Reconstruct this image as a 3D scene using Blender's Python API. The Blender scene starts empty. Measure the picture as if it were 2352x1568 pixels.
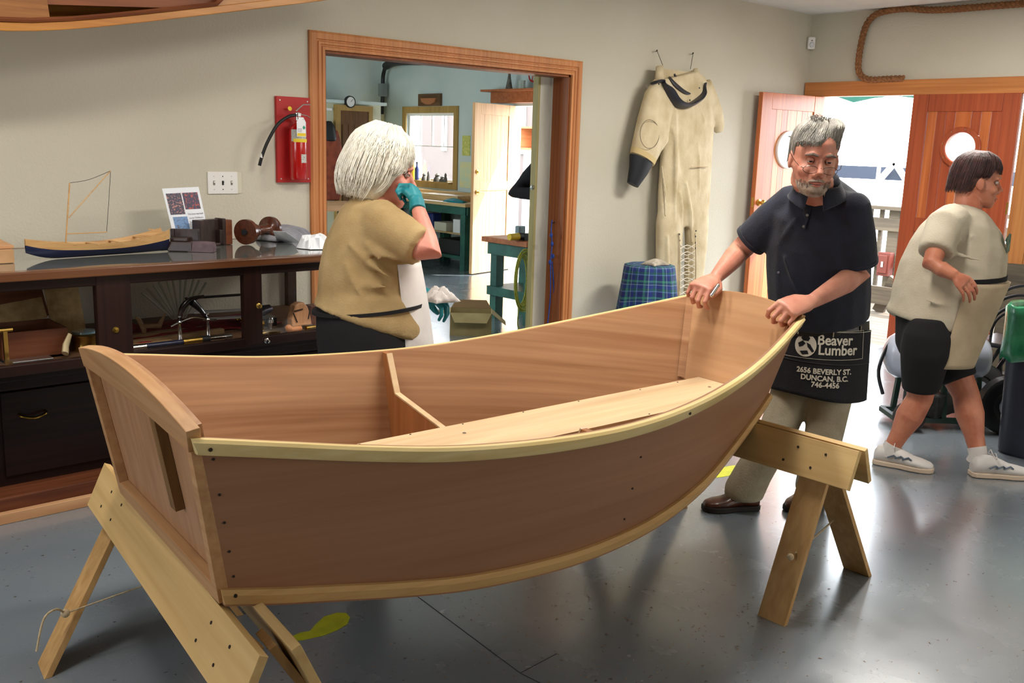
import bpy, bmesh, math, random
from mathutils import Vector, Matrix, Euler
random.seed(7)
SC = bpy.context.scene
COL = SC.collection
PI = math.pi
V = Vector
# ------------------------------------------------------------------ camera
CR = V((0.74462935, -0.66676467, 0.03085464)); CU = V((0.11061203, 0.16885187, 0.97941514)); CF = V((0.65824928, 0.72588837, -0.19948426))
CP = V((0.0, 0.0, 1.55))
FL = 2208.46
def setcam():
    f = CF.normalized(); r = CR.normalized(); u = r.cross(f).normalized(); r = f.cross(u)
    cam = bpy.data.cameras.new('camera'); o = bpy.data.objects.new('camera', cam); COL.objects.link(o)
    m = Matrix((r, u, -f)).transposed().to_4x4(); m.translation = CP
    o.matrix_world = m
    cam.sensor_width = 36; cam.lens = FL/2352*36; cam.clip_start = .05; cam.clip_end = 200
    SC.camera = o
setcam()
# ------------------------------------------------------------------ world, sun, daylight, exposure
SC.view_settings.view_transform = 'Standard'; SC.view_settings.look = 'None'
SC.view_settings.gamma = 1; SC.view_settings.use_curve_mapping = False
SC.view_settings.exposure = 0.75
W = bpy.data.worlds.new('sky'); SC.world = W; W.use_nodes = True
bg = W.node_tree.nodes['Background']; bg.inputs[0].default_value = (0.86, 0.93, 1.0, 1); bg.inputs[1].default_value = 9.5
def light(kind, name, loc, direc, energy, color=(1,1,1), size=(1,1), spread=None, angle=None, portal=False):
    l = bpy.data.lights.new(name, kind); l.energy = energy; l.color = color
    o = bpy.data.objects.new(name, l); COL.objects.link(o); o.location = loc
    o.rotation_euler = V(direc).to_track_quat('-Z', 'Y').to_euler()
    if kind == 'AREA':
        l.shape = 'RECTANGLE'; l.size, l.size_y = size
        if spread: l.spread = spread
        if portal: l.cycles.is_portal = True
    if angle is not None: l.angle = angle
    return o
light('SUN', 'sun', (12, 2, 8), (-.62, .42, -.95), 9.0, (1, .96, .9), angle=math.radians(1))
light('AREA', 'door_portal', (7.75, 4.4, 1.08), (-1, 0, 0), 1, size=(2.2, 1.0), portal=True)
light('AREA', 'workshop_door_portal', (8.3, 8.65, 1.0), (-1, 0, 0), 1, size=(2.05, .95), portal=True)
light('AREA', 'workshop_window_portal', (8.3, 10.8, 1.5), (-1, 0, 0), 1, size=(1.2, 1.35), portal=True)
# added fill lamp behind the camera; no window is built there
light('AREA', 'fill_behind_camera', (4.6, -2.85, 1.6), (-0.05, 1, 0.22), 42, (1, .95, .86), size=(3.6, 1.3))
light('AREA', 'ceiling_tube_left', (.9, 2.75, 2.66), (0, .0, -1), 24, (1, .95, .86), size=(1.2, .25))
light('AREA', 'ceiling_tube_middle', (3.0, 2.2, 2.66), (0, .0, -1), 34, (1, .95, .88), size=(1.2, .25))
light('AREA', 'fill_left', (-2.3, 2.4, 1.5), (1, .05, .0), 26, (.93, .95, 1), size=(2.0, 1.2))  # added fill from the left end, where the wall has no window
light('AREA', 'fill_overhead_right', (5.6, 2.55, 2.66), (0, .0, -1), 50, (1, .96, .9), size=(1.2, .25))  # added overhead fill to brighten the right part of the back wall
light('AREA', 'workshop_area_light', (2.2, 8.4, 1.6), (1, .15, 0), 70, (.86, .97, 1), size=(2.6, 1.3))  # area light facing in from the workshop's left side
# ------------------------------------------------------------------ helpers
def ray(x, y): return CF + CR*((x-1176)/FL) + CU*((784-y)/FL)
def at(x, y, ax, val):
    d = ray(x, y); i = 'xyz'.index(ax); return CP + d*((val-CP[i])/d[i])
def D(x, y, dep): return CP + ray(x, y)*dep
class MB:
    def __init__(s): s.v = []; s.f = []
    def add(s, vs, fs):
        n = len(s.v); s.v += [V(p) for p in vs]; s.f += [tuple(i+n for i in f) for f in fs]; return s
    def box(s, c, d, R=None, taper=1.0):
        c = V(c); h = V(d)/2; vs = []
        for z in (-1, 1):
            t = taper if z > 0 else 1
            for x, y in ((-1,-1),(1,-1),(1,1),(-1,1)):
                p = V((x*h.x*t, y*h.y*t, z*h.z)); vs.append(c + (R @ p if R else p))
        return s.add(vs, [(3,2,1,0),(4,5,6,7),(0,1,5,4),(1,2,6,5),(2,3,7,6),(3,0,4,7)])
    def bb(s, a, b):
        a = V(a); b = V(b); return s.box((a+b)/2, [abs(b[i]-a[i]) for i in range(3)])
    def beam(s, p, q, w, h, up=(0,0,1)):
        p = V(p); q = V(q); z = (q-p).normalized(); x = V(up).cross(z).normalized(); y = z.cross(x)
        R = Matrix((x, y, z)).transposed(); return s.box((p+q)/2, (w, h, (q-p).length), R)
    def prism(s, poly, o, ex, ey, ez):
        o = V(o); ex = V(ex); ey = V(ey); ez = V(ez); n = len(poly)
        a = [o+ex*x+ey*y for x, y in poly]; b = [p+ez for p in a]
        fs = [tuple(range(n-1, -1, -1)), tuple(range(n, 2*n))] + [(i, (i+1) % n, (i+1) % n+n, i+n) for i in range(n)]
        return s.add(a+b, fs)
    def rings(s, rings, caps=True, closed=False):
        n = len(rings[0]); m = len(rings); vs = [p for r in rings for p in r]; fs = []
        for i in range(m if closed else m-1):
            for j in range(n):
                k = (j+1) % n; i2 = (i+1) % m; fs.append((i*n+j, i*n+k, i2*n+k, i2*n+j))
        if caps and not closed: fs += [tuple(range(n-1, -1, -1)), tuple((m-1)*n+j for j in range(n))]
        return s.add(vs, fs)
    def tube(s, pts, r, n=10, closed=False, flat=1.0, up=None, caps=True):
        pts = [V(p) for p in pts]; m = len(pts)
        rs = r if isinstance(r, (list, tuple)) else [r]*m
        rr = []; x = None
        for i, p in enumerate(pts):
            a = pts[(i-1) % m] if closed else pts[max(i-1, 0)]; b = pts[(i+1) % m] if closed else pts[min(i+1, m-1)]
            t = (b-a).normalized()
            if up is not None: x = V(up).cross(t)
            elif x is None: x = t.orthogonal()
            x = (x - t*x.dot(t))
            x = x.normalized() if x.length > 1e-6 else t.orthogonal().normalized()
            y = t.cross(x)
            rr.append([p + x*math.cos(2*PI*k/n)*rs[i] + y*math.sin(2*PI*k/n)*rs[i]*flat for k in range(n)])
        return s.rings(rr, caps, closed)
    def lathe(s, prof, o, ax=(0,0,1), n=24, closed=False):
        o = V(o); z = V(ax).normalized(); x = z.orthogonal().normalized(); y = z.cross(x)
        return s.rings([[o + z*h + x*max(r, 1e-4)*math.cos(2*PI*k/n) + y*max(r, 1e-4)*math.sin(2*PI*k/n) for k in range(n)] for r, h in prof], closed=closed)
    def ball(s, c, r, R=None, n=12, m=8):
        c = V(c); r = V(r) if not isinstance(r, (int, float)) else V((r, r, r)); rr = []
        for i in range(1, m):
            a = PI*i/m - PI/2
            ring = []
            for k in range(n):
                b = 2*PI*k/n; p = V((math.cos(a)*math.cos(b)*r.x, math.cos(a)*math.sin(b)*r.y, math.sin(a)*r.z))
                ring.append(c + (R @ p if R else p))
            rr.append(ring)
        s.rings(rr, caps=False)
        n0 = len(s.v); k0 = n0-(m-1)*n
        pz = V((0, 0, r.z)); s.v += [c-(R @ pz if R else pz), c+(R @ pz if R else pz)]
        s.f += [(n0, k0+(j+1) % n, k0+j) for j in range(n)] + [(n0+1, k0+(m-2)*n+j, k0+(m-2)*n+(j+1) % n) for j in range(n)]
        return s
    def grid(s, fn, nu, nv):
        vs = [V(fn(i/nu, j/nv)) for i in range(nu+1) for j in range(nv+1)]; w = nv+1
        return s.add(vs, [(i*w+j, (i+1)*w+j, (i+1)*w+j+1, i*w+j+1) for i in range(nu) for j in range(nv)])
def wmat(o):
    m = o.matrix_basis.copy(); p = o.parent
    while p: m = p.matrix_basis @ m; p = p.parent
    return m
def obj(name, mb, mat=None, parent=None, smooth=False, bev=0, solid=0, sub=0, origin=None, soff=0, ang=40):
    me = bpy.data.meshes.new(name)
    vs = mb.v; O = V((0, 0, 0))
    if parent is None:
        if origin is not None: O = V(origin)
        elif vs:
            xs = [p.x for p in vs]; ys = [p.y for p in vs]; zs = [p.z for p in vs]
            O = V(((min(xs)+max(xs))/2, (min(ys)+max(ys))/2, min(zs)))
    me.from_pydata([tuple(p-O) for p in vs], [], mb.f); me.update()
    o = bpy.data.objects.new(name, me); COL.objects.link(o)
    if parent is not None:
        me.transform(wmat(parent).inverted()); o.parent = parent
    else: o.location = O
    if mat: me.materials.append(mat)
    bm = bmesh.new(); bm.from_mesh(me)
    if not solid: bmesh.ops.recalc_face_normals(bm, faces=bm.faces)
    bm.to_mesh(me); bm.free()
    if smooth:
        for p in me.polygons: p.use_smooth = True
        try: me.set_sharp_from_angle(angle=math.radians(ang))
        except Exception: pass
    if solid:
        m = o.modifiers.new('solid', 'SOLIDIFY'); m.thickness = solid; m.offset = soff
    if bev:
        m = o.modifiers.new('bevel', 'BEVEL'); m.width = bev; m.segments = 2; m.limit_method = 'ANGLE'; m.angle_limit = math.radians(50)
    if sub:
        m = o.modifiers.new('sub', 'SUBSURF'); m.levels = sub; m.render_levels = sub
    return o
def thing(name, label, cat, loc, rotz=0, group=None):
    o = bpy.data.objects.new(name, None); COL.objects.link(o); o.location = V(loc); o.rotation_euler = (0, 0, rotz)
    o.empty_display_size = .1
    o['label'] = label; o['category'] = cat
    if group: o['group'] = group
    return o
def tag(o, label, cat, group=None, kind=None):
    if label: o['label'] = label
    if cat: o['category'] = cat
    if group: o['group'] = group
    if kind: o['kind'] = kind
    return o
def struct(name, mb, mat, label, parent=None, **k):
    o = obj(name, mb, mat, parent, **k)
    if parent is None: o['kind'] = 'structure'; o['label'] = label
    return o
def dup(root, loc, rotz=0, label=None):
    r = root.copy(); COL.objects.link(r); r.location = loc; r.rotation_euler = (0, 0, rotz)
    if label: r['label'] = label
    for ch in list(root.children):
        c = ch.copy(); COL.objects.link(c); c.parent = r
        for g in list(ch.children):
            d = g.copy(); COL.objects.link(d); d.parent = c
    return r
def interp(pts, x):
    if x <= pts[0][0]: return pts[0][1]
    for (a, b), (c, d) in zip(pts, pts[1:]):
        if x <= c: return b+(d-b)*(x-a)/(c-a)
    return pts[-1][1]
def smooth_interp(pts, x):
    # Catmull-Rom through (x, y)
    n = len(pts)
    if x <= pts[0][0]:
        return pts[0][1] + (x-pts[0][0])*(pts[1][1]-pts[0][1])/(pts[1][0]-pts[0][0])
    if x >= pts[-1][0]:
        return pts[-1][1] + (x-pts[-1][0])*(pts[-1][1]-pts[-2][1])/(pts[-1][0]-pts[-2][0])
    for i in range(n-1):
        if x <= pts[i+1][0]:
            x0, y0 = pts[i]; x1, y1 = pts[i+1]; h = x1-x0; t = (x-x0)/h
            m0 = ((y1-pts[i-1][1])/(x1-pts[i-1][0]) if i > 0 else (y1-y0)/h)*h
            m1 = ((pts[i+2][1]-y0)/(pts[i+2][0]-x0) if i < n-2 else (y1-y0)/h)*h
            return (2*t**3-3*t*t+1)*y0+(t**3-2*t*t+t)*m0+(-2*t**3+3*t*t)*y1+(t**3-t*t)*m1
def spline(pts, n=8, closed=False):
    P = [V(p) for p in pts]; out = []; m = len(P)
    segs = m if closed else m-1
    for i in range(segs):
        p0 = P[(i-1) % m] if closed or i > 0 else P[0]; p1 = P[i]; p2 = P[(i+1) % m]; p3 = P[(i+2) % m] if closed or i < m-2 else P[-1]
        for k in range(n):
            t = k/n; out.append(.5*((2*p1)+(-p0+p2)*t+(2*p0-5*p1+4*p2-p3)*t*t+(-p0+3*p1-3*p2+p3)*t**3))
    if not closed: out.append(P[-1])
    return out
# ------------------------------------------------------------------ materials
def srgb(h):
    if isinstance(h, str):
        h = h.lstrip('#'); c = [int(h[i:i+2], 16)/255 for i in (0, 2, 4)]
    else: c = [v/255 for v in h]
    return tuple((v/12.92 if v <= .04045 else ((v+.055)/1.055)**2.4) for v in c)
MATS = {}
def mat(name, c1, c2=None, rough=.6, metal=0, scale=(6, 6, 6), detail=4, bump=0, spec=.5, coat=0, trans=0, emit=None, estr=0, c3=None, contrast=(.35, .65), sheen=0, ior=1.45, alpha=1, bscale=None, distort=0):
    if name in MATS: return MATS[name]
    m = bpy.data.materials.new(name); m.use_nodes = True; nt = m.node_tree; N = nt.nodes; L = nt.links
    b = N['Principled BSDF']
    def s(k, v):
        if k in b.inputs: b.inputs[k].default_value = v
    s('Roughness', rough); s('Metallic', metal); s('Specular IOR Level', spec); s('Coat Weight', coat); s('Coat Roughness', .15)
    s('Transmission Weight', trans); s('Sheen Weight', sheen); s('IOR', ior); s('Alpha', alpha)
    a = srgb(c1) + (1,); bcol = (srgb(c2) if c2 else srgb(c1)) + (1,)
    tc = N.new('ShaderNodeTexCoord'); mp = N.new('ShaderNodeMapping'); mp.inputs['Scale'].default_value = scale
    L.new(tc.outputs['Object'], mp.inputs[0])
    nz = N.new('ShaderNodeTexNoise'); nz.inputs['Scale'].default_value = 1; nz.inputs['Detail'].default_value = detail
    nz.inputs['Distortion'].default_value = distort
    L.new(mp.outputs[0], nz.inputs['Vector'])
    rp = N.new('ShaderNodeValToRGB'); rp.color_ramp.elements[0].position = contrast[0]; rp.color_ramp.elements[1].position = contrast[1]
    rp.color_ramp.elements[0].color = a; rp.color_ramp.elements[1].color = bcol
    if c3:
        e = rp.color_ramp.elements.new((contrast[0]+contrast[1])/2); e.color = srgb(c3)+(1,)
    L.new(nz.outputs[0], rp.inputs[0]); L.new(rp.outputs[0], b.inputs['Base Color'])
    if bump:
        bp = N.new('ShaderNodeBump'); bp.inputs['Strength'].default_value = bump; bp.inputs['Distance'].default_value = .01
        if bscale:
            n2 = N.new('ShaderNodeTexNoise'); n2.inputs['Scale'].default_value = bscale; n2.inputs['Detail'].default_value = 3; L.new(tc.outputs['Object'], n2.inputs['Vector']); L.new(n2.outputs[0], bp.inputs['Height'])
        else: L.new(nz.outputs[0], bp.inputs['Height'])
        L.new(bp.outputs[0], b.inputs['Normal'])
    if emit:
        s('Emission Color', srgb(emit)+(1,)); s('Emission Strength', estr)
    MATS[name] = m; return m
def wood(name, c1, c2, axis='x', rough=.5, fine=60, along=2.0, coat=0, contrast=(.3, .72), bump=.05, c3=None, spec=.4, tone=(.86, 1.08), thin=None, rot=0):
    if name in MATS: return MATS[name]
    sc = [fine, fine, fine]; sc['xyz'.index(axis)] = along
    if thin: sc['xyz'.index(thin)] = 1.0
    m = mat(name, c1, c2, rough=rough, scale=tuple(sc), detail=5, bump=bump, coat=coat, contrast=contrast, c3=c3, distort=.2, spec=spec)
    # a broad second tone across the board
    nt = m.node_tree; N = nt.nodes; L = nt.links; b = N['Principled BSDF']
    lk = b.inputs['Base Color'].links[0]; src = lk.from_socket
    if rot:
        for n_ in N:
            if n_.type == 'MAPPING': n_.vector_type = 'TEXTURE'; n_.inputs['Rotation'].default_value = (0, rot, 0); n_.inputs['Scale'].default_value = tuple(1/q_ for q_ in sc)
    tc = [n for n in N if n.type == 'TEX_COORD'][0]
    mp = N.new('ShaderNodeMapping'); q = [9, 9, 9]; q['xyz'.index(axis)] = .8
    if thin: q['xyz'.index(thin)] = .8
    mp.inputs['Scale'].default_value = q
    nz = N.new('ShaderNodeTexNoise'); nz.inputs['Scale'].default_value = 1; nz.inputs['Detail'].default_value = 2; nz.inputs['Distortion'].default_value = .6
    L.new(tc.outputs['Object'], mp.inputs[0]); L.new(mp.outputs[0], nz.inputs['Vector'])
    mr = N.new('ShaderNodeMapRange'); mr.inputs[1].default_value = .3; mr.inputs[2].default_value = .7; mr.inputs[3].default_value = tone[0]; mr.inputs[4].default_value = tone[1]
    L.new(nz.outputs[0], mr.inputs[0])
    mx = N.new('ShaderNodeMix'); mx.data_type = 'RGBA'; mx.blend_type = 'MULTIPLY'; mx.inputs[0].default_value = 1
    L.new(src, mx.inputs[6]); L.new(mr.outputs[0], mx.inputs[7]); L.new(mx.outputs[2], b.inputs['Base Color'])
    return m
def glassmat(name, tint=(1,1,1), rough=0.0, refl=.08):
    m = bpy.data.materials.new(name); m.use_nodes = True; nt = m.node_tree; N = nt.nodes; L = nt.links
    N.remove(N['Principled BSDF']); out = N['Material Output']
    t = N.new('ShaderNodeBsdfTransparent'); t.inputs[0].default_value = tint+(1,)
    g = N.new('ShaderNodeBsdfGlossy'); g.inputs['Roughness'].default_value = rough
    fr = N.new('ShaderNodeLayerWeight'); fr.inputs[0].default_value = .5
    pw = N.new('ShaderNodeMath'); pw.operation = 'POWER'; pw.inputs[1].default_value = 4; L.new(fr.outputs['Facing'], pw.inputs[0])
    ma = N.new('ShaderNodeMath'); ma.operation = 'MULTIPLY_ADD'; ma.inputs[1].default_value = .8; ma.inputs[2].default_value = .04; L.new(pw.outputs[0], ma.inputs[0])
    mx = N.new('ShaderNodeMixShader'); L.new(ma.outputs[0], mx.inputs[0]); L.new(t.outputs[0], mx.inputs[1]); L.new(g.outputs[0], mx.inputs[2])
    L.new(mx.outputs[0], out.inputs[0]); return m
# ------------------------------------------------------------------ large structure
XB, YA, CH = 7.63, 4.724, 2.72
M_wall = mat('wall_paint', (200,194,178), (194,188,170), rough=.75, scale=(1.2,1.2,1.2), bump=.25, bscale=90)
M_wall2 = mat('workshop_wall_paint', (196,208,204), (186,200,198), rough=.8, scale=(1.5,1.5,1.5))
M_ceil = mat('ceiling_paint', (214,212,205), (208,206,200), rough=.85)
M_trim = wood('fir_trim', (202,138,86), (180,112,64), 'z', rough=.45, fine=70, along=1.5)
M_trimx = wood('fir_trim_across', (176,112,66), (150,88,48), 'x', rough=.45, fine=70, along=1.5)
M_beamy = wood('pine_header', (204,136,78), (178,108,56), 'y', rough=.4, fine=40, along=1.2, coat=.2)

def floor_material():
    m = bpy.data.materials.new('painted_concrete'); m.use_nodes = True; nt = m.node_tree; N = nt.nodes; L = nt.links; b = N['Principled BSDF']
    tc = N.new('ShaderNodeTexCoord')
    def noise(sc, det=4, dist=0, mapping=None):
        n = N.new('ShaderNodeTexNoise'); n.inputs['Scale'].default_value = sc; n.inputs['Detail'].default_value = det; n.inputs['Distortion'].default_value = dist
        if mapping:
            mp = N.new('ShaderNodeMapping'); mp.inputs['Scale'].default_value = mapping; L.new(tc.outputs['Object'], mp.inputs[0]); L.new(mp.outputs[0], n.inputs['Vector'])
        else: L.new(tc.outputs['Object'], n.inputs['Vector'])
        return n.outputs[0]
    def ramp(x, p0, c0, p1, c1):
        r = N.new('ShaderNodeValToRGB'); e = r.color_ramp.elements; e[0].position = p0; e[1].position = p1; e[0].color = c0+(1,); e[1].color = c1+(1,); L.new(x, r.inputs[0]); return r.outputs[0]
    def mix(f, a, c):
        x = N.new('ShaderNodeMix'); x.data_type = 'RGBA'; L.new(f, x.inputs[0]); L.new(a, x.inputs[6])
        if isinstance(c, tuple): x.inputs[7].default_value = c+(1,)
        else: L.new(c, x.inputs[7])
        return x.outputs[2]
    base = ramp(noise(1.3, 5, .3), .3, srgb((112,121,129)), .7, srgb((124,132,138)))
    w = ramp(noise(4, 6, .6), .5, (0,0,0), 1.0, (.3,.3,.3)); base = mix(w, base, srgb((134,140,140)))
    sp = ramp(noise(48, 2), .70, (0,0,0), .74, (.8,.8,.8)); base = mix(sp, base, srgb((74,66,56)))
    sp2 = ramp(noise(90, 1), .76, (0,0,0), .79, (.8,.8,.8)); base = mix(sp2, base, srgb((170,150,120)))
    scr = ramp(noise(2.5, 3, 0, (40, 1.2, 1)), .72, (0,0,0), .76, (.35,.35,.35)); base = mix(scr, base, srgb((166,172,176)))
    st = ramp(noise(7, 2, .2), .74, (0,0,0), .9, (.1,.1,.1)); base = mix(st, base, srgb((70,74,76)))
    L.new(base, b.inputs['Base Color'])
    rr = N.new('ShaderNodeMapRange'); rr.inputs[1].default_value = .3; rr.inputs[2].default_value = .7; rr.inputs[3].default_value = .20; rr.inputs[4].default_value = .30
    L.new(noise(5, 5, .5), rr.inputs[0]); L.new(rr.outputs[0], b.inputs['Roughness'])
    b.inputs['Specular IOR Level'].default_value = .8; b.inputs['Coat Weight'].default_value = 1.0; b.inputs['Coat Roughness'].default_value = .20
    bp = N.new('ShaderNodeBump'); bp.inputs['Strength'].default_value = .10; bp.inputs['Distance'].default_value = .004; L.new(noise(30, 5), bp.inputs['Height']); L.new(bp.outputs[0], b.inputs['Normal'])
    return m
M_floor = floor_material()
fl = MB(); fl.bb((-2.5, -3, -.12), (XB, YA+.15, 0)); struct('floor', fl, M_floor, 'grey painted concrete floor of the boat shop')
fl = MB(); fl.bb((1.2, YA+.15, -.12), (8.17, 12.2, 0)); struct('floor_workshop', fl, M_floor, 'grey concrete floor of the workshop beyond the wide doorway')
c = MB(); c.bb((-2.5, -3, CH), (XB+.2, YA, CH+.1)); struct('ceiling', c, M_ceil, 'off-white ceiling of the boat shop')
c = MB(); c.bb((1.2, YA+.14, 2.69), (8.3, 12.2, 2.8)); struct('ceiling_workshop', c, M_ceil, 'pale ceiling of the workshop beyond the doorway')
# wall A with the wide doorway
DX0, DX1, DZ = 2.835, 4.745, 2.03
w = MB(); w.bb((-2.5, YA, 0), (DX0, YA+.14, CH)); w.bb((DX1, YA, 0), (XB+.15, YA+.14, CH)); w.bb((DX0, YA, DZ), (DX1, YA+.14, CH))
struct('wall_back', w, M_wall, 'cream painted wall with the wide trimmed doorway')
# wall B with the double entrance door: opening y 3.05..4.66, z<2.04
BY0, BY1, BZ = 2.90, 4.58, 2.045
w = MB(); w.bb((XB, -3, 0), (XB+.14, BY0, CH)); w.bb((XB, BY1, 0), (XB+.14, YA, CH)); w.bb((XB, BY0, BZ), (XB+.14, BY1, CH))
struct('wall_right', w, M_wall, 'cream painted wall above and around the double entrance doors')
w = MB(); w.bb((-2.5, -3.1, 0), (XB, -3, CH)); struct('wall_front', w, M_wall, 'cream painted wall behind the viewer')
w = MB(); w.bb((-2.6, -3, 0), (-2.5, YA, CH)); struct('wall_left', w, M_wall, 'cream painted wall at the left end of the room')
# doorway trim with grooves, mitred look
def casing(x0, x1, z1, y, wd, parent):
    prof = [(0, 0), (0, .016), (.012, .022), (.040, .022), (.044, .014), (.050, .014), (.054, .021), (.066, .021), (.070, .013), (.076, .013), (.080, .019), (wd, .019), (wd, 0)]
    # prof x: distance outwards->inwards ; y: thickness
    def path(d): return [V((x0+d, 0, 0)), V((x0+d, 0, z1-d)), V((x1-d, 0, z1-d)), V((x1-d, 0, 0))]
    rr = []
    for k in range(4):
        rr.append([path(d)[k] + V((0, y-t, 0)) for d, t in prof])
    m = MB(); m.rings(rr); return m
tr = struct('trim_1', casing(DX0-.09, DX1+.09, DZ+.09, YA, .095, None), M_trim, 'grooved fir casing around the wide doorway')
m = MB(); m.bb((DX0-.002, YA+.001, 0), (DX0+.02, YA+.15, DZ)); m.bb((DX1-.02, YA+.001, 0), (DX1+.002, YA+.15, DZ)); m.bb((DX0, YA+.001, DZ-.02), (DX1, YA+.15, DZ+.002))
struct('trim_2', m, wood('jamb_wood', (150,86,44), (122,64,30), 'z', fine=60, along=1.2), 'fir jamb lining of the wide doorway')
# header board over entrance doors
m = MB(); m.bb((XB-.035, BY0-.6, BZ-.005), (XB-.001, YA-.01, BZ+.115))
struct('trim_3', m, M_beamy, 'knotty pine header board above the double entrance doors', bev=.003)
# ------------------------------------------------------------------ workshop shell
XW, YF = 8.17, 12.0
w = MB(); zz = 2.8
wy0, wy1, wz0, wz1 = 10.28, 11.36, 1.03, 1.95
dy0, dy1, dz1 = 8.2, 9.12, 2.03
w.bb((XW, YA+.14, 0), (XW+.14, dy0, zz)); w.bb((XW, dy0, dz1), (XW+.14, dy1, zz)); w.bb((XW, dy1, 0), (XW+.14, wy0, zz))
w.bb((XW, wy0, 0), (XW+.14, wy1, wz0)); w.bb((XW, wy0, wz1), (XW+.14, wy1, zz)); w.bb((XW, wy1, 0), (XW+.14, YF, zz))
struct('wall_workshop_right', w, M_wall2, 'pale blue-white workshop wall with the window and the open door')
w = MB(); w.bb((1.2, YF, 0), (XW+.14, YF+.1, zz)); struct('wall_workshop_back', w, M_wall2, 'pale far wall of the workshop')
w = MB(); w.bb((1.1, YA+.14, 0), (1.2, YF+.1, zz)); struct('wall_workshop_left', w, M_wall2, 'pale left wall of the workshop')
# ------------------------------------------------------------------ wood for the boat and horses
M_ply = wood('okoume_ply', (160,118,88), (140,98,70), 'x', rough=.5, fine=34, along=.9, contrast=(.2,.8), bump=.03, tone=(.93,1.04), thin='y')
M_plyin = wood('okoume_ply_lit', (188,144,106), (150,104,70), 'x', rough=.5, fine=30, along=.8, contrast=(.30,.72), bump=.03, tone=(.92,1.04), thin='y', rot=.12)  # same ply as the outside, colour lightened for the light falling inside
M_plyy = wood('transom_ply', (178,136,100), (156,112,78), 'z', rough=.5, fine=22, along=2, contrast=(.28,.75), bump=.03, tone=(.93,1.04))
M_seat = wood('birch_ply', (216,188,150), (200,168,128), 'x', rough=.45, fine=24, along=1.5, bump=.02)
M_rail = wood('pale_spruce', (228,206,150), (214,186,122), 'x', rough=.42, fine=50, along=1.0, bump=.02, coat=.15)
M_rail2 = wood('chine_spruce', (206,168,112), (188,146,90), 'x', rough=.45, fine=50, along=1.0, bump=.02)
M_frame = wood('frame_fir', (190,148,104), (168,122,80), 'y', rough=.5, fine=50, along=2, bump=.03)
M_dark = mat('screw_hole', (40,28,20), rough=.8)
M_steel = mat('screw_steel', (190,190,190), rough=.3, metal=1)
M_horse = wood('horse_pine', (210,178,122), (194,158,102), 'y', rough=.55, fine=40, along=1.2, bump=.04)
M_horseleg = wood('horse_leg_pine', (200,160,106), (176,134,82), 'z', rough=.55, fine=40, along=1.2, bump=.04)
M_string = mat('cord', (196,178,146), (170,150,118), rough=.9, scale=(80,80,80))
# ------------------------------------------------------------------ boat
BO = V((.938, 2.366, 0)); BT = -.098
BA = V((math.cos(BT), math.sin(BT), 0)); BW = V((-math.sin(BT), math.cos(BT), 0))
def BP(s, w, z): return BO + BA*s + BW*w + V((0, 0, z))
G = [(-.076,.470,.921),(.116,.506,.89),(.307,.538,.859),(.498,.563,.832),(.69,.578,.815),(.882,.584,.805),(1.073,.580,.802),(1.264,.565,.81),(1.456,.535,.828),(1.648,.491,.855),(1.839,.431,.888),(2.03,.358,.926),(2.222,.279,.966)]
CN = [(-.003,.437,.497),(.127,.458,.474),(.285,.478,.449),(.4,.491,.43),(.584,.505,.403),(.73,.512,.391),(.887,.513,.384),(.991,.51,.382),(1.123,.502,.386),(1.27,.488,.398),(1.381,.470,.411),(1.503,.446,.433),(1.639,.413,.466),(1.798,.364,.521),(1.987,.297,.583),(2.144,.234,.633)]
Gw = [(a, b) for a, b, c in G]; Gz = [(a, c) for a, b, c in G]; Cw = [(a, b) for a, b, c in CN]; Cz = [(a, c) for a, b, c in CN]
NS = 48
def gpt(u): s = -.076+2.298*u; return s, smooth_interp(Gw, s), smooth_interp(Gz, s)
def cpt(u): s = -.003+2.147*u; return s, smooth_interp(Cw, s)-.02, smooth_interp(Cz, s)+.006
TH = .010
def side_pt(u, v, sg, off=0):
    a = V(gpt(u)); b = V(cpt(u)); p = a.lerp(b, v); return BP(p.x, sg*(p.y-off), p.z)
boat = thing('pram_dinghy', 'unfinished plywood pram dinghy resting across two sawhorses', 'boat', BO, BT)
for sg in (-1, 1):
    m = MB(); rr = []
    for i in range(NS+1):
        u = i/NS; k = 6
        rr.append([side_pt(u, j/k, sg, 0) for j in range(k+1)] + [side_pt(u, j/k, sg, TH) for j in range(k, -1, -1)])
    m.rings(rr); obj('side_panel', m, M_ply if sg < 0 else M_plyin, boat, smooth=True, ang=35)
# bottom panel
m = MB(); rr = []
for i in range(NS+1):
    s, w, z = cpt(i/NS); w += .018; z -= .006
    rr.append([BP(s, w*t, z - .0) for t in (-1,-.5,0,.5,1)] + [BP(s, w*t, z+.009) for t in (1,.5,0,-.5,-1)])
m.rings(rr); obj('bottom_panel', m, M_ply, boat, smooth=True, ang=35)
# rub rails and chine rails
def rail(kind, sg):
    m = MB(); rr = []
    for i in range(NS+1):
        u = i/NS
        if kind == 'g':
            s, w, z = gpt(u); h = .037; th = .023; zt = z+.001; uu = h/((gpt(u)[2])-(cpt(u)[2]))
            q = V(gpt(u)).lerp(V(cpt(u)), uu)
            if i == 0: s -= .004
            prof = [(w+.0005, zt, s), (w+th-.006, zt, s), (w+th, zt-.007, s), (q.y+th, q.z+.006, q.x), (q.y+th-.005, q.z, q.x), (q.y+.0005, q.z, q.x)]
        else:
            s, w, z = cpt(u); h = .036; th = .02; z -= .003; uu = 1-h/((gpt(u)[2])-(cpt(u)[2]))
            q = V(gpt(u)).lerp(V(cpt(u)), uu)
            prof = [(q.y+.0005, q.z, q.x), (q.y+th-.009, q.z-.001, q.x), (q.y+th, q.z-.012, q.x), (w+th, z+.002, s), (w+.0005, z+.002, s)]
        rr.append([BP(a, sg*b, c) for b, c, a in prof])
    m.rings(rr); return m
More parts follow.
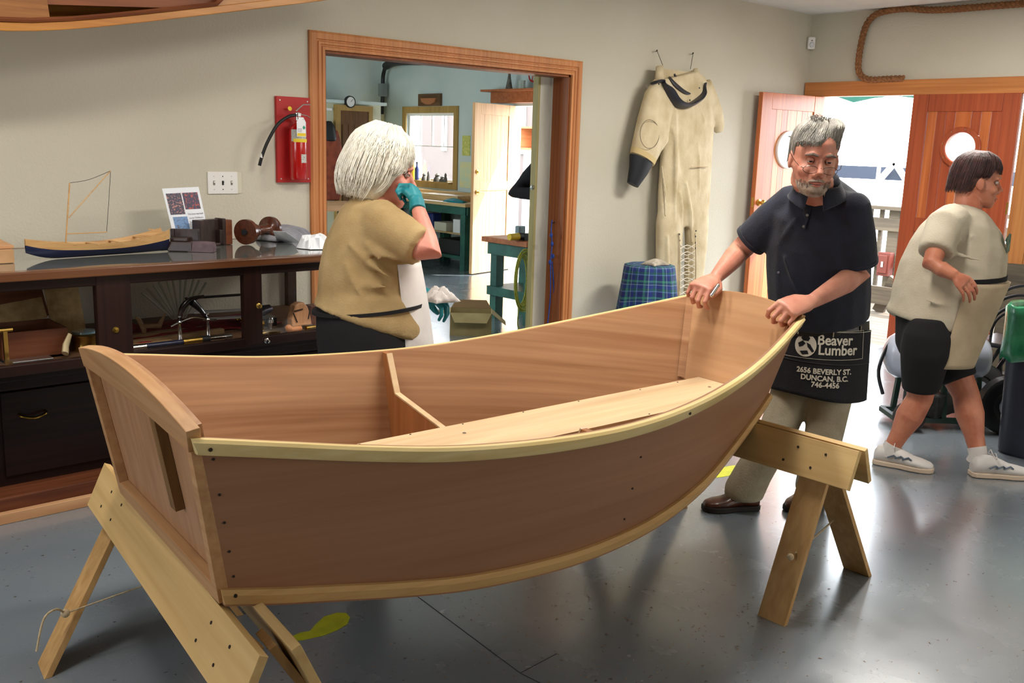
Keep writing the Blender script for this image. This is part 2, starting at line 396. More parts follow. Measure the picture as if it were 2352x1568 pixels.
for sg in (-1, 1):
    r = obj('rub_rail', rail('g', sg), M_rail, boat, smooth=True, ang=30)
    obj('chine_rail', rail('c', sg), M_rail2, boat, smooth=True, ang=30)
# screw holes in near rail and side
def disc(m, p, n, r, d=.002, k=10):
    m.lathe([(0, 0), (r, 0), (r, d), (0, d)], p, n, k)
nrm = -BW
def screws(lst, r, d, mt, parent, name='screw', k=10):
    for p, n in lst:
        m = MB(); disc(m, p, n, r, d, k); obj(name, m, mt, parent)
def on_side(u, v, off): p = V(gpt(u)).lerp(V(cpt(u)), v); return BP(p.x, -(p.y+off), p.z)
screws([(on_side(u, .05, .022), nrm) for u in (.012, .62)] + [(on_side(.012, .945, .0195), nrm)], .0045, .003, M_dark, boat)
screws([(on_side(.016, v, -.001), nrm) for v in (.12, .33, .5, .68, .84)] + [(on_side(.55, v, -.001), nrm) for v in (.3, .55, .8)], .0032, .003, M_dark, boat)
# transoms
def tpl(A, B, n):
    A = V((A[0], 0, A[1])); B = V((B[0], 0, B[1]))
    d = (A-B).normalized(); nn = V((-d.z, 0, d.x)) if n < 0 else V((d.z, 0, -d.x))
    def f(w, z, t=0):
        k = (z-B.z)/(A.z-B.z); p = B.lerp(A, k) + nn*t
        return BP(p.x, w, p.z)
    return f
def plate(m, f, loop, t0, t1):
    n = len(loop); a = [f(w, z, t0) for w, z in loop]; b = [f(w, z, t1) for w, z in loop]
    m.add(a+b, [tuple(range(n-1, -1, -1)), tuple(range(n, 2*n))] + [(i, (i+1) % n, (i+1) % n+n, i+n) for i in range(n)])
def arch(w0, w1, zf, k=20): return [(w0+(w1-w0)*i/k, zf(w0+(w1-w0)*i/k)) for i in range(k+1)]
ta = tpl((-.076, .921), (-.003, .497), -1)
za = lambda w: .941+.049*(1-(w/.478)**2)
zlow = lambda w: .889+.012*(1-(w/.45)**2)
def wside(z, W0=.458, W1=.417): return W1+(W0-W1)*(z-.5)/.421
m = MB(); plate(m, ta, [(-wside(.51), .51), (-wside(.94), .94)] + arch(-.456, .456, lambda w: za(w)-.004) + [(wside(.94), .94), (wside(.51), .51)], -.03, -.019)
obj('stern_transom', m, M_plyy, boat)
m = MB(); plate(m, ta, arch(-.482, .482, za) + arch(.466, -.466, zlow), -.019, .012)
obj('transom_arch', m, M_frame, boat, bev=.002)
for sg in (-1, 1):
    m = MB(); pts = [(sg*wside(.50, .473, .421), .50), (sg*wside(.89, .473, .421), .889), (sg*(wside(.89, .473, .421)-.034), .889), (sg*(wside(.55, .473, .421)-.034), .545), (sg*(wside(.50, .473, .421)-.034), .50)]
    plate(m, ta, pts, -.019, .008); obj('transom_stile', m, M_frame, boat, bev=.0015)
m = MB(); plate(m, ta, [(-.40, .498), (-.402, .542), (.402, .542), (.40, .498)], -.019, .0075); obj('transom_bottom_rail', m, M_frame, boat, bev=.0015)
m = MB(); plate(m, ta, [(-.16, .655), (-.155, .892), (-.197, .892), (-.202, .655)], -.018, .005); obj('transom_slat', m, wood('dark_fir', (132,98,56), (112,80,44), 'z', rough=.55, fine=50), boat)
tb = tpl((2.222, .966), (2.144, .633), 1)
zb = lambda w: .968+.046*(1-(w/.30)**2)
def wb(z): return .213+(.262-.213)*(z-.633)/.333
m = MB(); plate(m, tb, [(-wb(.64), .64), (-wb(.966), .966)] + arch(-.268, .268, lambda w: zb(w)-.001) + [(wb(.966), .966), (wb(.64), .64)], -.012, -.002)
obj('bow_transom', m, wood('bow_ply', (200,158,118), (182,138,98), 'y', rough=.5, fine=22, along=2, bump=.02), boat)
m = MB(); plate(m, tb, arch(-.285, .285, lambda w: zb(w)+.002) + [(.27, .93), (-.27, .93)], -.001, .022); obj('bow_transom_cap', m, M_frame, boat, bev=.002)
# corner posts inside bow transom, inner joint
for sg in (-1, 1):
    m = MB(); m.add([tb(sg*.214, .645, -.013), tb(sg*.262, .96, -.013), tb(sg*.238, .96, -.013), tb(sg*.190, .645, -.013)] + [tb(sg*.214, .645, -.030), tb(sg*.262, .96, -.030), tb(sg*.240, .96, -.014), tb(sg*.192, .645, -.014)], [(0,1,2,3),(4,7,6,5),(0,4,5,1),(3,2,6,7),(1,5,6,2),(0,3,7,4)])
    obj('corner_cleat', m, M_plyin, boat)
# midship frame (both sides) : side futtock + knee towards the centre
def frame_at(s0):
    for sg in (-1, 1):
        u = (s0+.04)/2.22; g = V(gpt((s0+.076)/2.298)); c = V(cpt((s0+.003)/2.147))
        def sidew(z): return c.y+(g.y-c.y)*(z-c.z)/(g.z-c.z)-TH
        zj = .665
        loop = [(sidew(g.z), g.z-.002), (sidew(g.z)-.032, g.z-.002), (sidew(zj)-.062, zj), (.10, .605), (.085, .592), (.08, c.z+.012), (sidew(c.z), c.z+.012)]
        m = MB(); a = [BP(s0, sg*w, z) for w, z in loop]; b = [BP(s0+.02, sg*w, z) for w, z in loop]; n = len(loop)
        m.add(a+b, [tuple(range(n-1, -1, -1)), tuple(range(n, 2*n))] + [(i, (i+1) % n, (i+1) % n+n, i+n) for i in range(n)])
        obj('side_frame', m, wood('frame_ply', (168,112,68), (146,92,52), 'z', rough=.5, fine=30), boat, bev=.001)
        m = MB()
        for (w0, z0), (w1, z1) in (((sidew(g.z)-.032, g.z-.002), (sidew(zj)-.062, zj)), ((sidew(zj)-.062, zj), (.10, .605))):
            m.beam(BP(s0+.010, sg*(w0-.001), z0+.001), BP(s0+.010, sg*(w1-.001), z1+.001), .022, .006, BW)
        obj('frame_edge', m, M_seat, boat)
frame_at(.955)
# centre seat box
def seatz(s): return .618+.036*(s-.45)/1.65
m = MB(); rr = []
for i in range(9):
    s = .42+1.715*i/8; z = seatz(s); w = .145
    if s > 2.05: w = .145
    rr.append([BP(s, -w-.02, z), BP(s, w-.03, z), BP(s, w-.03, z+.012), BP(s, -w-.02, z+.012)])
m.rings(rr); seat = obj('centre_seat', m, M_seat, boat)
for wv in (-.150, .095):
    m = MB(); rr = []
    for i in range(17):
        s = .45+1.62*i/16; zb_ = smooth_interp(Cz, s)+.012
        zb_ = min(zb_, seatz(s)-.004)
        rr.append([BP(s, wv, zb_), BP(s, wv+.012, zb_), BP(s, wv+.012, seatz(s)), BP(s, wv, seatz(s))])
    m.rings(rr); obj('seat_side', m, wood('frame_ply', (168,112,68), (146,92,52), 'z'), boat)
SL = []
for s, w in ((.62,.105),(.8,.105),(1.0,.105),(1.25,.105),(1.5,.105),(1.8,.1),(2.0,.1),(.7,-.15),(1.0,-.15),(1.3,-.155),(1.6,-.155)): SL.append((BP(s, w, seatz(s)+.0125), V((0,0,1))))
screws(SL, .003, .001, M_dark, boat)
screws([(BP(s, w, seatz(s)+.0125), V((0,0,1))) for s, w in ((.95, .02), (2.05, -.02))], .006, .002, M_steel, boat, 'bolt')
m = MB(); zc_ = smooth_interp(Cz, 1.38)
m.add([BP(1.37, -.165, zc_), BP(1.37, -.42, zc_), BP(1.37, -.42, .585), BP(1.37, -.165, .602), BP(1.40, -.165, zc_), BP(1.40, -.42, zc_), BP(1.40, -.42, .585), BP(1.40, -.165, .602)], [(0,1,2,3),(7,6,5,4),(0,4,5,1),(1,5,6,2),(2,6,7,3),(3,7,4,0)])
obj('floor_frame', m, M_seat, boat)
# far rail nail tips
screws([(BP(s, smooth_interp(Gw, s)-TH, smooth_interp(Gz, s)-.02), -BW) for s in (.12, .3, .5, .7)], .0035, .002, M_steel, boat, 'screw_tip')
# ------------------------------------------------------------------ sawhorses
def sawhorse(name, label, p0, p1, gap, bw, bt, wa, legs, zfoot=0, strings=True):
    # p0 near end, p1 far end of the ridge (top of the boards)
    p0 = V(p0); p1 = V(p1); d = (p1-p0).normalized(); L = (p1-p0).length; side = V((d.y, -d.x, 0)).normalized()  # points +x-ish
    t = thing(name, label, 'sawhorse', (p0.x+(p1.x-p0.x)/2, (p0.y+p1.y)/2, 0), math.atan2(d.y, d.x)-PI/2)
    for sg in (-1, 1):
        down = (side*sg*math.sin(wa) + V((0, 0, -1))*math.cos(wa)).normalized(); nrm = (side*sg*math.cos(wa)+V((0, 0, 1))*math.sin(wa)).normalized()
        top = side*sg*gap/2
        m = MB(); a = p0+top; 
        q = [a, a+nrm*bt, a+nrm*bt+down*bw, a+down*bw]
        m.add(q+[p+d*L for p in q], [(0,1,2,3),(7,6,5,4),(0,4,5,1),(1,5,6,2),(2,6,7,3),(3,7,4,0)])
        obj('beam_board', m, M_horse, t, bev=.0015)
        screws([(a + d*L*k + down*bw*h + nrm*(bt+.0002) + d*.02*(1 if h > .5 else -1), nrm) for k in (.11, .2, .8, .89) for h in (.3, .72)], .0045, .0015, M_dark, t, 'screw', 8)
    for (sg, along, fx, alf) in legs:
        # leg from the foot on the floor up under the board
        topc = p0 + d*along + side*sg*(gap/2-.004) + V((0, 0, -.02)); ft = p0 + d*alf + side*fx; ft.z = zfoot
        ax = (ft-topc).normalized(); wdir = d; nn = ax.cross(wdir).normalized()
        if nn.dot(side)*sg < 0: nn = -nn
        lw, lt = .105, .02
        m = MB(); c0 = topc; wdir = (wdir-ax*wdir.dot(ax)).normalized() if alf != along else d; q0 = [c0-wdir*lw/2-nn*lt, c0+wdir*lw/2-nn*lt, c0+wdir*lw/2-nn*.001, c0-wdir*lw/2-nn*.001]
        q1 = []
        for p in q0:
            k = (zfoot-p.z)/ax.z; q1.append(p+ax*k)
        m.add(q0+q1, [(0,1,2,3),(7,6,5,4),(0,4,5,1),(1,5,6,2),(2,6,7,3),(3,7,4,0)])
        obj('leg', m, M_horseleg, t, bev=.0015)
    return t, d, side
h1, d1, s1 = sawhorse('sawhorse', 'pine sawhorse under the bow end of the dinghy, beside the man', (2.925, 1.475, .592), (2.925, 2.65, .592), .020, .135, .02, math.radians(22), [(-1, .145, -.235, .145), (1, .16, .385, .16), (-1, 1.03, -.235, 1.03), (1, 1.03, .385, 1.03)])
m = MB(); m.tube(spline([(2.775, 1.60, .23), (2.95, 1.63, .235), (3.19, 1.67, .25)], 4), .003, 6); m.ball((2.745, 1.60, .225), .012); m.ball((3.205, 1.67, .25), .01)
obj('leg_cord', m, M_string, h1)
h2, d2, s2 = sawhorse('sawhorse', 'darker pine sawhorse under the stern of the dinghy, nearest the viewer', (.900, 1.690, .484), (1.078, 3.10, .484), .050, .146, .022, math.radians(24), [(-1, .14, -.30, .10), (1, .12, .30, .06), (-1, 1.22, -.32, 1.08), (1, 1.22, .30, 1.16)])
far = V((.842, 1.64, 0)).lerp(V((1.035, 3.10, 0)), .87)
kn = at(150, 1408, 'z', .17)
m = MB(); m.ball(kn, .013); m.tube(spline([kn, kn+V((-.03, -.02, .03)), kn+V((-.07, -.04, .02)), kn+V((-.10, -.06, -.06))], 6), .0035, 6)
m.tube([kn, kn+V((.25, .0, .02)), kn+V((.45, .02, .01))], .0025, 6)
obj('leg_cord', m, M_string, h2)
# ------------------------------------------------------------------ doors
M_door = wood('door_cedar', (196,112,62), (166,84,40), 'z', rough=.42, fine=45, along=1.0, coat=.25)
M_doorl = wood('door_cedar_light', (212,140,84), (184,106,58), 'z', rough=.42, fine=45, along=1.0, coat=.25)
M_doorr = wood('door_cedar_red', (168,82,48), (142,62,34), 'z', rough=.42, fine=45, along=1.0, coat=.25)
M_brass = mat('brass', (206,168,88), rough=.3, metal=1)
M_white = mat('white_paint', (226,224,220), rough=.4)
M_glass = glassmat('window_glass')
def door_leaf(name, hinge, dirv, n, Wd, H, z0, th, label, frame_m, planks, port=None, mid=1.0, portm=None, knob=None, portr=.13):
    hx = V((hinge[0], hinge[1], z0)); u = V(dirv).normalized(); n = V(n).normalized(); Z = V((0, 0, 1))
    def P(a, z, t=0): return hx + u*a + Z*z + n*t
    def slab(m, a0, a1, zz0, zz1, t0, t1):
        m.add([P(a0,zz0,t0),P(a1,zz0,t0),P(a1,zz1,t0),P(a0,zz1,t0),P(a0,zz0,t1),P(a1,zz0,t1),P(a1,zz1,t1),P(a0,zz1,t1)], [(0,1,2,3),(7,6,5,4),(0,4,5,1),(1,5,6,2),(2,6,7,3),(3,7,4,0)])
    sw, tr, br, mr = .125, .13, .22, .11
    m = MB(); slab(m, 0, sw, 0, H, 0, th); root = obj(name, m, frame_m, None, bev=.003, origin=hx); root['kind'] = 'structure'; root['label'] = label
    m = MB(); slab(m, Wd-sw, Wd, 0, H, 0, th); obj('lock_stile', m, frame_m, root, bev=.003)
    for nm, a, b in (('top_rail', H-tr, H), ('bottom_rail', 0, br), ('middle_rail', mid-mr/2, mid+mr/2)):
        m = MB(); slab(m, sw+.0015, Wd-sw-.0015, a, b, .001, th-.001); obj(nm, m, frame_m, root, bev=.002)
    ws = [.9, .9, .9, 1.5, .9, .9, .9]; tot = sum(ws); a = sw+.002; full = Wd-2*sw-.004
    for (za, zb_) in ((br, mid-mr/2), (mid+mr/2, H-tr)):
        a = sw+.002
        for i, k in enumerate(ws):
            w = full*k/tot
            m = MB()
            if port and za < port[1] < zb_:
                cx, cz, r = port[0], port[1], portr
                # plank clipped around the porthole, as a strip with a notch
                for t0, t1 in ((.010, th-.010),):
                    N = 24
                    for j in range(N):
                        x0 = a+.0015+(w-.003)*j/N; x1 = a+.0015+(w-.003)*(j+1)/N; xm = (x0+x1)/2
                        if abs(xm-cx) < r:
                            h = math.sqrt(r*r-(xm-cx)**2); slab(m, x0, x1, za, cz-h, t0, t1); slab(m, x0, x1, cz+h, zb_, t0, t1)
                        else: slab(m, x0, x1, za, zb_, t0, t1)
            else: slab(m, a+.0015, a+w-.0015, za, zb_, .010, th-.010)
            obj('plank', m, planks[i % len(planks)], root); a += w
    if port:
        m = MB(); m.lathe([(portr-.012, -.004), (portr+.028, -.004), (portr+.030, .006), (portr+.030, th+.006), (portr+.024, th+.012), (portr-.004, th+.012), (portr-.012, th+.004)], P(port[0], port[1], 0), n, 40, closed=True)
        fr = obj('porthole_frame', m, portm or M_white, root, smooth=True)
        m = MB(); m.lathe([(0, 0), (portr-.013, 0), (portr-.013, .004), (0, .004)], P(port[0], port[1], th/2), n, 40); obj('glass', m, M_glass, fr)
        for k in range(8):
            m = MB(); aa = 2*PI*k/8+.2; disc(m, P(port[0]+math.cos(aa)*(portr+.012), port[1]+math.sin(aa)*(portr+.012), th+.0118), n, .004, .0015, 8); obj('screw', m, M_steel, fr)
    if knob:
        m = MB(); m.lathe([(0, 0), (.028, 0), (.028, .006), (.012, .012), (.012, .03), (.024, .04), (.026, .052), (.018, .064), (0, .067)], P(knob[0], knob[1], th), n, 24); obj('door_knob', m, M_brass, root, smooth=True)
        m = MB(); a0 = Wd; m.add([P(a0+.001, knob[1]-.04, th*.3), P(a0+.001, knob[1]+.04, th*.3), P(a0+.001, knob[1]+.04, th*.8), P(a0+.001, knob[1]-.04, th*.8), P(a0-.001, knob[1]-.04, th*.3), P(a0-.001, knob[1]+.04, th*.3), P(a0-.001, knob[1]+.04, th*.8), P(a0-.001, knob[1]-.04, th*.8)], [(0,1,2,3),(7,6,5,4),(0,4,5,1),(1,5,6,2),(2,6,7,3),(3,7,4,0)])
        obj('latch_plate', m, M_brass, root)
    return root, P
DW = .815
# left leaf, swung open against the back wall
hl = V((XB-.01, 4.565, .012)); fe = V((6.845, 4.655, .012)); ul = (fe-hl).normalized(); nl = V((ul.y, -ul.x, 0)) 
if nl.y > 0: nl = -nl
door_leaf('door_1', hl + V((0, .0, 0)) , ul, nl, .79, 2.025, .012, .042, 'cedar plank door leaf with a white-rimmed porthole, swung open against the cream wall', M_door, [M_doorl, M_door, M_doorl, M_doorl, M_door, M_doorl, M_door], port=(.415, 1.575), mid=.98, knob=(.735, 1.14), portr=.125)
# right leaf, closed
door_leaf('door_2', (XB-.005, 2.915, .012), (0, 1, 0), (-1, 0, 0), DW, 2.03, .012, .042, 'closed reddish cedar plank door leaf with a round porthole', M_doorr, [M_doorr, M_door, M_doorr, M_door, M_doorr, M_doorr, M_door], port=(.40, 1.63), mid=1.02, portm=M_doorr, portr=.125)
m = MB(); m.bb((XB-.052, 2.908, 1.16), (XB-.044, 2.92, 1.25)); struct('door_hinge', m, M_brass, 'brass hinge of the closed door leaf')
# pine board panelling right of the doors
M_pine = wood('knotty_pine', (188,128,72), (160,98,50), 'z', rough=.5, fine=35, along=1.2)
for i in range(4):
    m = MB(); y1 = 2.90-.14*i; m.bb((XB-.022, y1-.138, .0), (XB-.001, y1, BZ-.01)); struct('trim_%d' % (4+i), m, M_pine, 'knotty pine wall board beside the closed door', bev=.002)
# ------------------------------------------------------------------ workshop door, window
M_wdoor = wood('light_fir_door', (224,176,126), (204,150,98), 'z', rough=.5, fine=40, along=1.0)
root, PP = door_leaf('door_3', (8.165, 9.125, .012), V((7.376-8.168, 8.941-9.117, 0)), V((.217, -.976, 0)), .81, 2.02, .012, .042, 'pale fir plank door standing open in the sunlit workshop', M_wdoor, [M_wdoor], mid=1.05)
m = MB(); m.lathe([(0,0),(.027,0),(.027,.01),(.012,.014),(.012,.03),(0,.032)], PP(.75, 1.22, .042), V((.217,-.976,0)), 16); obj('deadbolt', m, M_brass, root, smooth=True)
m = MB(); m.lathe([(0,0),(.025,0),(.025,.01),(.01,.014),(.01,.045),(0,.046)], PP(.75, .98, .042), V((.217,-.976,0)), 16); m.tube([PP(.75,.98,.083), PP(.66,.98,.086)], .009, 8); obj('lever_handle', m, M_brass, root, smooth=True)
M_olive = wood('olive_trim', (176,144,84), (156,124,68), 'z', rough=.55, fine=30)
m = MB(); t = .09
m.bb((XW-.02, wy0-t, wz0-t), (XW-.001, wy0, wz1+t)); m.bb((XW-.02, wy1, wz0-t), (XW-.001, wy1+t, wz1+t)); m.bb((XW-.02, wy0, wz1), (XW-.001, wy1, wz1+t)); m.bb((XW-.02, wy0, wz0-t), (XW-.001, wy1, wz0))
win = struct('window_1', m, M_olive, 'workshop window with a wide olive-brown wooden casing')
m = MB(); s_ = .035
for (a, b, c, d) in ((wy0, wy0+s_, wz0, wz1), (wy1-s_, wy1, wz0, wz1), (wy0+s_, wy1-s_, wz1-s_, wz1), (wy0+s_, wy1-s_, wz0, wz0+s_), (wy0+s_, wy1-s_, 1.50, 1.515)): m.bb((XW+.03, a, c), (XW+.07, b, d))
for i in range(1, 4): y = wy0+(wy1-wy0)*i/4; m.bb((XW+.035, y-.008, 1.515), (XW+.06, y+.008, wz1))
obj('window_sash', m, M_white, win)
m = MB(); m.bb((XW-.09, wy0, wz0-.01), (XW+.03, wy1, wz0+.008)); obj('window_sill', m, M_olive, win)
m = MB(); m.bb((XW+.045, wy0+.03, wz0+.03), (XW+.049, wy1-.03, wz1-.03)); obj('glass', m, M_glass, win)
# ------------------------------------------------------------------ outside
M_conc = mat('pale_paving', (150,150,146), (138,138,136), rough=.9)
g = MB(); g.bb((XB+.14, -12, -.25), (40, 30, -.12)); struct('ground', g, M_conc, 'pale paving outside the doors')
M_deck = wood('weathered_deck', (92,80,66), (70,60,50), 'y', rough=.85, fine=30)
g = MB()
for i in range(24): g.bb((XB+.145+.14*i, 1.2, -.12), (XB+.145+.14*i+.133, 7.2, -.03))
struct('deck', g, M_deck, 'weathered boardwalk deck outside the entrance')
# building with pale panelled wall beyond the workshop window
M_out = mat('outside_siding', (84,74,70), rough=.9)
g = MB(); g.bb((12.6, 9.5, -.1), (12.9, 17, 3.4)); b = obj('boat_shed', g, M_out); tag(b, 'pale neighbouring shed with white battens seen through the workshop window', 'building')
for i in range(9):
    g = MB(); g.bb((12.55, 9.7+.8*i, 1.4), (12.6, 9.82+.8*i, 3.4)); obj('batten', g, M_white, b)
# railing with posts
rl = thing('deck_railing', 'weathered wooden deck railing outside the entrance doors', 'railing', (10.35, 5.0, -.03))
pbx = at(2034, 606, 'x', 10.22).y
for y in (3.6, pbx, 5.5, 6.4):
    m = MB(); m.bb((10.3, y-.06, -.03), (10.42, y+.06, .98)); obj('post', m, M_deck, rl)
for z in (.35, .75): 
    m = MB(); m.bb((10.27, 3.4, z), (10.3, 6.6, z+.14)); obj('rail_board', m, M_deck, rl)
m = MB(); m.bb((10.24, 3.4, .98), (10.48, 6.6, 1.02)); obj('cap_rail', m, M_deck, rl)
for k in range(22):
    if k % 6 == 0: continue
    m = MB(); m.bb((10.33, 3.46+.14*k, .0), (10.37, 3.50+.14*k, .98)); obj('baluster', m, M_deck, rl)
M_red = mat('terracotta_red', (92,34,22), rough=.6)
lp = thing('red_mailbox', 'small red box fixed to the deck railing outside', 'box', (10.22, 5.02, .78))
p_ = at(2034, 606, 'x', 10.22)
m = MB(); m.bb((10.16, p_.y-.07, p_.z-.13), (10.2695, p_.y+.07, p_.z+.13)); obj('box_body', m, M_red, lp, bev=.006)
m = MB(); m.bb((10.145, p_.y-.05, p_.z-.10), (10.16, p_.y+.05, p_.z+.10)); f_ = obj('box_door', m, M_red, lp, bev=.006)
m = MB(); m.bb((10.135, p_.y-.012, p_.z-.03), (10.147, p_.y+.012, p_.z+.03)); obj('latch', m, M_steel, f_)
lp.location = (10.2, p_.y, p_.z-.13)
for ch in lp.children: ch.location -= (V((10.2, p_.y, p_.z-.13)) - V((10.22, 5.02, .78)))
# trestle of planks by the railing
tb_ = thing('plank_trestle', 'grey weathered plank trestle standing on the deck outside', 'trestle', (9.5, 4.4, -.03))
q0 = at(2010, 690, 'x', 9.4)
for a, b in (((9.3, 4.35, -.03), (9.4, 4.45, q0.z+.25)), ((9.5, 4.8, -.03), (9.4, 4.6, q0.z+.25)), ((9.3, 4.0, -.03), (9.4, 4.15, q0.z+.25))):
    m = MB(); m.beam(a, b, .12, .04, (1, 0, 0)); obj('leg', m, M_deck, tb_)
m = MB(); m.bb((9.33, 3.9, q0.z-.02), (9.37, 5.0, q0.z+.16)); obj('cross_board', m, M_deck, tb_)
# green market umbrella and roof truss outside
M_green = mat('umbrella_green', (18,84,70), rough=.8)
um = thing('patio_umbrella', 'sea-green patio umbrella above the deck outside', 'umbrella', (12.5, 7.6, -.12))
ap = at(2035, 232, 'x', 12.5); um.location = (12.5, ap.y, -.12)
m = MB(); m.tube([(12.5, ap.y, -.12), (12.5, ap.y, ap.z+.9)], .025, 10); obj('pole', m, M_white, um)
m = MB(); N = 8
rg = []
for r, dz in ((.02, .75), (1.0, .28), (1.5, .0)):
    ring = []
    for k in range(32):
        a = 2*PI*k/32; sc = 1-(.06 if r > 1 else 0)*abs(math.sin(4*a)); ring.append(V((12.5+r*sc*math.cos(a), ap.y+r*sc*math.sin(a), ap.z+dz+.05+(.1*abs(math.sin(4*a)) if r > 1 else 0))))
    rg.append(ring)
m.rings(rg, caps=False); obj('canopy', m, M_green, um, solid=.01)
tr_ = thing('canopy_truss', 'white metal roof truss of an open canopy across the yard', 'truss', (16, 8, -.12))
A0 = at(1930, 395, 'x', 16); A1 = at(2112, 402, 'x', 16)
zt = A0.z
M_slate = mat('slate_blue', (36,42,56), rough=.7)
m = MB(); m.bb((16, A1.y-3, zt-.1), (16.1, A0.y+3, zt+.12)); obj('fascia', m, M_slate, tr_)
for k in range(5):
    y = A1.y-2+k*1.6; m = MB(); m.beam((15.9, y, zt-.8), (15.9, y+.8, zt+.2), .08, .08, (1,0,0)); m.beam((15.9, y+1.6, zt-.8), (15.9, y+.8, zt+.2), .08, .08, (1,0,0)); obj('truss_web', m, M_white, tr_)
for y in (A1.y-2, A0.y+3.5):
    m = MB(); m.bb((15.85, y, -.12), (16, y+.15, zt)); obj('post', m, M_white, tr_)
# ------------------------------------------------------------------ display cabinet along the back wall
M_mah = wood('dark_mahogany', (40,18,12), (22,10,7), 'x', rough=.5, fine=50, along=1.5, coat=.05, spec=.25)
M_mahz = wood('dark_mahogany_upright', (44,20,13), (26,11,8), 'z', rough=.45, fine=50, along=1.5, coat=.08, spec=.25)
M_edge = wood('counter_edge', (112,68,38), (80,44,24), 'x', rough=.3, fine=60, along=1.5, coat=.5)
M_base = wood('cabinet_base', (112,62,36), (84,42,24), 'x', rough=.5, fine=40)
M_pale = wood('raw_pine_strip', (206,160,118), (180,130,88), 'x', rough=.6, fine=30, along=1.5)
M_cloth_r = mat('red_velvet', (130,24,26), (92,14,18), rough=.9, scale=(30,30,30))
M_chrome = mat('chrome', (215,215,215), rough=.12, metal=1)
M_brassd = mat('aged_brass', (176,140,62), (120,94,40), rough=.3, metal=1, scale=(20,20,20))
M_black = mat('black_rubber', (18,18,20), rough=.5)
M_topglass = bpy.data.materials.new('counter_glass'); M_topglass.use_nodes = True
b_ = M_topglass.node_tree.nodes['Principled BSDF']; b_.inputs['Base Color'].default_value = (.16,.17,.155,1); b_.inputs['Roughness'].default_value = .06; b_.inputs['Specular IOR Level'].default_value = 1.0; b_.inputs['Coat Weight'].default_value = .6; b_.inputs['Coat Roughness'].default_value = .03
X0, X1, YF0, YB = -.9, 2.62, 3.90, 4.70
TZ = 1.03
cab = thing('display_cabinet', 'long dark wooden glass-fronted display cabinet against the cream wall', 'cabinet', (.9, 4.3, 0))
def part(name, a, b, mt, par=cab, **k):
    m = MB(); m.bb(a, b); return obj(name, m, mt, par, **k)
part('plinth', (X0, 4.06, 0), (X1, YB, .10), M_base, bev=.006)
part('lower_body', (X0+.02, 4.20, .10), (X1-.02, YB, .55), M_mah)
for i in range(4):
    x = X0+.08+i*.91
    d = part('drawer', (x, 4.188, .14), (x+.86, 4.202, .50), M_mah, bev=.004)
    if i < 4:
        cx = [1.115, 1.115][0] if i == 2 else x+.43
        m = MB(); m.tube(spline([(cx-.05, 4.188, .40), (cx-.045, 4.165, .395), (cx, 4.155, .385), (cx+.045, 4.165, .395), (cx+.05, 4.188, .40)], 5), .006, 8); obj('handle', m, M_brassd, d, smooth=True)
part('moulding', (X0, 4.02, .545), (X1, YB, .60), M_mah, bev=.01)
part('lower_moulding', (X0, 3.93, .60), (X1, YB, .640), M_mah, bev=.008)
part('shelf', (X0, YF0+.02, .64), (X1, YB, .655), wood('shelf_brown', (104,74,50), (74,50,34), 'x', rough=.6))
part('bottom_rail', (X0, YF0, .628), (X1, YF0+.035, .672), M_mah, bev=.004)
part('top_rail', (X0, YF0, .955), (X1, YF0+.035, .995), M_mah, bev=.004)
part('rear_rail', (X0, YB-.03, .985), (X1, YB, .995), M_mah)
for a, b in ((-.62, -.5), (.42, .50), (1.303, 1.44), (1.935, 2.02), (2.54, X1)):
    part('post', (a, YF0-.002, .64), (b, YF0+.04, .995), M_mahz, bev=.003)
part('rear_post', (X1-.05, YB-.04, .64), (X1, YB, .995), M_mahz)
part('rear_post', (X0, YB-.04, .64), (X0+.05, YB, .995), M_mahz)
m = MB(); y0 = YF0-.03
m.bb((X0-.02, y0, .995), (X1+.02, y0+.06, TZ)); m.bb((X0-.02, YB-.03, .995), (X1+.02, YB+.01, TZ)); m.bb((X1-.04, y0+.06, .995), (X1+.02, YB-.03, TZ)); m.bb((X0-.02, y0+.06, .995), (X0+.04, YB-.03, TZ))
obj('top_frame', m, M_edge, cab, bev=.005)
part('glass_top', (X0+.04, y0+.06, 1.018), (X1-.04, YB-.03, TZ-.001), M_topglass)
for a, b in ((-.5, .42), (.50, 1.303), (1.44, 1.935), (2.02, 2.54)):
    m = MB(); m.add([(a, YF0+.02, .672), (b, YF0+.02, .672), (b, YF0+.02, .955), (a, YF0+.02, .955)], [(0, 1, 2, 3)]); obj('glass_pane', m, M_glass, cab)
for x, z in ((2.0, .815), (2.035, .652)):
    m = MB(); m.lathe([(0,0),(.012,0),(.012,.004),(.006,.008),(.010,.016),(.008,.022),(0,.024)], (x, YF0-.001, z), (0,-1,0), 16); obj('knob', m, M_brass if z > .7 else M_chrome, cab, smooth=True)
m = MB(); m.lathe([(0,0),(.014,0),(.011,.004),(0,.005)], (1.372, YF0-.002, .77), (0,-1,0), 12); obj('key_plate', m, M_brassd, cab)
m = MB(); m.bb((X0, 4.028, 0), (1.5, 4.058, .045)); st = obj('floor_batten', m, M_pale, bev=.003); tag(st, 'pale raw pine strip lying on the floor along the cabinet base', 'strip')
# ---- things in the cabinet
SZ = .655
def onshelf(x, y, dy=0): return at(x, y, 'z', SZ)
def clutter(name, mb, mt, label, cat, grp='tools and curios in the display cabinet', **k):
    o = obj(name, mb, mt, None, **k); tag(o, label, cat, grp); return o
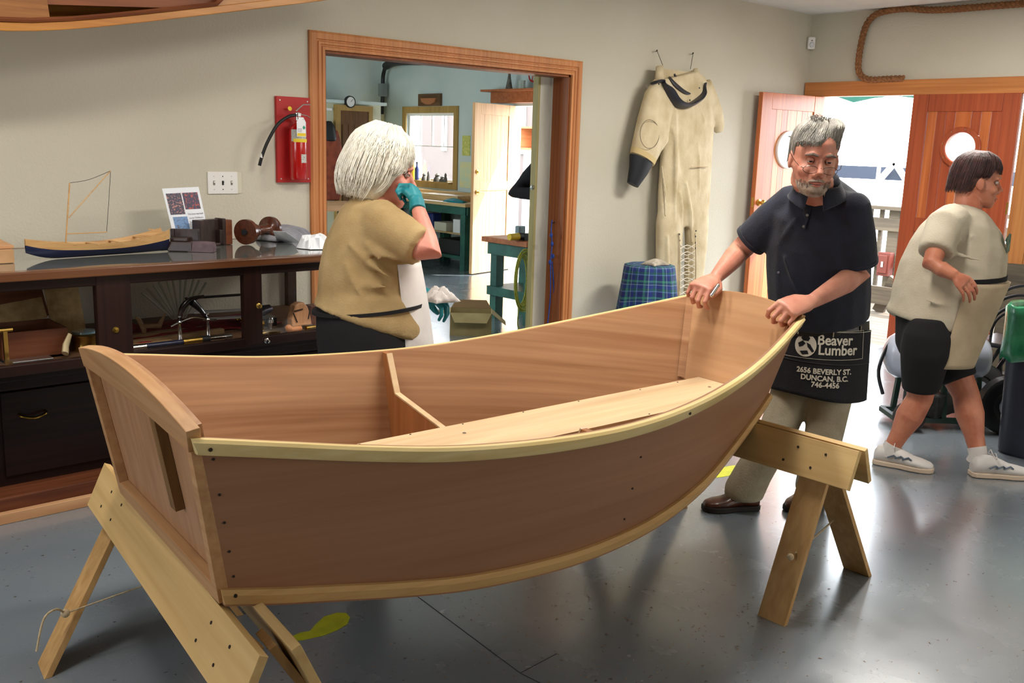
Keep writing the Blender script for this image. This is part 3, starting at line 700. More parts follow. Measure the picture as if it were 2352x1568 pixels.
# brass telescope tube along the glass
t = thing('telescope', 'long brass, steel and navy telescope tube lying behind the glass', 'telescope', (1.7, 3.985, SZ), 0, 'tools and curios in the display cabinet')
px_ = [1.445, 1.52, 1.68, 1.765, 1.80, 1.87, 1.905]
cols = [M_chrome, mat('navy_lacquer', (28,34,58), rough=.25), M_brass, M_black, M_chrome, M_steel]
rad = [.012, .0115, .015, .017, .013, .012]
for i in range(6):
    m = MB(); m.tube([(px_[i], 3.975, SZ+.018), (px_[i+1], 3.975, SZ+.018)], rad[i], 14); obj('tube_section', m, cols[i], t, smooth=True)
m = MB(); m.bb((1.51, 3.965, SZ), (1.54, 3.985, SZ+.01)); m.bb((1.86, 3.965, SZ), (1.88, 3.985, SZ+.01)); obj('cradle', m, M_mah, t)
# bowed instrument with chrome legs and black horn handle
t = thing('sextant_frame', 'chrome two-legged instrument with a curved black horn handle', 'instrument', (1.76, 4.04, SZ), 0, 'tools and curios in the display cabinet')
for x in (1.70, 1.83):
    m = MB(); m.lathe([(0,0),(.012,0),(.012,.012),(.007,.02),(.009,.05),(.006,.08),(.011,.09),(.007,.10),(0,.105)], (x, 4.05, SZ), (0,0,1), 14); m.ball((x, 4.05, SZ+.115), .007); obj('leg', m, M_chrome, t, smooth=True)
m = MB(); m.tube(spline([(1.66, 4.05, SZ+.075), (1.70, 4.05, SZ+.09), (1.765, 4.05, SZ+.105), (1.83, 4.05, SZ+.09), (1.87, 4.05, SZ+.085)], 5), .005, 8); obj('cross_bar', m, M_chrome, t, smooth=True)
m = MB(); m.tube(spline([(1.705, 4.06, SZ+.09), (1.712, 4.06, SZ+.135), (1.735, 4.06, SZ+.168), (1.775, 4.06, SZ+.188), (1.825, 4.06, SZ+.196)], 6), [.009+.013*math.sin(PI*min(1,i/22)) *(1 if i<20 else .6) for i in range(24)]+[.003], 10, flat=.6)
m.tube(spline([(1.765, 4.06, SZ+.175), (1.80, 4.06, SZ+.14), (1.828, 4.06, SZ+.10)], 6), [.022-.0010*i for i in range(13)], 10, flat=.6); obj('horn_handle', m, mat('black_horn', (26,18,20), rough=.12, coat=1), t, smooth=True)
# fan of glass rods
M_rod = mat('frosted_rod', (160,160,140), rough=.2, alpha=1)
t = thing('rod_fan', 'pale fan of thin rods standing at the back of the cabinet', 'rods', (1.86, 4.4, SZ), 0, 'tools and curios in the display cabinet')
for k in range(11):
    a = -.75+.13*k; m = MB(); m.tube([(1.86, 4.42, SZ), (1.86+.26*math.sin(a), 4.42+.01*(k % 2), SZ+.21*math.cos(a)+.02)], [.002, .0055], 6); obj('rod', m, M_rod, t)
m = MB(); m.lathe([(0,0),(.035,0),(.035,.02),(.01,.03),(0,.03)], (1.86, 4.42, SZ-.0), (0,0,1), 14); obj('base', m, M_mah, t)
# pale slats and rulers
M_slat = wood('old_slat', (150,120,82), (120,92,60), 'x', rough=.6)
for i, (a, b, w, h, mt, lab) in enumerate([((1.47, 4.22, 0), (2.10, 4.30, 0), .035, .02, M_slat, 'long tan wooden slat lying at the back of the shelf'), ((1.47, 4.10, 0), (1.95, 4.16, 0), .03, .02, M_slat, 'tan wooden slat behind the telescope'), ((1.46, 4.04, 0), (1.66, 4.045, 0), .025, .018, M_slat, 'short tan slat at the left corner of the middle pane'), ((2.06, 4.02, 0), (2.35, 4.04, 0), .02, .02, M_steel, 'steel rod lying on the shelf behind the right pane')]):
    m = MB(); z = SZ+h/2+.0005; m.beam(V(a)+V((0,0,z)), V(b)+V((0,0,z)), w, h); clutter('pine_lath' if i < 3 else 'steel_rod', m, mt, lab, 'slat' if i < 3 else 'rod')
# folding rulers, stack
for i, (a, b, z, mt, lab) in enumerate([((1.90, 4.36), (2.16, 4.30), .07, M_white, 'white folding ruler on top of the red cloth'), ((1.92, 4.30), (2.2, 4.24), .045, M_white, 'white folding ruler lowest on the red cloth'), ((1.90, 4.45), (2.2, 4.42), .125, M_black, 'dark caliper rule propped at the back')]):
    m = MB(); m.beam((a[0], a[1], SZ+z), (b[0], b[1], SZ+z), .03, .008); clutter('folding_ruler' if i < 2 else 'caliper_rule', m, mt, lab, 'ruler')
m = MB(); m.grid(lambda u, v: (1.50+.78*u, 4.20+.34*v, SZ+.001+.030*math.sin(PI*u)*math.sin(PI*v)*1.0+.006*math.sin(17*u+5*v)**2), 20, 14); clutter('red_cloth', m, M_cloth_r, 'dark red cloth bunched under the white rulers', 'cloth', smooth=True, solid=.004)
m = MB(); m.grid(lambda u, v: (1.46+.17*u, 4.02+.07*v, SZ+.001+.02*math.sin(PI*u)*math.sin(PI*v)), 12, 8); clutter('red_cloth', m, M_cloth_r, 'small dark red cloth in the left corner of the middle pane', 'cloth', smooth=True, solid=.003)
m = MB(); m.tube([(1.46, 4.30, SZ+.036), (1.60, 4.32, SZ+.036)], .018, 10); clutter('red_handled_tool', m, M_cloth_r, 'red-handled tool lying behind the middle pane', 'tool')
# small wooden stand with a carved bird tail
m = MB(); m.tube([(1.62, 4.25, SZ+.03), (1.60, 4.25, SZ+.08), (1.585, 4.25, SZ+.095)], [.012,.010,.006], 8); m.tube([(1.62, 4.25, SZ+.05), (1.69, 4.25, SZ+.045), (1.72, 4.25, SZ+.10)], [.012,.014,.004], 8); m.tube([(1.62, 4.25, SZ), (1.62, 4.25, SZ+.05)], .010, 8); clutter('carved_bird', m, M_slat, 'small carved wooden bird with a raised tail', 'carving', smooth=True)
# carved wooden face block
t = thing('carved_block', 'rounded pale wooden block with dark grooves cut in its face', 'carving', (2.305, 4.06, SZ), 0, 'tools and curios in the display cabinet')
m = MB(); lp_ = [(-.055, 0), (-.058, .05), (-.045, .085), (-.04, .115), (-.015, .128), (.012, .125), (.03, .105), (.045, .06), (.055, 0)]
m.prism(lp_, (2.305, 4.045, SZ), (1,0,0), (0,0,1), (0,.05,0)); obj('block', m, wood('pale_carving', (206,156,116), (184,132,92), 'z', rough=.5), t, bev=.006)
for (a, b) in (((-.045, .09), (0, .097)), ((-.05, .082), (-.03, .035)), ((.038, .085), (.03, .045))):
    m = MB(); m.beam((2.305+a[0], 4.043, SZ+a[1]), (2.305+b[0], 4.043, SZ+b[1]), .004, .006, (0,1,0)); obj('groove', m, M_dark, t)
m = MB(); m.bb((2.37, 4.08, SZ), (2.44, 4.14, SZ+.10)); clutter('wooden_block', m, M_base, 'brown wooden block beside the carved block', 'block', bev=.004)
m = MB(); m.lathe([(0,0),(.03,0),(.032,.03),(.02,.055),(0,.06)], (2.50, 4.07, SZ+.0), (0,0,1), 16); clutter('chrome_bell', m, M_chrome, 'small chrome dome by the right end of the cabinet', 'bell', smooth=True)
m = MB(); m.tube([(2.10, 4.2, SZ+.03), (2.16, 4.22, SZ+.07), (2.24, 4.24, SZ+.08)], [.02,.035,.02], 10, flat=.6); m.bb((2.10, 4.18, SZ), (2.24, 4.26, SZ+.04)); clutter('hand_plane', m, mat('iron_grey', (52,50,58), rough=.35, metal=.7), 'dark iron hand plane behind the right pane', 'plane', smooth=True)
for k, (x, y) in enumerate(((2.06, 4.14), (2.085, 4.20), (2.13, 4.12), (2.18, 4.13), (2.09, 4.28), (2.2, 4.17))):
    m = MB(); m.lathe([(0,0),(.012,0),(.010,.02),(.016,.03),(.012,.045),(0,.05)], (x, y, SZ), (0,0,1), 12); o = clutter('metal_fitting', m, M_chrome if k % 2 else M_brassd, ['brass fitting nearest the dark post behind the right pane', 'chrome fitting second from the dark post behind the right pane', 'brass fitting in front of the hand plane', 'chrome fitting just left of the carved block', 'brass fitting at the back near the white rulers', 'chrome fitting standing behind the hand plane'][k], 'fitting', 'small metal fittings behind the right pane', smooth=True)
m = MB(); m.lathe([(0,0),(.05,0),(.052,.008),(.04,.012),(0,.013)], (2.12, 4.03, SZ), (0,0,1), 24); clutter('brass_dish', m, M_brassd, 'shallow brass dish behind the right pane', 'dish', smooth=True)
m = MB(); m.tube([(2.20, 4.0, SZ+.013), (2.27, 4.0, SZ+.013)], .013, 12); m.ball((2.205, 4.0, SZ+.02), .018); clutter('wooden_toggle', m, mat('tan_wood', (200,130,80), rough=.5), 'small tan wooden toggle in front of the carved block', 'toggle', smooth=True)
m = MB(); m.lathe([(0,0),(.012,0),(.012,.05),(.006,.055),(0,.06)], (2.29, 3.99, SZ+.013), (1,0,0), 12); clutter('brass_socket', m, M_brassd, 'brass socket lying in front of the carved block', 'socket', smooth=True)
m = MB(); m.tube([(2.39, 3.995, SZ+.015), (2.52, 4.0, SZ+.015)], .015, 10); clutter('red_handled_tool', m, M_cloth_r, 'red-handled tool at the right end of the cabinet', 'tool', smooth=True)
# left pane: box with an open lid, parchment, drum clock
t = thing('instrument_box', 'open dark wooden instrument box with papers in its lid', 'box', (1.10, 4.2, SZ), 0, 'tools and curios in the display cabinet')
m = MB(); xa, xb, ya, yb = .985, 1.235, 4.05, 4.30
m.bb((xa, ya, SZ), (xb, ya+.012, SZ+.115)); m.bb((xa, yb-.012, SZ), (xb, yb, SZ+.115)); m.bb((xa, ya+.012, SZ), (xa+.012, yb-.012, SZ+.115)); m.bb((xb-.012, ya+.012, SZ), (xb, yb-.012, SZ+.115)); m.bb((xa, ya, SZ), (xb, yb, SZ+.01)); obj('box_body', m, M_base, t)
m = MB(); m.beam((1.11, 4.31, SZ+.115), (1.10, 4.36, SZ+.235), .26, .014, (0, 1, 0)); obj('box_lid', m, M_base, t)
m = MB(); m.beam((1.12, 4.295, SZ+.11), (1.112, 4.34, SZ+.20), .22, .003, (0, 1, 0)); obj('lid_paper', m, mat('aged_paper', (178,150,104), (150,122,80), rough=.8, scale=(25,25,25)), t)
m = MB(); m.grid(lambda u, v: (1.245+.14*u-.01*v, 4.34-.06*(1-v)+.02*math.sin(PI*u), SZ+.002+.24*v), 8, 8); clutter('parchment_chart', m, MATS['aged_paper'], 'tan parchment leaning beside the instrument box', 'paper', solid=.003)
t = thing('drum_clock', 'squat brass drum instrument with a pale blue dial', 'instrument', (1.30, 4.12, SZ), 0, 'tools and curios in the display cabinet')
dc = V((1.325, 4.13, SZ)); m = MB(); m.lathe([(0,0),(.058,0),(.06,.01),(.056,.02),(.056,.05),(.062,.058),(.062,.066),(.054,.072),(0,.072)], dc, (0,0,1), 32); obj('drum', m, M_brass, t, smooth=True)
m = MB(); m.lathe([(0,.0),(.052,0),(.05,.008),(0,.010)], dc+V((0,0,.0725)), (0,0,1), 32); obj('dial', m, mat('blue_dial', (126,160,170), rough=.15, coat=1), t, smooth=True)
m = MB(); m.tube([(.62, 4.0, SZ+.135), (1.02, 4.02, SZ+.135)], .008, 12); m.bb((.66, 3.99, SZ), (.68, 4.01, SZ+.13)); m.bb((.985, 4.012, SZ), (1.0, 4.03, SZ+.13)); clutter('brass_tube', m, M_brass, 'thin brass tube on stands behind the left pane', 'tube', smooth=True)
m = MB(); m.bb((.75, 4.1, SZ), (.93, 4.3, SZ+.09)); clutter('wooden_case', m, M_base, 'low brown wooden case at the left edge behind the glass', 'box', bev=.004)
m = MB(); m.bb((1.00, 3.97, SZ), (1.15, 4.03, SZ+.016)); clutter('steel_rule', m, M_steel, 'flat steel tool lying in front of the instrument box', 'tool', bev=.003)
m = MB(); m.tube([(1.20, 3.99, SZ+.022), (1.21, 4.01, SZ+.05), (1.235, 4.03, SZ+.09)], [.020,.018,.012], 10, flat=.6); clutter('bone_handle', m, mat('bone', (190,170,128), rough=.4), 'bone-coloured carved handle leaning by the drum instrument', 'handle', smooth=True)
# ------------------------------------------------------------------ things on the cabinet
def top(x, y): return at(x, y, 'z', TZ)
# model boat
pL, pR = top(110, 584), top(372, 573)
bow = at(57, 554, 'y', 4.22); stern = at(380, 538, 'y', 4.30)
t = thing('model_boat', 'little navy and tan wooden model boat with a bare mast on the cabinet', 'model boat', ((bow.x+stern.x)/2, 4.26, TZ))
N = 24; Lm = (stern-bow).length; dm = (stern-bow); dm.z = 0; dm.normalize(); wm = V((-dm.y, dm.x, 0))
def mw(u): return .062*max(0.0, math.sin(PI*min(u*1.0+.02, 1)/1.35))**.8 if u < .98 else .040
def mzt(u): return TZ+.058+.030*(2*u-1)**2+.016*(u > .5)*(2*u-1)**2
def mzb(u): return TZ+.001+.030*max(0, 1-u/.22)**2+.004*max(0, (u-.7)/.3)
def mpt(u, s_, v):
    p = bow+dm*Lm*u; w = mw(u)*(math.sin(v*PI/2))**.6 if v > 0 else 0
    return V((p.x, p.y, 0)) + wm*s_*w + V((0, 0, mzb(u)+(mzt(u)-mzb(u))*v))
def hull(m, v0, v1, off):
    rr = []
    for i in range(N+1):
        u = i/N; ring = []
        K = 5
        for j in range(K+1): ring.append(mpt(u, -1, v1-(v1-v0)*j/K))
        for j in range(K+1): ring.append(mpt(u, 1, v0+(v1-v0)*j/K))
        inn = [V((p.x, p.y, p.z)) - (p - (bow+dm*Lm*u)).dot(wm)*wm*off + V((0,0, .003 if v0 == 0 else 0)) for p in reversed(ring)]
        rr.append(ring+inn)
    m.rings(rr)
m = MB(); hull(m, 0, .55, .1); obj('hull', m, mat('navy_paint', (24,30,62), rough=.35), t, smooth=True)
m = MB()
for sg in (-1, 1):
    rr = []
    for i in range(N+1):
        u = i/N; a = mpt(u, sg, .55); b = mpt(u, sg, 1.0)
        rr.append([a, b, b-wm*sg*min(.005, mw(u)*.5), a-wm*sg*min(.005, mw(u)*.5)])
    m.rings(rr)
M_tan = wood('model_tan', (206,166,112), (184,140,88), 'x', rough=.5, fine=80)
obj('topsides', m, M_tan, t)
m = MB(); rr = [[mpt(i/N, -1, .5)+wm*.002, mpt(i/N, 1, .5)-wm*.002, mpt(i/N, 1, .5)-wm*.002+V((0,0,.003)), mpt(i/N, -1, .5)+wm*.002+V((0,0,.003))] for i in range(N+1)]; m.rings(rr); obj('deck', m, M_tan, t)
for u in (.3, .45, .62, .8):
    m = MB(); m.beam(mpt(u, -1, .92), mpt(u, 1, .92), .012, .003); obj('thwart', m, M_tan, t)
m = MB(); a = mpt(.985, 0, .1); m.beam(V((a.x, a.y, TZ+.004)), V((a.x, a.y, TZ+.07)), .006, .03, dm); obj('rudder', m, MATS['navy_paint'], t)
m = MB(); a = mpt(.98, 0, 1); m.beam(V((a.x, a.y, TZ+.09)), V((a.x, a.y, TZ+.105))-dm*.07, .006, .005); obj('tiller', m, M_tan, t)
yb_ = 4.26
mb_ = at(151, 558, 'y', yb_); mt_ = at(160, 420, 'y', yb_); pk = at(254, 392, 'y', yb_+.02); sp = at(158, 500, 'y', yb_); bm0 = at(152, 537, 'y', yb_); bm1 = at(245, 533, 'y', yb_+.02)
m = MB(); m.tube([mb_, mt_], .0032, 8); obj('mast', m, M_tan, t)
m = MB(); m.tube([sp, pk], .0022, 6); obj('sprit', m, M_tan, t)
m = MB(); m.tube([bm0, bm1], .0022, 6); obj('boom', m, M_tan, t)
m = MB(); m.tube(spline([mt_, at(205, 412, 'y', yb_), pk], 6), .0011, 5); obj('rigging_line', m, M_black, t)
m = MB(); m.tube(spline([pk, at(250, 460, 'y', yb_+.02), bm1], 6), .0011, 5); obj('rigging_line', m, M_black, t)
# photo card
M_card = mat('card_white', (228,232,238), rough=.5)
ca, cb, cc, cd = at(372, 433, 'y', 4.52), at(456, 429, 'y', 4.52), at(484, 560, 'y', 4.47), at(404, 566, 'y', 4.47)
cd.z = max(cd.z, TZ+.003); cc.z = max(cc.z, TZ+.003)
ex = (cb-ca); ey = (cd-ca); nn = ex.cross(ey).normalized()
if nn.y > 0: nn = -nn
t = thing('photo_card', 'white information card with small photographs leaning behind the carved blocks', 'card', (cd+cc)/2 - V((0,0,.003)))
def cp_(u, v, off=0): return ca + ex*u + ey*v + (cc-cd-ex)*u*v + nn*off
def quad(m, u0, v0, u1, v1, off):
    m.add([cp_(u0,v0,off), cp_(u1,v0,off), cp_(u1,v1,off), cp_(u0,v1,off)], [(0,1,2,3)])
m = MB(); a = [cp_(0,0,-.001), cp_(1,0,-.001), cp_(1,1,-.001), cp_(0,1,-.001)]; b = [cp_(0,0,.001), cp_(1,0,.001), cp_(1,1,.001), cp_(0,1,.001)]
m.add(a+b, [(0,1,2,3),(7,6,5,4),(0,4,5,1),(1,5,6,2),(2,6,7,3),(3,7,4,0)]); obj('card', m, M_card, t)
ph = [(.06,.09,.47,.46,(96,92,84),(206,150,130),(50,52,84)), (.50,.09,.93,.38,(80,70,76),(190,90,70),(60,60,90)), (.10,.50,.50,.79,(120,130,150),(90,84,74),(110,150,200)), (.56,.72,.95,.95,(110,120,130),(90,60,50),(150,160,170))]
for k, (u0, v0, u1, v1, c1, c2, c3) in enumerate(ph):
    m = MB(); quad(m, u0, v0, u1, v1, .0016); obj('photograph', m, mat('photo_%d' % k, c1, c2, c3=c3, rough=.4, scale=(110,110,110), contrast=(.3,.7)), t)
def text_mesh(name, body, size, origin, ex, ey, mt, parent, align='LEFT', ext=.0004, bold=0, sx=1.0, wrap=None, off=0):
    cu = bpy.data.curves.new(name, 'FONT'); cu.body = body; cu.size = size; cu.align_x = align; cu.extrude = ext; cu.offset = bold; cu.resolution_u = 3
    to = bpy.data.objects.new(name, cu); COL.objects.link(to)
    dg = bpy.context.evaluated_depsgraph_get(); dg.update(); me = bpy.data.meshes.new_from_object(to.evaluated_get(dg))
    COL.objects.unlink(to); bpy.data.objects.remove(to)
    ex = V(ex).normalized(); ey = V(ey).normalized(); ez = ex.cross(ey)
    inv = wmat(parent).inverted()
    for v in me.vertices:
        c = v.co
        p = wrap(c.x*sx, c.y, c.z) if wrap else V(origin)+ex*c.x*sx+ey*c.y+ez*(c.z+off)
        v.co = inv @ p
    o = bpy.data.objects.new(name, me); COL.objects.link(o); o.parent = parent; me.materials.append(mt); return o
M_ink = mat('grey_ink', (90,90,100), rough=.7)
for k, ln in enumerate(['This boat was built', "in our Children's", 'Summer Camp by', 'kids ages 9-12']):
    text_mesh('caption_line', ln, .0125, cp_(.75, .475+.068*k, .0018), ex, -ey, M_ink, t, 'CENTER', ext=.0001, sx=.82)
# carved dark blocks
M_blk = mat('old_dark_oak', (58,40,36), (34,22,20), rough=.45, scale=(30,30,12), coat=.2)
M_blk2 = mat('worn_end_grain', (104,86,92), (84,66,72), rough=.6, scale=(30,30,30))
t = thing('carved_mould', 'dark carved wooden mould with a rounded worn nose lying on the cabinet', 'mould', top(430, 572))
b0 = top(384, 577); b1 = top(489, 580)
q = b0; D1 = (b1-b0); D1.z = 0; L1 = D1.length; D1.normalize(); W1 = V((-D1.y, D1.x, 0))
if W1.y < 0: W1 = -W1
def lb(m, a0, a1, w0, w1, z0, z1):
    P = lambda a, w, z: V((q.x, q.y, TZ)) + D1*a + W1*w + V((0, 0, z))
    m.add([P(a0,w0,z0),P(a1,w0,z0),P(a1,w1,z0),P(a0,w1,z0),P(a0,w0,z1),P(a1,w0,z1),P(a1,w1,z1),P(a0,w1,z1)], [(3,2,1,0),(4,5,6,7),(0,1,5,4),(1,2,6,5),(2,3,7,6),(3,0,4,7)])
m = MB(); lb(m, 0, L1*.55, 0, .05, .0, .045); lb(m, .01, L1*.42, .012, .05, .045, .062); obj('mould_body', m, M_blk, t, bev=.004)
m = MB(); lb(m, 0, L1*.62, .055, .075, .0, .098); lb(m, 0, .02, .05, .056, 0, .098); obj('back_plate', m, M_blk, t, bev=.003)
m = MB(); P = lambda a, w, z: V((q.x, q.y, TZ)) + D1*a + W1*w + V((0, 0, z))
prof = [(0, 0), (.055, 0), (.058, .02), (.05, .036), (.035, .044), (.015, .044), (.003, .034)]
m.rings([[P(L1*.45+k*(L1*.55)/3, w, z*(1+.08*math.sin(k))+.0005) for w, z in prof] for k in range(4)]); obj('nose', m, M_blk2, t, smooth=True)
t = thing('dovetailed_block', 'upright dark wooden block with a stepped slot beside the card', 'block', top(515, 570))
q = top(462, 567); e_ = top(520, 562); D1 = (e_-q); D1.z = 0; L1 = D1.length; D1.normalize(); W1 = V((-D1.y, D1.x, 0))
if W1.y < 0: W1 = -W1
H = .125
m = MB(); lb(m, 0, .022, 0, .06, 0, H); lb(m, L1-.018, L1, 0, .06, 0, H+.004); lb(m, .022, L1-.018, .03, .06, 0, H); lb(m, L1-.038, L1-.018, 0, .03, 0, H*.6); lb(m, .022, L1-.018, 0, .03, 0, .012); obj('block_body', m, M_blk, t, bev=.002)
m = MB(); lb(m, L1+.0005, L1+.04, 0, .06, 0, H-.004); obj('side_cheek', m, M_base, t, bev=.003)
# turned wooden spool
t = thing('wooden_spool', 'turned dark wooden spool with two flanges lying on its side', 'spool', top(590, 558))
c0 = at(563, 525, 'y', 4.40); c1 = at(618, 520, 'y', 4.52); R0 = .062
c0.z = TZ+R0+.001; c1.z = TZ+R0+.001
a_ = (c1-c0); Ls = a_.length; 
m = MB(); m.lathe([(0,-.002),(R0,-.002),(R0,.022),(.03,.026),(.018,.035),(.026,.05),(.034,.068),(.036,.085),(.03,.105),(.02,.118),(.024,.128),(.018,Ls-.02),(.03,Ls-.006),(R0,Ls),(R0,Ls+.02),(.02,Ls+.022),(.015,Ls+.03),(.015,Ls+.045),(0,Ls+.046)], c0, a_, 32)
obj('spool_body', m, wood('spool_walnut', (96,50,28), (62,28,16), 'x', rough=.28, coat=.5), t, smooth=True, ang=50)
m = MB(); m.lathe([(0,.001),(.014,.001),(.014,.014),(0,.014)], c0-a_.normalized()*.014, a_, 16); obj('axle_end', m, M_black, t)
# grey cloth and white papers
M_grey = mat('grey_cloth', (150,150,158), (124,124,134), rough=.9, scale=(12,12,12), sheen=.3)
random.seed(3)
def crumple(cx, cy, wx, wy, h, seed, n=26, zb=TZ, rot=0.0):
    rs = random.Random(seed); ws = [(rs.uniform(8, 30), rs.uniform(8, 30), rs.uniform(0, 6), rs.uniform(.15, .5)) for _ in range(6)]
    cr, sr = math.cos(rot), math.sin(rot)
    def f(u, v):
        e = (max(0, math.sin(PI*u))**.45)*(max(0, math.sin(PI*v))**.45)
        z = sum(a*math.sin(p*u+q*v+c) for p, q, c, a in ws)/2.2
        x = (u-.5)*wx*(1+.15*math.sin(5*v+seed)); y = (v-.5)*wy*(1+.15*math.sin(6*u+seed))
        return V((cx+x*cr-y*sr, cy+x*sr+y*cr, zb+.002+e*h*max(.15, .65+.5*z)))
    return f
m = MB(); m.grid(crumple(2.50, 4.56, .26, .22, .085, 5), 40, 34); g_ = obj('grey_rag', m, M_grey, smooth=True, solid=.004, soff=1); tag(g_, 'crumpled grey cloth beside the wooden spool', 'cloth')
M_paper = mat('white_paper', (232,234,238), rough=.6)
pq = [at(628, 531, 'y', 4.30), at(655, 531, 'y', 4.32), at(692, 556, 'y', 4.26), at(666, 558, 'y', 4.24)]
a = top(633, 552); b = top(670, 560); 
t = thing('paper_slip', 'white printed slip of paper standing curled on the glass', 'paper', top(650, 558))
pa = [V((top(636,553).x, top(636,553).y, TZ+.001)), V((top(672,558).x, top(672,558).y, TZ+.001)), at(690, 556, 'y', 4.22), at(656, 532, 'y', 4.30), at(627, 530, 'y', 4.30)]
m = MB(); m.add(pa, [(0, 1, 2, 3, 4)]); obj('paper', m, M_paper, t, solid=.0008)
text_mesh('print', 'R39', .014, at(632, 545, 'y', 4.285), (1,0,-.1), (0.1,0,1), M_ink, t, ext=.0001)
m = MB(); f0 = crumple(2.43, 4.13, .15, .14, .075, 11); rs_ = random.Random(6); jt = {}
def fj(u, v):
    p = f0(u, v); k = (round(u*9), round(v*8))
    if 0 < u < 1 and 0 < v < 1: p = p+V((rs_.uniform(-.008,.008), rs_.uniform(-.008,.008), rs_.uniform(-.004,.022)))
    return p
m.grid(fj, 9, 8); w_ = obj('crumpled_paper', m, M_paper, solid=.0012, soff=1); tag(w_, 'crumpled white paper near the front edge of the cabinet', 'paper')
# cardboard at far left
M_kraft = mat('kraft_cardboard', (190,150,108), (172,132,92), rough=.8, scale=(8,8,8))
k0 = top(0, 604); k1 = top(34, 604)
t = thing('wooden_tray', 'tan box with a slanting lid at the left end of the cabinet', 'box', (k1.x-.15, k1.y+.12, TZ))
m = MB(); m.bb((k1.x-.32, k1.y, TZ), (k1.x-.0, k1.y+.16, TZ+.055)); obj('tray', m, M_kraft, t, bev=.003)
m = MB(); m.beam((k1.x-.05, k1.y+.01, TZ+.062), (k1.x-.09, k1.y+.15, TZ+.09), .12, .01); obj('lid', m, M_pale, t)
# ------------------------------------------------------------------ wall things
M_redp = mat('red_board', (176,26,24), (160,20,20), rough=.45)
M_redc = mat('red_enamel', (176,14,14), rough=.18, coat=.8)
t = thing('extinguisher_board', 'red backing board fixed to the wall beside the doorway casing', 'board', (2.65, 4.72, 1.315))
ext_a = at(635, 220, 'y', 4.70); ext_b = at(713, 419, 'y', 4.70)
m = MB(); m.bb((ext_a.x, 4.702, ext_b.z), (2.742, 4.7235, ext_a.z)); obj('board', m, M_redp, t, bev=.002)
t.location = ((ext_a.x+2.742)/2, 4.72, ext_b.z); t.children[0].location -= V(((ext_a.x+2.742)/2, 4.72, ext_b.z)) - V((2.65, 4.72, 1.315))
for x in (ext_a.x+.02, 2.725):
    for z in (ext_b.z+.02, ext_a.z-.02):
        m = MB(); disc(m, (x, 4.702, z), (0,-1,0), .004, .002, 8); obj('screw', m, M_steel, t)
ec = at(688, 350, 'y', 4.62); r_ = .047; zb0 = at(688, 413, 'y', 4.62).z; zt0 = at(688, 283, 'y', 4.62).z
t = thing('fire_extinguisher', 'red fire extinguisher with a black hose hanging on the red board', 'fire extinguisher', (ec.x, 4.64, zb0))
ax_ = V((ec.x+.006, 4.645, 0))
m = MB(); m.lathe([(0,0),(r_*.8,0),(r_,.012),(r_,zt0-zb0-.045),(r_*.86,zt0-zb0-.02),(r_*.5,zt0-zb0-.004),(.016,zt0-zb0),(.016,zt0-zb0+.015),(0,zt0-zb0+.016)], V((ax_.x, ax_.y, zb0)), (0,0,1), 32); obj('cylinder', m, M_redc, t, smooth=True)
vz = zt0+.012
m = MB(); m.lathe([(0,0),(.013,0),(.013,.02),(.018,.024),(.018,.04),(.01,.046),(0,.047)], V((ax_.x, ax_.y, vz)), (0,0,1), 16); obj('valve', m, M_chrome, t, smooth=True)
m = MB(); m.beam((ax_.x-.012, ax_.y, vz+.05), (ax_.x+.03, ax_.y, vz+.085), .014, .006); m.beam((ax_.x+.03, ax_.y, vz+.085), (ax_.x+.075, ax_.y, vz+.088), .014, .006); obj('lever', m, M_chrome, t, bev=.002)
m = MB(); m.beam((ax_.x, ax_.y, vz+.036), (ax_.x+.05, ax_.y, vz+.03), .014, .005); m.beam((ax_.x+.05, ax_.y, vz+.03), (ax_.x+.075, ax_.y, vz+.018), .014, .005); obj('carry_handle', m, M_chrome, t, bev=.002)
hz = [V((ax_.x-.012, ax_.y-.005, vz+.03)), at(662, 268, 'y', 4.63), at(637, 287, 'y', 4.63), at(615, 325, 'y', 4.64), at(602, 358, 'y', 4.65), at(596, 380, 'y', 4.66)]
m = MB(); m.tube(spline(hz, 6), .0085, 12); obj('hose', m, M_black, t, smooth=True)
m = MB(); m.tube([at(603, 354, 'y', 4.65), at(600, 362, 'y', 4.652)], .0092, 12); obj('hose_band', m, M_white, t)
def lab(name, a0, a1, z0, z1, mt, extra=.0008):
    m = MB(); K = 12; vs = []
    for i in range(K+1):
        a = math.radians(a0+(a1-a0)*i/K); vs.append([V((ax_.x+math.cos(a)*(r_+extra), ax_.y+math.sin(a)*(r_+extra), z)) for z in (z0, z1)])
    m.add([p for r in vs for p in r], [(2*i, 2*i+2, 2*i+3, 2*i+1) for i in range(K)]); return obj(name, m, mt, t)
M_yel = mat('label_yellow', (226,196,40), rough=.5)
lab('upper_label', -165, -60, zb0+.20, zb0+.262, mat('label_grey', (196,196,188), (150,150,140), rough=.5, scale=(150,150,300)))
lab('label_band', -150, -50, zb0+.197, zb0+.214, M_yel, .0012)
lab('inspection_label', -100, -58, zb0+.09, zb0+.135, mat('label_print', (206,206,200), (120,110,100), rough=.5, scale=(200,200,500), contrast=(.5,.6)))
tg = V((ax_.x-.005, ax_.y-r_-.004, 0))
m = MB(); m.add([tg+V((-.030,0,zb0+.225)), tg+V((.024,0,zb0+.225)), tg+V((.024,0,zb0+.30)), tg+V((.012,.004,zb0+.325)), tg+V((-.014,.004,zb0+.325)), tg+V((-.030,0,zb0+.30))], [(0,1,2,3,4,5)]); tag_ = obj('paper_tag', m, M_paper, t, solid=.0006)
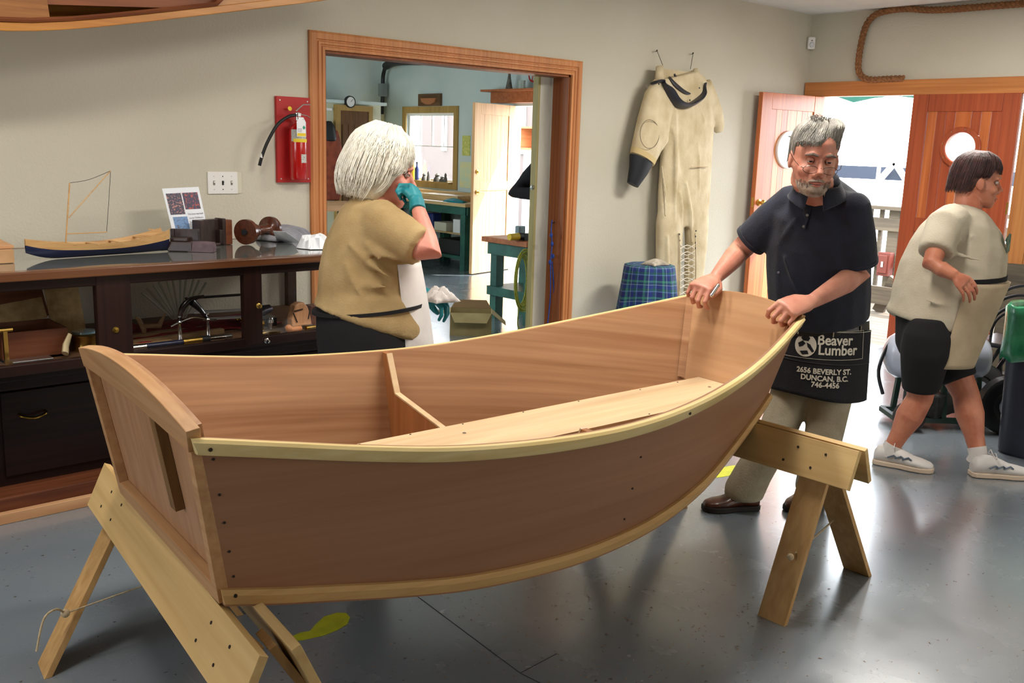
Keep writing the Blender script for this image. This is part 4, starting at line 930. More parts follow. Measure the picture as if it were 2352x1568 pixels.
m = MB(); m.add([tg+V((-.028,-.0008,zb0+.228)), tg+V((.022,-.0008,zb0+.228)), tg+V((.022,-.0008,zb0+.244)), tg+V((-.028,-.0008,zb0+.244))], [(0,1,2,3)]); obj('yellow_stripe', m, M_yel, tag_)
m = MB(); m.add([tg+V((.004,-.0008,zb0+.272)), tg+V((.012,-.0008,zb0+.262)), tg+V((.021,-.0008,zb0+.272)), tg+V((.012,-.0008,zb0+.284))], [(0,1,2,3)]); obj('green_diamond', m, mat('label_green', (40,150,120), rough=.5), tag_)
m = MB(); m.add([tg+V((-.014,.003,zb0+.312)), tg+V((.012,.003,zb0+.312)), tg+V((.010,.003,zb0+.318)), tg+V((-.012,.003,zb0+.318))], [(0,1,2,3)]); obj('tag_heading', m, M_ink, tag_)
for k in range(3):
    m = MB(); m.add([tg+V((-.026,-.0008,zb0+.25+k*.007)), tg+V((.0,-.0008,zb0+.25+k*.007)), tg+V((.0,-.0008,zb0+.252+k*.007)), tg+V((-.026,-.0008,zb0+.252+k*.007))], [(0,1,2,3)]); obj('print_line', m, M_ink, tag_)
m = MB(); m.lathe([(0,0),(.010,0),(.012,.003),(0,.004)], V((ax_.x-.03, ax_.y+.03, vz+.062)), (0,-1,0.2), 10); obj('yellow_seal', m, M_yel, t)
# switch plate
sa = at(476, 394, 'y', 4.72); sb = at(546, 445, 'y', 4.72)
t = thing('switch_plate', 'white three-gang light switch plate on the cream wall', 'light switch', ((sa.x+sb.x)/2, 4.722, sb.z))
m = MB(); m.bb((sa.x, 4.716, sb.z), (sb.x, 4.7235, sa.z)); obj('plate', m, M_white, t, bev=.003)
m = MB(); m.bb((sb.x-.004, 4.719, sb.z+.003), (sb.x+.022, 4.7238, sa.z-.003)); obj('back_plate', m, mat('ivory_plastic', (205,200,180), rough=.5), t)
for k in (0, 1, 2):
    x = sa.x+.033+.047*k*((sb.x-sa.x)/.16); z = (sa.z+sb.z)/2
    m = MB(); m.bb((x-.005, 4.7145, z-.011), (x+.005, 4.7165, z+.011)); sl = obj('slot', m, M_black if k == 1 else mat('slot_grey', (120,116,108), rough=.6), t)
    m = MB(); m.bb((x-.003, 4.708, z+.001), (x+.003, 4.716, z+.008)); obj('toggle', m, M_white if k != 1 else M_black, t)
    for dz in (-.033, .033):
        m = MB(); disc(m, (x, 4.716, z+dz), (0,-1,0), .003, .001, 8); obj('screw', m, M_dark if k == 1 else M_steel, t)
# hung canoe above the cabinet
M_can = wood('canoe_yellow_cedar', (186,128,56), (156,98,38), 'x', rough=.28, fine=30, along=.8, coat=.5)
M_canr = wood('canoe_red_deck', (126,70,36), (92,46,22), 'x', rough=.5, fine=30, along=.8, coat=.1)
M_cand = mat('canoe_inside', (64,36,22), (44,24,14), rough=.6)
t = thing('wooden_canoe', 'varnished yellow cedar canoe hanging high on the left wall', 'canoe', (.9, 4.4, 1.9))
CX, CZ, CL = .55, 2.31, 2.35
lowpts = [(-1.8, 2.18), (-.6, 1.97), (.4, 1.915), (1.074, 1.916), (1.309, 1.943), (1.566, 1.992), (1.845, 2.051), (2.149, 2.117), (2.472, 2.188), (2.80, 2.27), (2.9, 2.30)]
def chw(x): return max(.01, CZ-smooth_interp(lowpts, x))
CXA, CXB, YD = -1.7, 2.86, 4.10
m = MB(); rr = []; n = 44
for i in range(n+1):
    x = CXA+(CXB-CXA)*i/n; h = chw(x); ring = []; dpt = .30*min(1, (h/.38))**.7
    for j in range(15):
        a = PI*j/14; ring.append(V((x, YD+dpt*abs(math.sin(a))**.8, CZ-h*math.cos(a))))
    inn = [V((x, YD+(dpt-.012)*abs(math.sin(PI*j/14))**.8+.001, CZ-(h-.012)*math.cos(PI*j/14))) for j in range(14, -1, -1)]
    rr.append(ring+inn)
m.rings(rr); obj('hull', m, M_can, t, smooth=True)
m = MB()
for sg in (-1, 1):
    rr = []
    for i in range(n+1):
        x = CXA+(CXB-CXA)*i/n; h = chw(x); z = CZ+sg*h
        rr.append([V((x, YD-.012, z+sg*.004)), V((x, YD+.018, z+sg*.004)), V((x, YD+.018, z-sg*.028)), V((x, YD-.012, z-sg*.028))])
    m.rings(rr)
    o = obj('gunwale', m, M_can, t, bev=.003); m = MB()
def cock(x):  # half height of the cockpit opening
    k = (x-.30)/1.71; return 0 if abs(k) >= 1 else min(chw(x)-.036, .40*(1-abs(k)**9)**.5)
for sg in (-1, 1):
    m = MB(); rr = []
    for i in range(61):
        x = CXA+.02+(CXB-.04-CXA)*i/60; h = chw(x)-.02; c = min(cock(x), h-.005); c = max(c, .0)
        rr.append([V((x, YD-.002, CZ+sg*h)), V((x, YD-.002, CZ+sg*c)), V((x, YD+.006, CZ+sg*c)), V((x, YD+.006, CZ+sg*h))])
    m.rings(rr); obj('deck', m, M_can, t)
m = MB(); pts = []
for i in range(60):
    a = 2*PI*i/60; x = .35+1.665*math.cos(a)*.999; pts.append(V((x, YD-.012, CZ+math.copysign(max(cock(x), .0), math.sin(a)))))
m.tube(pts, .010, 6, closed=True); obj('coaming', m, M_canr, t, smooth=True)
m = MB(); m.prism([(1.16, 2.022), (1.98, 2.092), (1.98, 2.5), (1.16, 2.55)], (0, YD+.03, 0), (1,0,0), (0,0,1), (0,.015,0)); obj('seat_board', m, M_canr, t)
m = MB(); m.prism([(-.3, 1.955), (1.26, 1.962), (1.20, 2.60), (-.3, 2.6)], (0, YD+.012, 0), (1,0,0), (0,0,1), (0,.015,0)); obj('thwart_board', m, wood('canoe_brown_panel', (150,98,48), (120,72,32), 'x', rough=.4), t)
for x in (-.6, 1.9):
    m = MB(); m.bb((x-.02, YD+.05, CZ-.02), (x+.02, YA-.001, CZ+.03)); obj('wall_bracket', m, M_mah, t)
# ------------------------------------------------------------------ yellow painted footprints
M_yp = mat('yellow_floor_paint', (196,200,30), (176,182,26), rough=.45, scale=(20,20,20))
yp = [(655,1475),(662,1464),(690,1452),(712,1448),(726,1432),(745,1415),(775,1406),(795,1407),(804,1417),(798,1432),(775,1446),(745,1458),(700,1468)]
m = MB(); lp = [at(x, y, 'z', .0015) for x, y in yp]; m.add(lp + [p-V((0,0,.001)) for p in lp], [tuple(range(len(lp)))] + [(i, (i+1) % len(lp), (i+1) % len(lp)+len(lp), i+len(lp)) for i in range(len(lp))]); o = obj('painted_footprint', m, M_yp); tag(o, 'yellow footprint shape painted on the floor under the stern', 'floor marking')
a = at(1668, 1082, 'z', .0015); m = MB(); lp = [a+V((math.cos(k*PI/8)*.14, math.sin(k*PI/8)*.05, 0)) for k in range(16)]; m.add(lp+[p-V((0,0,.001)) for p in lp], [tuple(range(16))]+[(i, (i+1) % 16, (i+1) % 16+16, i+16) for i in range(16)]); o = obj('painted_footprint', m, M_yp); tag(o, "yellow mark painted on the floor behind the man's shoe", 'floor marking')
# floor joint lines and debris
M_shav = mat('wood_shavings', (158,130,102), (124,98,74), rough=.9, scale=(40,40,40))
M_joint = mat('floor_joint', (52,56,58), rough=.9)
for (x0, y0, x1, y1) in ((960,1370,1195,1545),(1195,1545,1280,1500),(1195,1545,1240,1568)):
    a = at(x0, y0, 'z', .0006); b = at(x1, y1, 'z', .0006); m = MB(); m.beam(a, b, .0018, .0012, (0,0,1)); o = struct('floor_joint', m, M_joint, 'thin dark joint in the painted floor')
random.seed(11)
m = MB()
def chip(p, s):
    a = random.uniform(0, PI); d = V((math.cos(a), math.sin(a), 0)); w = V((-d.y, d.x, 0)); l = s*random.uniform(1, 2.6); h = s*random.uniform(.25, .5)
    p = V((p.x, p.y, .001)); m.add([p-d*l-w*h, p+d*l-w*h, p+d*l+w*h, p-d*l+w*h, p+V((0,0,h*1.6))], [(3,2,1,0),(0,1,4),(1,2,4),(2,3,4),(3,0,4)])
for cx, cy, sx, sy, n in ((1420,1395,90,30,60),(1760,1420,60,30,60),(1870,1385,50,25,50),(1130,1370,60,25,50),(1000,1420,120,60,50),(1500,1500,300,50,90),(1300,1530,200,40,60),(2000,1480,250,80,40),(1650,1480,200,60,60),(900,1450,150,80,60),(1900,1250,120,60,40),(1450,1330,120,40,30)):
    for k in range(n):
        x, y = random.gauss(cx, sx), random.gauss(cy, sy)
        if y < 1200: continue
        p = at(x, y, 'z', 0); 
        if (CP-p).length < 6: chip(p, random.uniform(.0008, .0028))
o = obj('wood_shavings', m, M_shav); tag(o, 'scattered wood shavings and sawdust on the grey floor', 'shavings', kind='stuff')
# ------------------------------------------------------------------ diving suit on the back wall
M_canvas = mat('diving_canvas', (214,200,168), (182,162,124), rough=.85, scale=(9,9,7), detail=6, contrast=(.3,.75), bump=.2, bscale=60)
M_rub = mat('dark_rubber', (46,46,54), (34,34,42), rough=.45)
M_nail = mat('nail_iron', (70,62,56), rough=.5, metal=.6)
def remesh_bake(name, mb, mt, parent=None, voxel=.01, smooth=4, origin=None, factor=.5):
    o = obj(name+'_raw', mb, None, None)
    m = o.modifiers.new('r', 'REMESH'); m.mode = 'VOXEL'; m.voxel_size = voxel; m.use_smooth_shade = True
    s = o.modifiers.new('s', 'SMOOTH'); s.iterations = smooth; s.factor = factor
    dg = bpy.context.evaluated_depsgraph_get(); dg.update()
    me = bpy.data.meshes.new_from_object(o.evaluated_get(dg)); loc = o.location.copy()
    COL.objects.unlink(o); bpy.data.objects.remove(o)
    me.transform(Matrix.Translation(loc))
    r = bpy.data.objects.new(name, me); COL.objects.link(r); me.name = name
    if parent is not None: me.transform(wmat(parent).inverted()); r.parent = parent
    else:
        O = V(origin) if origin is not None else loc; me.transform(Matrix.Translation(-O)); r.location = O
    me.materials.clear(); me.materials.append(mt)
    for p in me.polygons: p.use_smooth = True
    return r
def sec(c, ax, ux, rx, ry, n=18, sq=1.0):
    # elliptical ring centred at c, normal ax, first radius along ux
    c = V(c); ax = V(ax).normalized(); ux = V(ux); ux = (ux-ax*ux.dot(ax)).normalized(); uy = ax.cross(ux); out = []
    for k in range(n):
        a = 2*PI*k/n; ca, sa = math.cos(a), math.sin(a)
        out.append(c + ux*rx*math.copysign(abs(ca)**sq, ca) + uy*ry*math.copysign(abs(sa)**sq, sa))
    return out
def limb(m, pts, rx, ry=None, ux=(0, -1, 0), n=16, sq=1.0, sub=1):
    pts = [V(p) for p in pts]; K = len(pts); ry = ry or rx
    rr = []
    for i in range(K):
        t = (pts[min(i+1, K-1)]-pts[max(i-1, 0)]).normalized()
        rr.append(sec(pts[i], t, ux, rx[i], ry[i], n, sq))
    m.rings(rr); return m
t = thing('diving_suit', 'old cream canvas diving suit with black collar hanging from two nails', 'diving suit', (6.05, 4.66, .35))
def S(x, y, yy=4.62): return at(x, y, 'y', yy)
m = MB()
PM = 211.0
def cl(lst, yy, thick):
    limb(m, [S(x, y, yy) for x, y, h in lst], [h/PM for x, y, h in lst], thick, ux=(1, 0, 0), sq=.85, n=22)
cl([(1562,172,40),(1564,200,60),(1572,245,69),(1578,300,66),(1578,350,62),(1575,400,63),(1573,440,64),(1571,480,63),(1568,520,60)], 4.62, [.045,.06,.07,.075,.07,.065,.065,.06,.05])
cl([(1526,196,24),(1516,230,34),(1500,290,34),(1484,340,30),(1474,368,25)], 4.60, [.05,.06,.07,.06,.055])
cl([(1612,205,24),(1628,235,20),(1642,265,17),(1650,288,12),(1652,303,8)], 4.62, [.055,.055,.05,.04,.03])
cl([(1541,470,26),(1539,510,30),(1537,560,28),(1535,620,27),(1538,700,26),(1540,740,25)], 4.61, [.05,.06,.062,.058,.055,.05])
cl([(1600,470,24),(1600,510,27),(1599,560,25),(1595,620,22),(1591,700,20),(1590,740,20)], 4.615, [.05,.058,.055,.052,.05,.045])
for x0,y0,x1,y1,r in ((1552,250,1548,520,.022),(1575,420,1590,560,.024),(1562,440,1566,520,.016),(1600,300,1606,440,.014),(1520,380,1528,500,.016),(1512,250,1502,330,.016),(1535,300,1520,345,.02),(1533,540,1530,690,.014),(1608,250,1618,300,.016),(1580,560,1578,690,.010),(1545,290,1560,400,.012)):
    a, b = S(x0, y0, 4.552), S(x1, y1, 4.558); m.tube([a, a.lerp(b, .5)+V((.012,0,0)), b], [r*.5, r, r*.4], 8)
suit = remesh_bake('canvas_body', m, M_canvas, t, voxel=.010, smooth=4)
# yoke flaps and neck backing
m = MB(); ya_ = 4.66
m.add([S(1508,155,ya_),S(1540,160,ya_),S(1575,164,ya_),S(1605,160,ya_),S(1612,195,ya_),S(1600,240,ya_),S(1560,252,ya_),S(1520,235,ya_),S(1504,185,ya_)], [tuple(range(9))]); obj('neck_backing', m, M_canvas, t, solid=.012)
for x0, x1, yt in ((1506,1524,152),(1591,1604,158)):
    m = MB(); m.add([S(x0,yt+30,4.60),S(x0+2,yt,4.63),S(x1-2,yt-2,4.61),S(x1,yt+34,4.58)], [(0,1,2,3)]); obj('strap_tab', m, M_canvas, t, solid=.014, smooth=True)
# black horseshoe collar
cpts = [(1502,190),(1518,188),(1530,205),(1541,226),(1556,240),(1577,243),(1597,233),(1612,215),(1620,192)]
m = MB(); cc_ = [S(x, y, 4.545 if 1 < i < 7 else 4.57) for i, (x, y) in enumerate(cpts)]
m.tube(spline(cc_, 5), [.036+.034*math.sin(PI*i/(8*5)) for i in range(41)], 14, flat=.28, up=(0, 0.2, 1)); obj('rubber_collar', m, M_rub, t, smooth=True)
for x, y in ((1513,193),(1547,222),(1555,233),(1584,230),(1606,202)):
    m = MB(); disc(m, S(x, y, 4.532), (0,-1,0), .006, .003, 8); obj('collar_eyelet', m, M_black, t)
m = MB(); a = [S(1537,178,4.60), S(1552,196,4.58), S(1575,212,4.57), S(1592,210,4.58)]; m.tube(spline(a, 5), [.012+.022*math.sin(PI*min(1, i/15+.1)) for i in range(16)], 10, flat=.5)
m.tube([S(1549,170,4.60), S(1556,186,4.59), S(1565,200,4.58)], [.012,.018,.02], 10, flat=.6); obj('inner_neck_seal', m, M_rub, t, smooth=True)
# black cuff
m = MB(); limb(m, [S(1473,366,4.60), S(1466,392,4.60), S(1453,424,4.61)], [.118,.092,.055], [.062,.05,.035], ux=(1,0,.25), n=18); obj('black_cuff', m, mat('cuff_rubber', (20,22,28), rough=.6), t, smooth=True)
m = MB(); limb(m, [S(1479,354,4.60), S(1475,366,4.60)], [.134,.124], [.068,.066], ux=(1,0,.25), n=18); obj('cuff_band', m, mat('cuff_tape', (196,172,122), rough=.8), t, smooth=True)
m = MB(); el = [S(1492+22*math.cos(a)*1, 308+33*math.sin(a), 4.522+.014*abs(math.cos(a))) for a in [2*PI*k/24 for k in range(24)]]; m.tube(el, .0022, 5, closed=True); obj('elbow_patch_seam', m, mat('seam_grey', (110,96,74), rough=.8), t)
# lacing at the legs
for (x, y) in ((1598,530),(1597,543),(1597,557),(1597,570),(1560,538),(1561,552),(1562,566)):
    m = MB(); disc(m, S(x, y, 4.535), (0,-1,0), .007, .004, 10); obj('lace_eyelet', m, M_nail, t)
for k in range(9):
    y = 562+15*k; m = MB(); m.tube(spline([S(1562, y, 4.53), S(1578, y+9, 4.545), S(1596, y-1, 4.53)], 4), .0032, 6); m.tube(spline([S(1562, y+10, 4.53), S(1578, y+1, 4.54), S(1596, y+9, 4.53)], 4), .0032, 6); obj('lace', m, mat('lace_cord', (214,206,190), rough=.8), t)
for x in (1561, 1598):
    m = MB(); m.tube(spline([S(x-1, 535, 4.54), S(x+1, 600, 4.535), S(x-2, 700, 4.545)], 5), .010, 8, flat=.5); obj('lacing_edge', m, M_canvas, t, smooth=True)
m = MB(); m.beam(S(1588,384,4.535), S(1625,383,4.545), .002, .012, (0,1,0)); obj('rust_stain_seam', m, mat('rust_seam', (168,128,84), rough=.9), t)
for (x0,y0,x1,y1) in ((1509,116,1523,152),(1592,122,1586,158)):
    m = MB(); m.tube([at(x0-2, y0+2, 'y', 4.725), at(x0, y0, 'y', 4.68)], .003, 6); m.tube([at(x0, y0, 'y', 4.69), at((x0+x1)/2, (y0+y1)/2, 'y', 4.67), at(x1, y1, 'y', 4.64)], .0022, 6); m.ball(at(x0, y0, 'y', 4.68), .006, n=8, m=6); o = obj('hanging_hook', m, M_nail, t)
# ------------------------------------------------------------------ stool with plaid cloth
def plaid():
    m = bpy.data.materials.new('plaid'); m.use_nodes = True; nt = m.node_tree; N = nt.nodes; L = nt.links; b = N['Principled BSDF']; b.inputs['Roughness'].default_value = .85
    tc = N.new('ShaderNodeTexCoord'); sp = N.new('ShaderNodeSeparateXYZ'); L.new(tc.outputs['UV'], sp.inputs[0])
    def stripes(sock, per, stops):
        a = N.new('ShaderNodeMath'); a.operation = 'MULTIPLY'; a.inputs[1].default_value = per; L.new(sock, a.inputs[0])
        f = N.new('ShaderNodeMath'); f.operation = 'FRACT'; L.new(a.outputs[0], f.inputs[0])
        r = N.new('ShaderNodeValToRGB'); r.color_ramp.interpolation = 'CONSTANT'; e = r.color_ramp.elements
        e[0].position = 0; e[0].color = stops[0][1]+(1,); e[1].position = stops[1][0]; e[1].color = stops[1][1]+(1,)
        for p, c in stops[2:]: x = e.new(p); x.color = c+(1,)
        L.new(f.outputs[0], r.inputs[0]); return r.outputs[0]
    st = [(0, srgb((22,34,96))), (.30, srgb((60,130,110))), (.42, srgb((26,60,90))), (.55, srgb((150,170,190))), (.58, srgb((30,50,120))), (.80, srgb((24,84,72))), (.93, srgb((90,120,170)))]
    a = stripes(sp.outputs[0], 7, st); c = stripes(sp.outputs[1], 5, st)
    mx = N.new('ShaderNodeMix'); mx.data_type = 'RGBA'; mx.inputs[0].default_value = .5; L.new(a, mx.inputs[6]); L.new(c, mx.inputs[7]); L.new(mx.outputs[2], b.inputs['Base Color'])
    return m
sc_ = at(1492, 607, 'y', 4.36); sx, sy, sz = sc_.x, 4.36, sc_.z
t = thing('draped_stool', 'round stool draped in blue and green plaid cloth below the diving suit', 'stool', (sx, sy, 0))
m = MB(); m.lathe([(0, sz-.03), (.15, sz-.03), (.15, sz-.004), (0, sz-.004)], (sx, sy, 0), (0,0,1), 24); obj('seat', m, M_base, t)
for k in range(4):
    a = PI/4+k*PI/2; m = MB(); m.tube([(sx+.11*math.cos(a), sy+.11*math.sin(a), sz-.03), (sx+.15*math.cos(a), sy+.15*math.sin(a), 0)], .014, 8); obj('leg', m, M_base, t)
me_u = []
m = MB(); NU, NV = 96, 26
def cloth(u, v):
    a = 2*PI*u
    if v < .3: r = .172*v/.3; return V((sx+r*math.cos(a), sy+r*math.sin(a), sz+.002+.003*math.sin(9*a)*v))
    k = (v-.3)/.7; fold = .018*math.sin(7*a+.6)+.010*math.sin(13*a+2); r = .175+.045*k**.7+fold*k
    return V((sx+r*math.cos(a), sy+r*math.sin(a), sz-.42*k-.0+.03*math.sin(2*a)*k))
m.grid(cloth, NU, NV); cl = obj('plaid_cloth', m, plaid(), t, smooth=True, ang=180)
uv = cl.data.uv_layers.new(name='uv')
for p in cl.data.polygons:
    for li in p.loop_indices:
        vi = cl.data.loops[li].vertex_index; i, j = divmod(vi, NV+1); uv.data[li].uv = (i/NU*1.3, j/NV)
m = MB(); m.grid(crumple(sx-.01, sy-.06, .15, .11, .055, 21, zb=sz+.002), 22, 18); o = obj('rag', m, mat('beige_rag', (190,180,164), (160,150,132), rough=.9, scale=(20,20,20)), smooth=True, solid=.003, soff=1); tag(o, 'small crumpled beige rag on top of the draped stool', 'cloth')
# ------------------------------------------------------------------ sensor, rope
t = thing('motion_sensor', 'small white motion sensor mounted in the corner near the ceiling', 'sensor', (7.585, 4.68, 2.43))
m = MB(); R45 = Euler((0, 0, -PI/4)).to_matrix(); m.box((7.595, 4.69, 2.485), (.062, .045, .10), R45); obj('housing', m, M_white, t, bev=.008)
q_ = V((7.595, 4.69, 2.485)) + R45 @ V((0, -.024, -.015)); m = MB(); m.ball(q_, (.02,.02,.024), n=14, m=10); obj('lens', m, mat('milky_lens', (214,216,220), rough=.25), t, smooth=True)
q_ = V((7.595, 4.69, 2.485)) + R45 @ V((0, -.0235, .02)); m = MB(); m.box(q_, (.014, .002, .006), R45); obj('indicator', m, M_dark, t)
M_rope = mat('manila_rope', (150,104,66), (116,76,46), rough=.9, scale=(60,60,60))
RX = 7.592
rp = [(7.592, 1.6, 2.655), (RX, 2.985, 2.668), (RX, 3.6, 2.672)] + [(RX, at(x, y, 'x', RX).y, at(x, y, 'x', RX).z) for x, y in ((2080,20),(2025,28),(2003,40),(1988,62),(1978,100),(1972,140),(1973,165),(1985,179),(2005,183),(2040,181),(2075,180))]
path = spline(rp, 10)
# resample evenly
acc = [0]; 
for a, b in zip(path, path[1:]): acc.append(acc[-1]+(b-a).length)
def along(s):
    for i in range(len(path)-1):
        if s <= acc[i+1]: return path[i].lerp(path[i+1], (s-acc[i])/max(1e-9, acc[i+1]-acc[i]))
    return path[-1]
rope = thing('thick_rope', 'thick brown twisted rope fixed along the wall above the doors', 'rope', (RX, 3.2, 2.5))
Lr = acc[-1]; ns = int(Lr/.008)
for k in range(3):
    pts = []
    for i in range(ns+1):
        s = Lr*i/ns; p = along(s); tg_ = (along(min(Lr, s+.01))-along(max(0, s-.01))).normalized(); nx = V((1, 0, 0)); ny = tg_.cross(nx).normalized(); a = 2*PI*s/.105+2*PI*k/3
        pts.append(p+nx*math.cos(a)*.0125+ny*math.sin(a)*.0125)
    m = MB(); m.tube(pts, .0145, 8, up=(1, 0, 0)); obj('strand', m, M_rope, rope, smooth=True)
# ------------------------------------------------------------------ bin with a green bag
t = thing('trash_bin', 'tall dark grey bin lined with a translucent green bag', 'bin', (5.50, 1.78, 0))
bx, by = 5.50, 1.78
def sq_ring(cx, cy, z, r, n=40, e=.5):
    out = []
    for k in range(n):
        a = 2*PI*k/n+.4; c, s = math.cos(a), math.sin(a); out.append(V((cx+r*math.copysign(abs(c)**e, c), cy+r*math.copysign(abs(s)**e, s), z)))
    return out
M_bin = mat('bin_plastic', (46,50,66), (38,42,56), rough=.4)
m = MB(); rr = [sq_ring(bx, by, z, r) for z, r in ((.0,.172),(.02,.18),(.30,.19),(.60,.20),(.74,.205),(.76,.215),(.775,.212),(.775,.200),(.72,.196),(.03,.168))]; m.rings(rr); obj('bin_body', m, M_bin, t, smooth=True, ang=50)
M_bag = mat('green_bag', (52,140,98), (30,100,70), rough=.22, scale=(14,14,10), coat=.3, bump=.35, bscale=18)
random.seed(5)
m = MB(); rr = []
for z, r, w in ((.52,.222,.012),(.56,.224,.006),(.62,.222,.005),(.70,.222,.006),(.76,.224,.005),(.80,.226,.006),(.812,.218,.006),(.80,.204,.004),(.70,.192,.006),(.62,.18,.008)):
    ring = sq_ring(bx, by, z, r, 64); c = V((bx, by, z)); rr.append([c+(p-c)*(1+w*6*math.sin(i*1.7+z*30)*.25)+V((0,0,w*.9*math.sin(i*.9+z*3))) for i, p in enumerate(ring)])
m.rings(rr, caps=False); obj('green_bag', m, M_bag, t, smooth=True, solid=.001, ang=180)
# dark plank board against the wall, black bentwood chair, stack
M_greyply = wood('grey_weathered_board', (96,88,74), (70,64,54), 'y', rough=.8, fine=30)
m = MB(); m.prism([(2.2, .001), (2.875, .001), (2.86, .80), (2.2, .82)], (7.50, 0, 0), (0,1,0), (.09,0,1), (.022,0,0)); o = obj('leaning_board', m, M_greyply); tag(o, 'grey weathered board leaning on the pine wall behind the bin', 'board')
t = thing('bentwood_chair', 'black metal chair with hooped tubes behind the green-lined bin', 'chair', (6.2, 2.2, 0))
M_blkm = mat('black_metal', (20,20,24), rough=.3, coat=.4)
def cx_(x, y, dx=6.15): return at(x, y, 'x', dx)
hoops = [[(2290,700),(2310,668),(2350,656),(2390,662)], [(2278,722),(2300,690),(2345,678),(2400,690)], [(2272,760),(2290,722),(2330,705),(2390,720)], [(2272,800),(2285,740),(2330,715),(2400,740)]]
for i, h in enumerate(hoops):
    m = MB(); m.tube(spline([cx_(x, y, 6.1+.05*i) for x, y in h], 6), .009, 8); obj('back_hoop', m, M_blkm, t, smooth=True)
for i, (a, b) in enumerate((((2240,885),(2300,795)),((2252,905),(2310,820)),((2262,870),(2352,858)))):
    m = MB(); m.tube([cx_(*a, 6.0+.1*i), cx_(*b, 6.1)], .012, 8); obj('tube_leg', m, M_blkm, t, smooth=True)
for (a, dx) in (((2300,795),6.15),((2350,700),6.1),((2395,700),6.1)):
    p = cx_(*a, dx); m = MB(); m.tube([p, (p.x+.05, p.y-.02, 0)], .012, 8); obj('leg', m, M_blkm, t, smooth=True)
m = MB(); p = cx_(2330, 800, 6.25); m.bb((6.05, p.y-.25, .43), (6.45, p.y+.2, .46)); obj('seat', m, M_blkm, t, bev=.01)
# ------------------------------------------------------------------ wheeled compressor behind the walking woman
t = thing('air_compressor', 'grey wheeled air compressor standing behind the walking person', 'compressor', (5.75, 2.45, 0))
M_tank = mat('tank_grey', (168,174,190), (150,156,172), rough=.3, coat=.4)
M_fr = mat('dark_green_frame', (40,62,56), rough=.45)
dd = V((.745, -.667, 0)); tc_ = V((5.62, 2.42, .41)) - dd*.05; d2_ = V((.667, .745, 0))
m = MB(); a = tc_-dd*.26; m.lathe([(0,-.02),(.06,-.015),(.11,.01),(.135,.05),(.135,.52),(.11,.56),(.05,.58),(0,.582)], a, dd, 28); obj('tank', m, M_tank, t, smooth=True)
m = MB(); m.tube(spline([tc_-dd*.20+d2_*-.02+V((0,0,.13)), tc_-dd*.27+V((0,0,.05)), tc_-dd*.31+V((0,0,-.10)), tc_-dd*.27+V((0,0,-.24))], 5), .011, 8); obj('bent_handle', m, M_blkm, t, smooth=True)
m = MB()
for s_ in (-.12, .12):
    m.beam(tc_-dd*.22+d2_*s_+V((0,0,-.36)), tc_+dd*.30+d2_*s_+V((0,0,-.36)), .03, .03)
for k in (-.22, .05, .30): m.beam(tc_+dd*k-d2_*.12+V((0,0,-.36)), tc_+dd*k+d2_*.12+V((0,0,-.36)), .028, .028)
for k in (-.15, .05, .25):
    for s_ in (-.12, .12): m.beam(tc_+dd*k+d2_*s_+V((0,0,-.36)), tc_+dd*k+d2_*s_*.6+V((0,0,-.09)), .028, .028, dd)
obj('frame', m, M_fr, t)
m = MB(); m.bb(tc_+V((-.12,-.12,-.345)), tc_+V((.14,.10,-.20))); obj('engine', m, mat('engine_black', (34,34,36), (60,60,60), rough=.5, scale=(20,20,20)), t, bev=.015)
for k, r in ((.38, .17), (-.18, .085)):
    for s_ in (-.19, .19):
        if k < 0 and s_ > 0: continue
        c_ = tc_+dd*k+d2_*s_; c_.z = r+.001
        m = MB(); m.lathe([(.0,-.02),(r*.5,-.022),(r*.55,-.035),(r*.9,-.04),(r,-.03),(r,.03),(r*.9,.04),(r*.55,.035),(r*.5,.022),(0,.02)], c_, d2_, 28); w_ = obj('wheel', m, M_black, t, smooth=True)
        m = MB(); m.lathe([(0,-.03),(r*.35,-.028),(r*.35,.028),(0,.03)], c_, d2_, 16); obj('hub', m, M_tank, w_)
m = MB(); m.beam(tc_+dd*.38-d2_*.17-V((0,0,.33)), tc_+dd*.38+d2_*.17-V((0,0,.33)), .02, .02); m.beam(tc_-dd*.18-d2_*.19-V((0,0,.415)), tc_-dd*.18+V((0,0,-.36)), .02, .02); obj('axle', m, M_fr, t)
# ------------------------------------------------------------------ sliding door edge and cord in the doorway
M_slab = mat('old_white_paint', (206,202,190), (186,182,168), rough=.6, scale=(14,14,3))
m = MB(); m.bb((4.632, 4.905, .01), (5.6, 4.945, 2.02)); o = struct('door_4', m, M_slab, 'white painted sliding door partly drawn across the doorway', bev=.002)
m = MB(); m.bb((4.612, 4.900, .01), (4.632, 4.950, 2.02)); obj('edge_strip', m, wood('greenish_edge', (176,164,112), (150,138,88), 'z', rough=.6), o)
m = MB(); m.lathe([(0,0),(.016,0),(.016,.008),(.006,.012),(0,.013)], (4.612, 4.925, 1.27), (-1,0,0), 14); obj('bolt', m, M_steel, o)
m = MB(); m.bb((4.74, 4.885, .01), (4.747, 4.905, 2.02)); obj('guide_rail', m, M_slab, o)
M_blue = mat('blue_rope', (30,70,150), (20,50,120), rough=.7, scale=(60,60,60))
t = thing('hanging_rope', 'blue cord with a knot hanging on the doorway jamb', 'cord', at(1268, 700, 'y', 4.80))
cps = [at(1268, 505, 'y', 4.80), at(1266, 530, 'y', 4.795), at(1268, 560, 'y', 4.79), at(1265, 600, 'y', 4.79), at(1264, 680, 'y', 4.79), at(1258, 742, 'y', 4.80)]
m = MB(); m.tube(spline(cps, 6), .0045, 6); m.tube(spline([at(1268,600,'y',4.79), at(1272,660,'y',4.79), at(1273,742,'y',4.79)], 5), .0045, 6); obj('cord_line', m, M_blue, t, smooth=True)
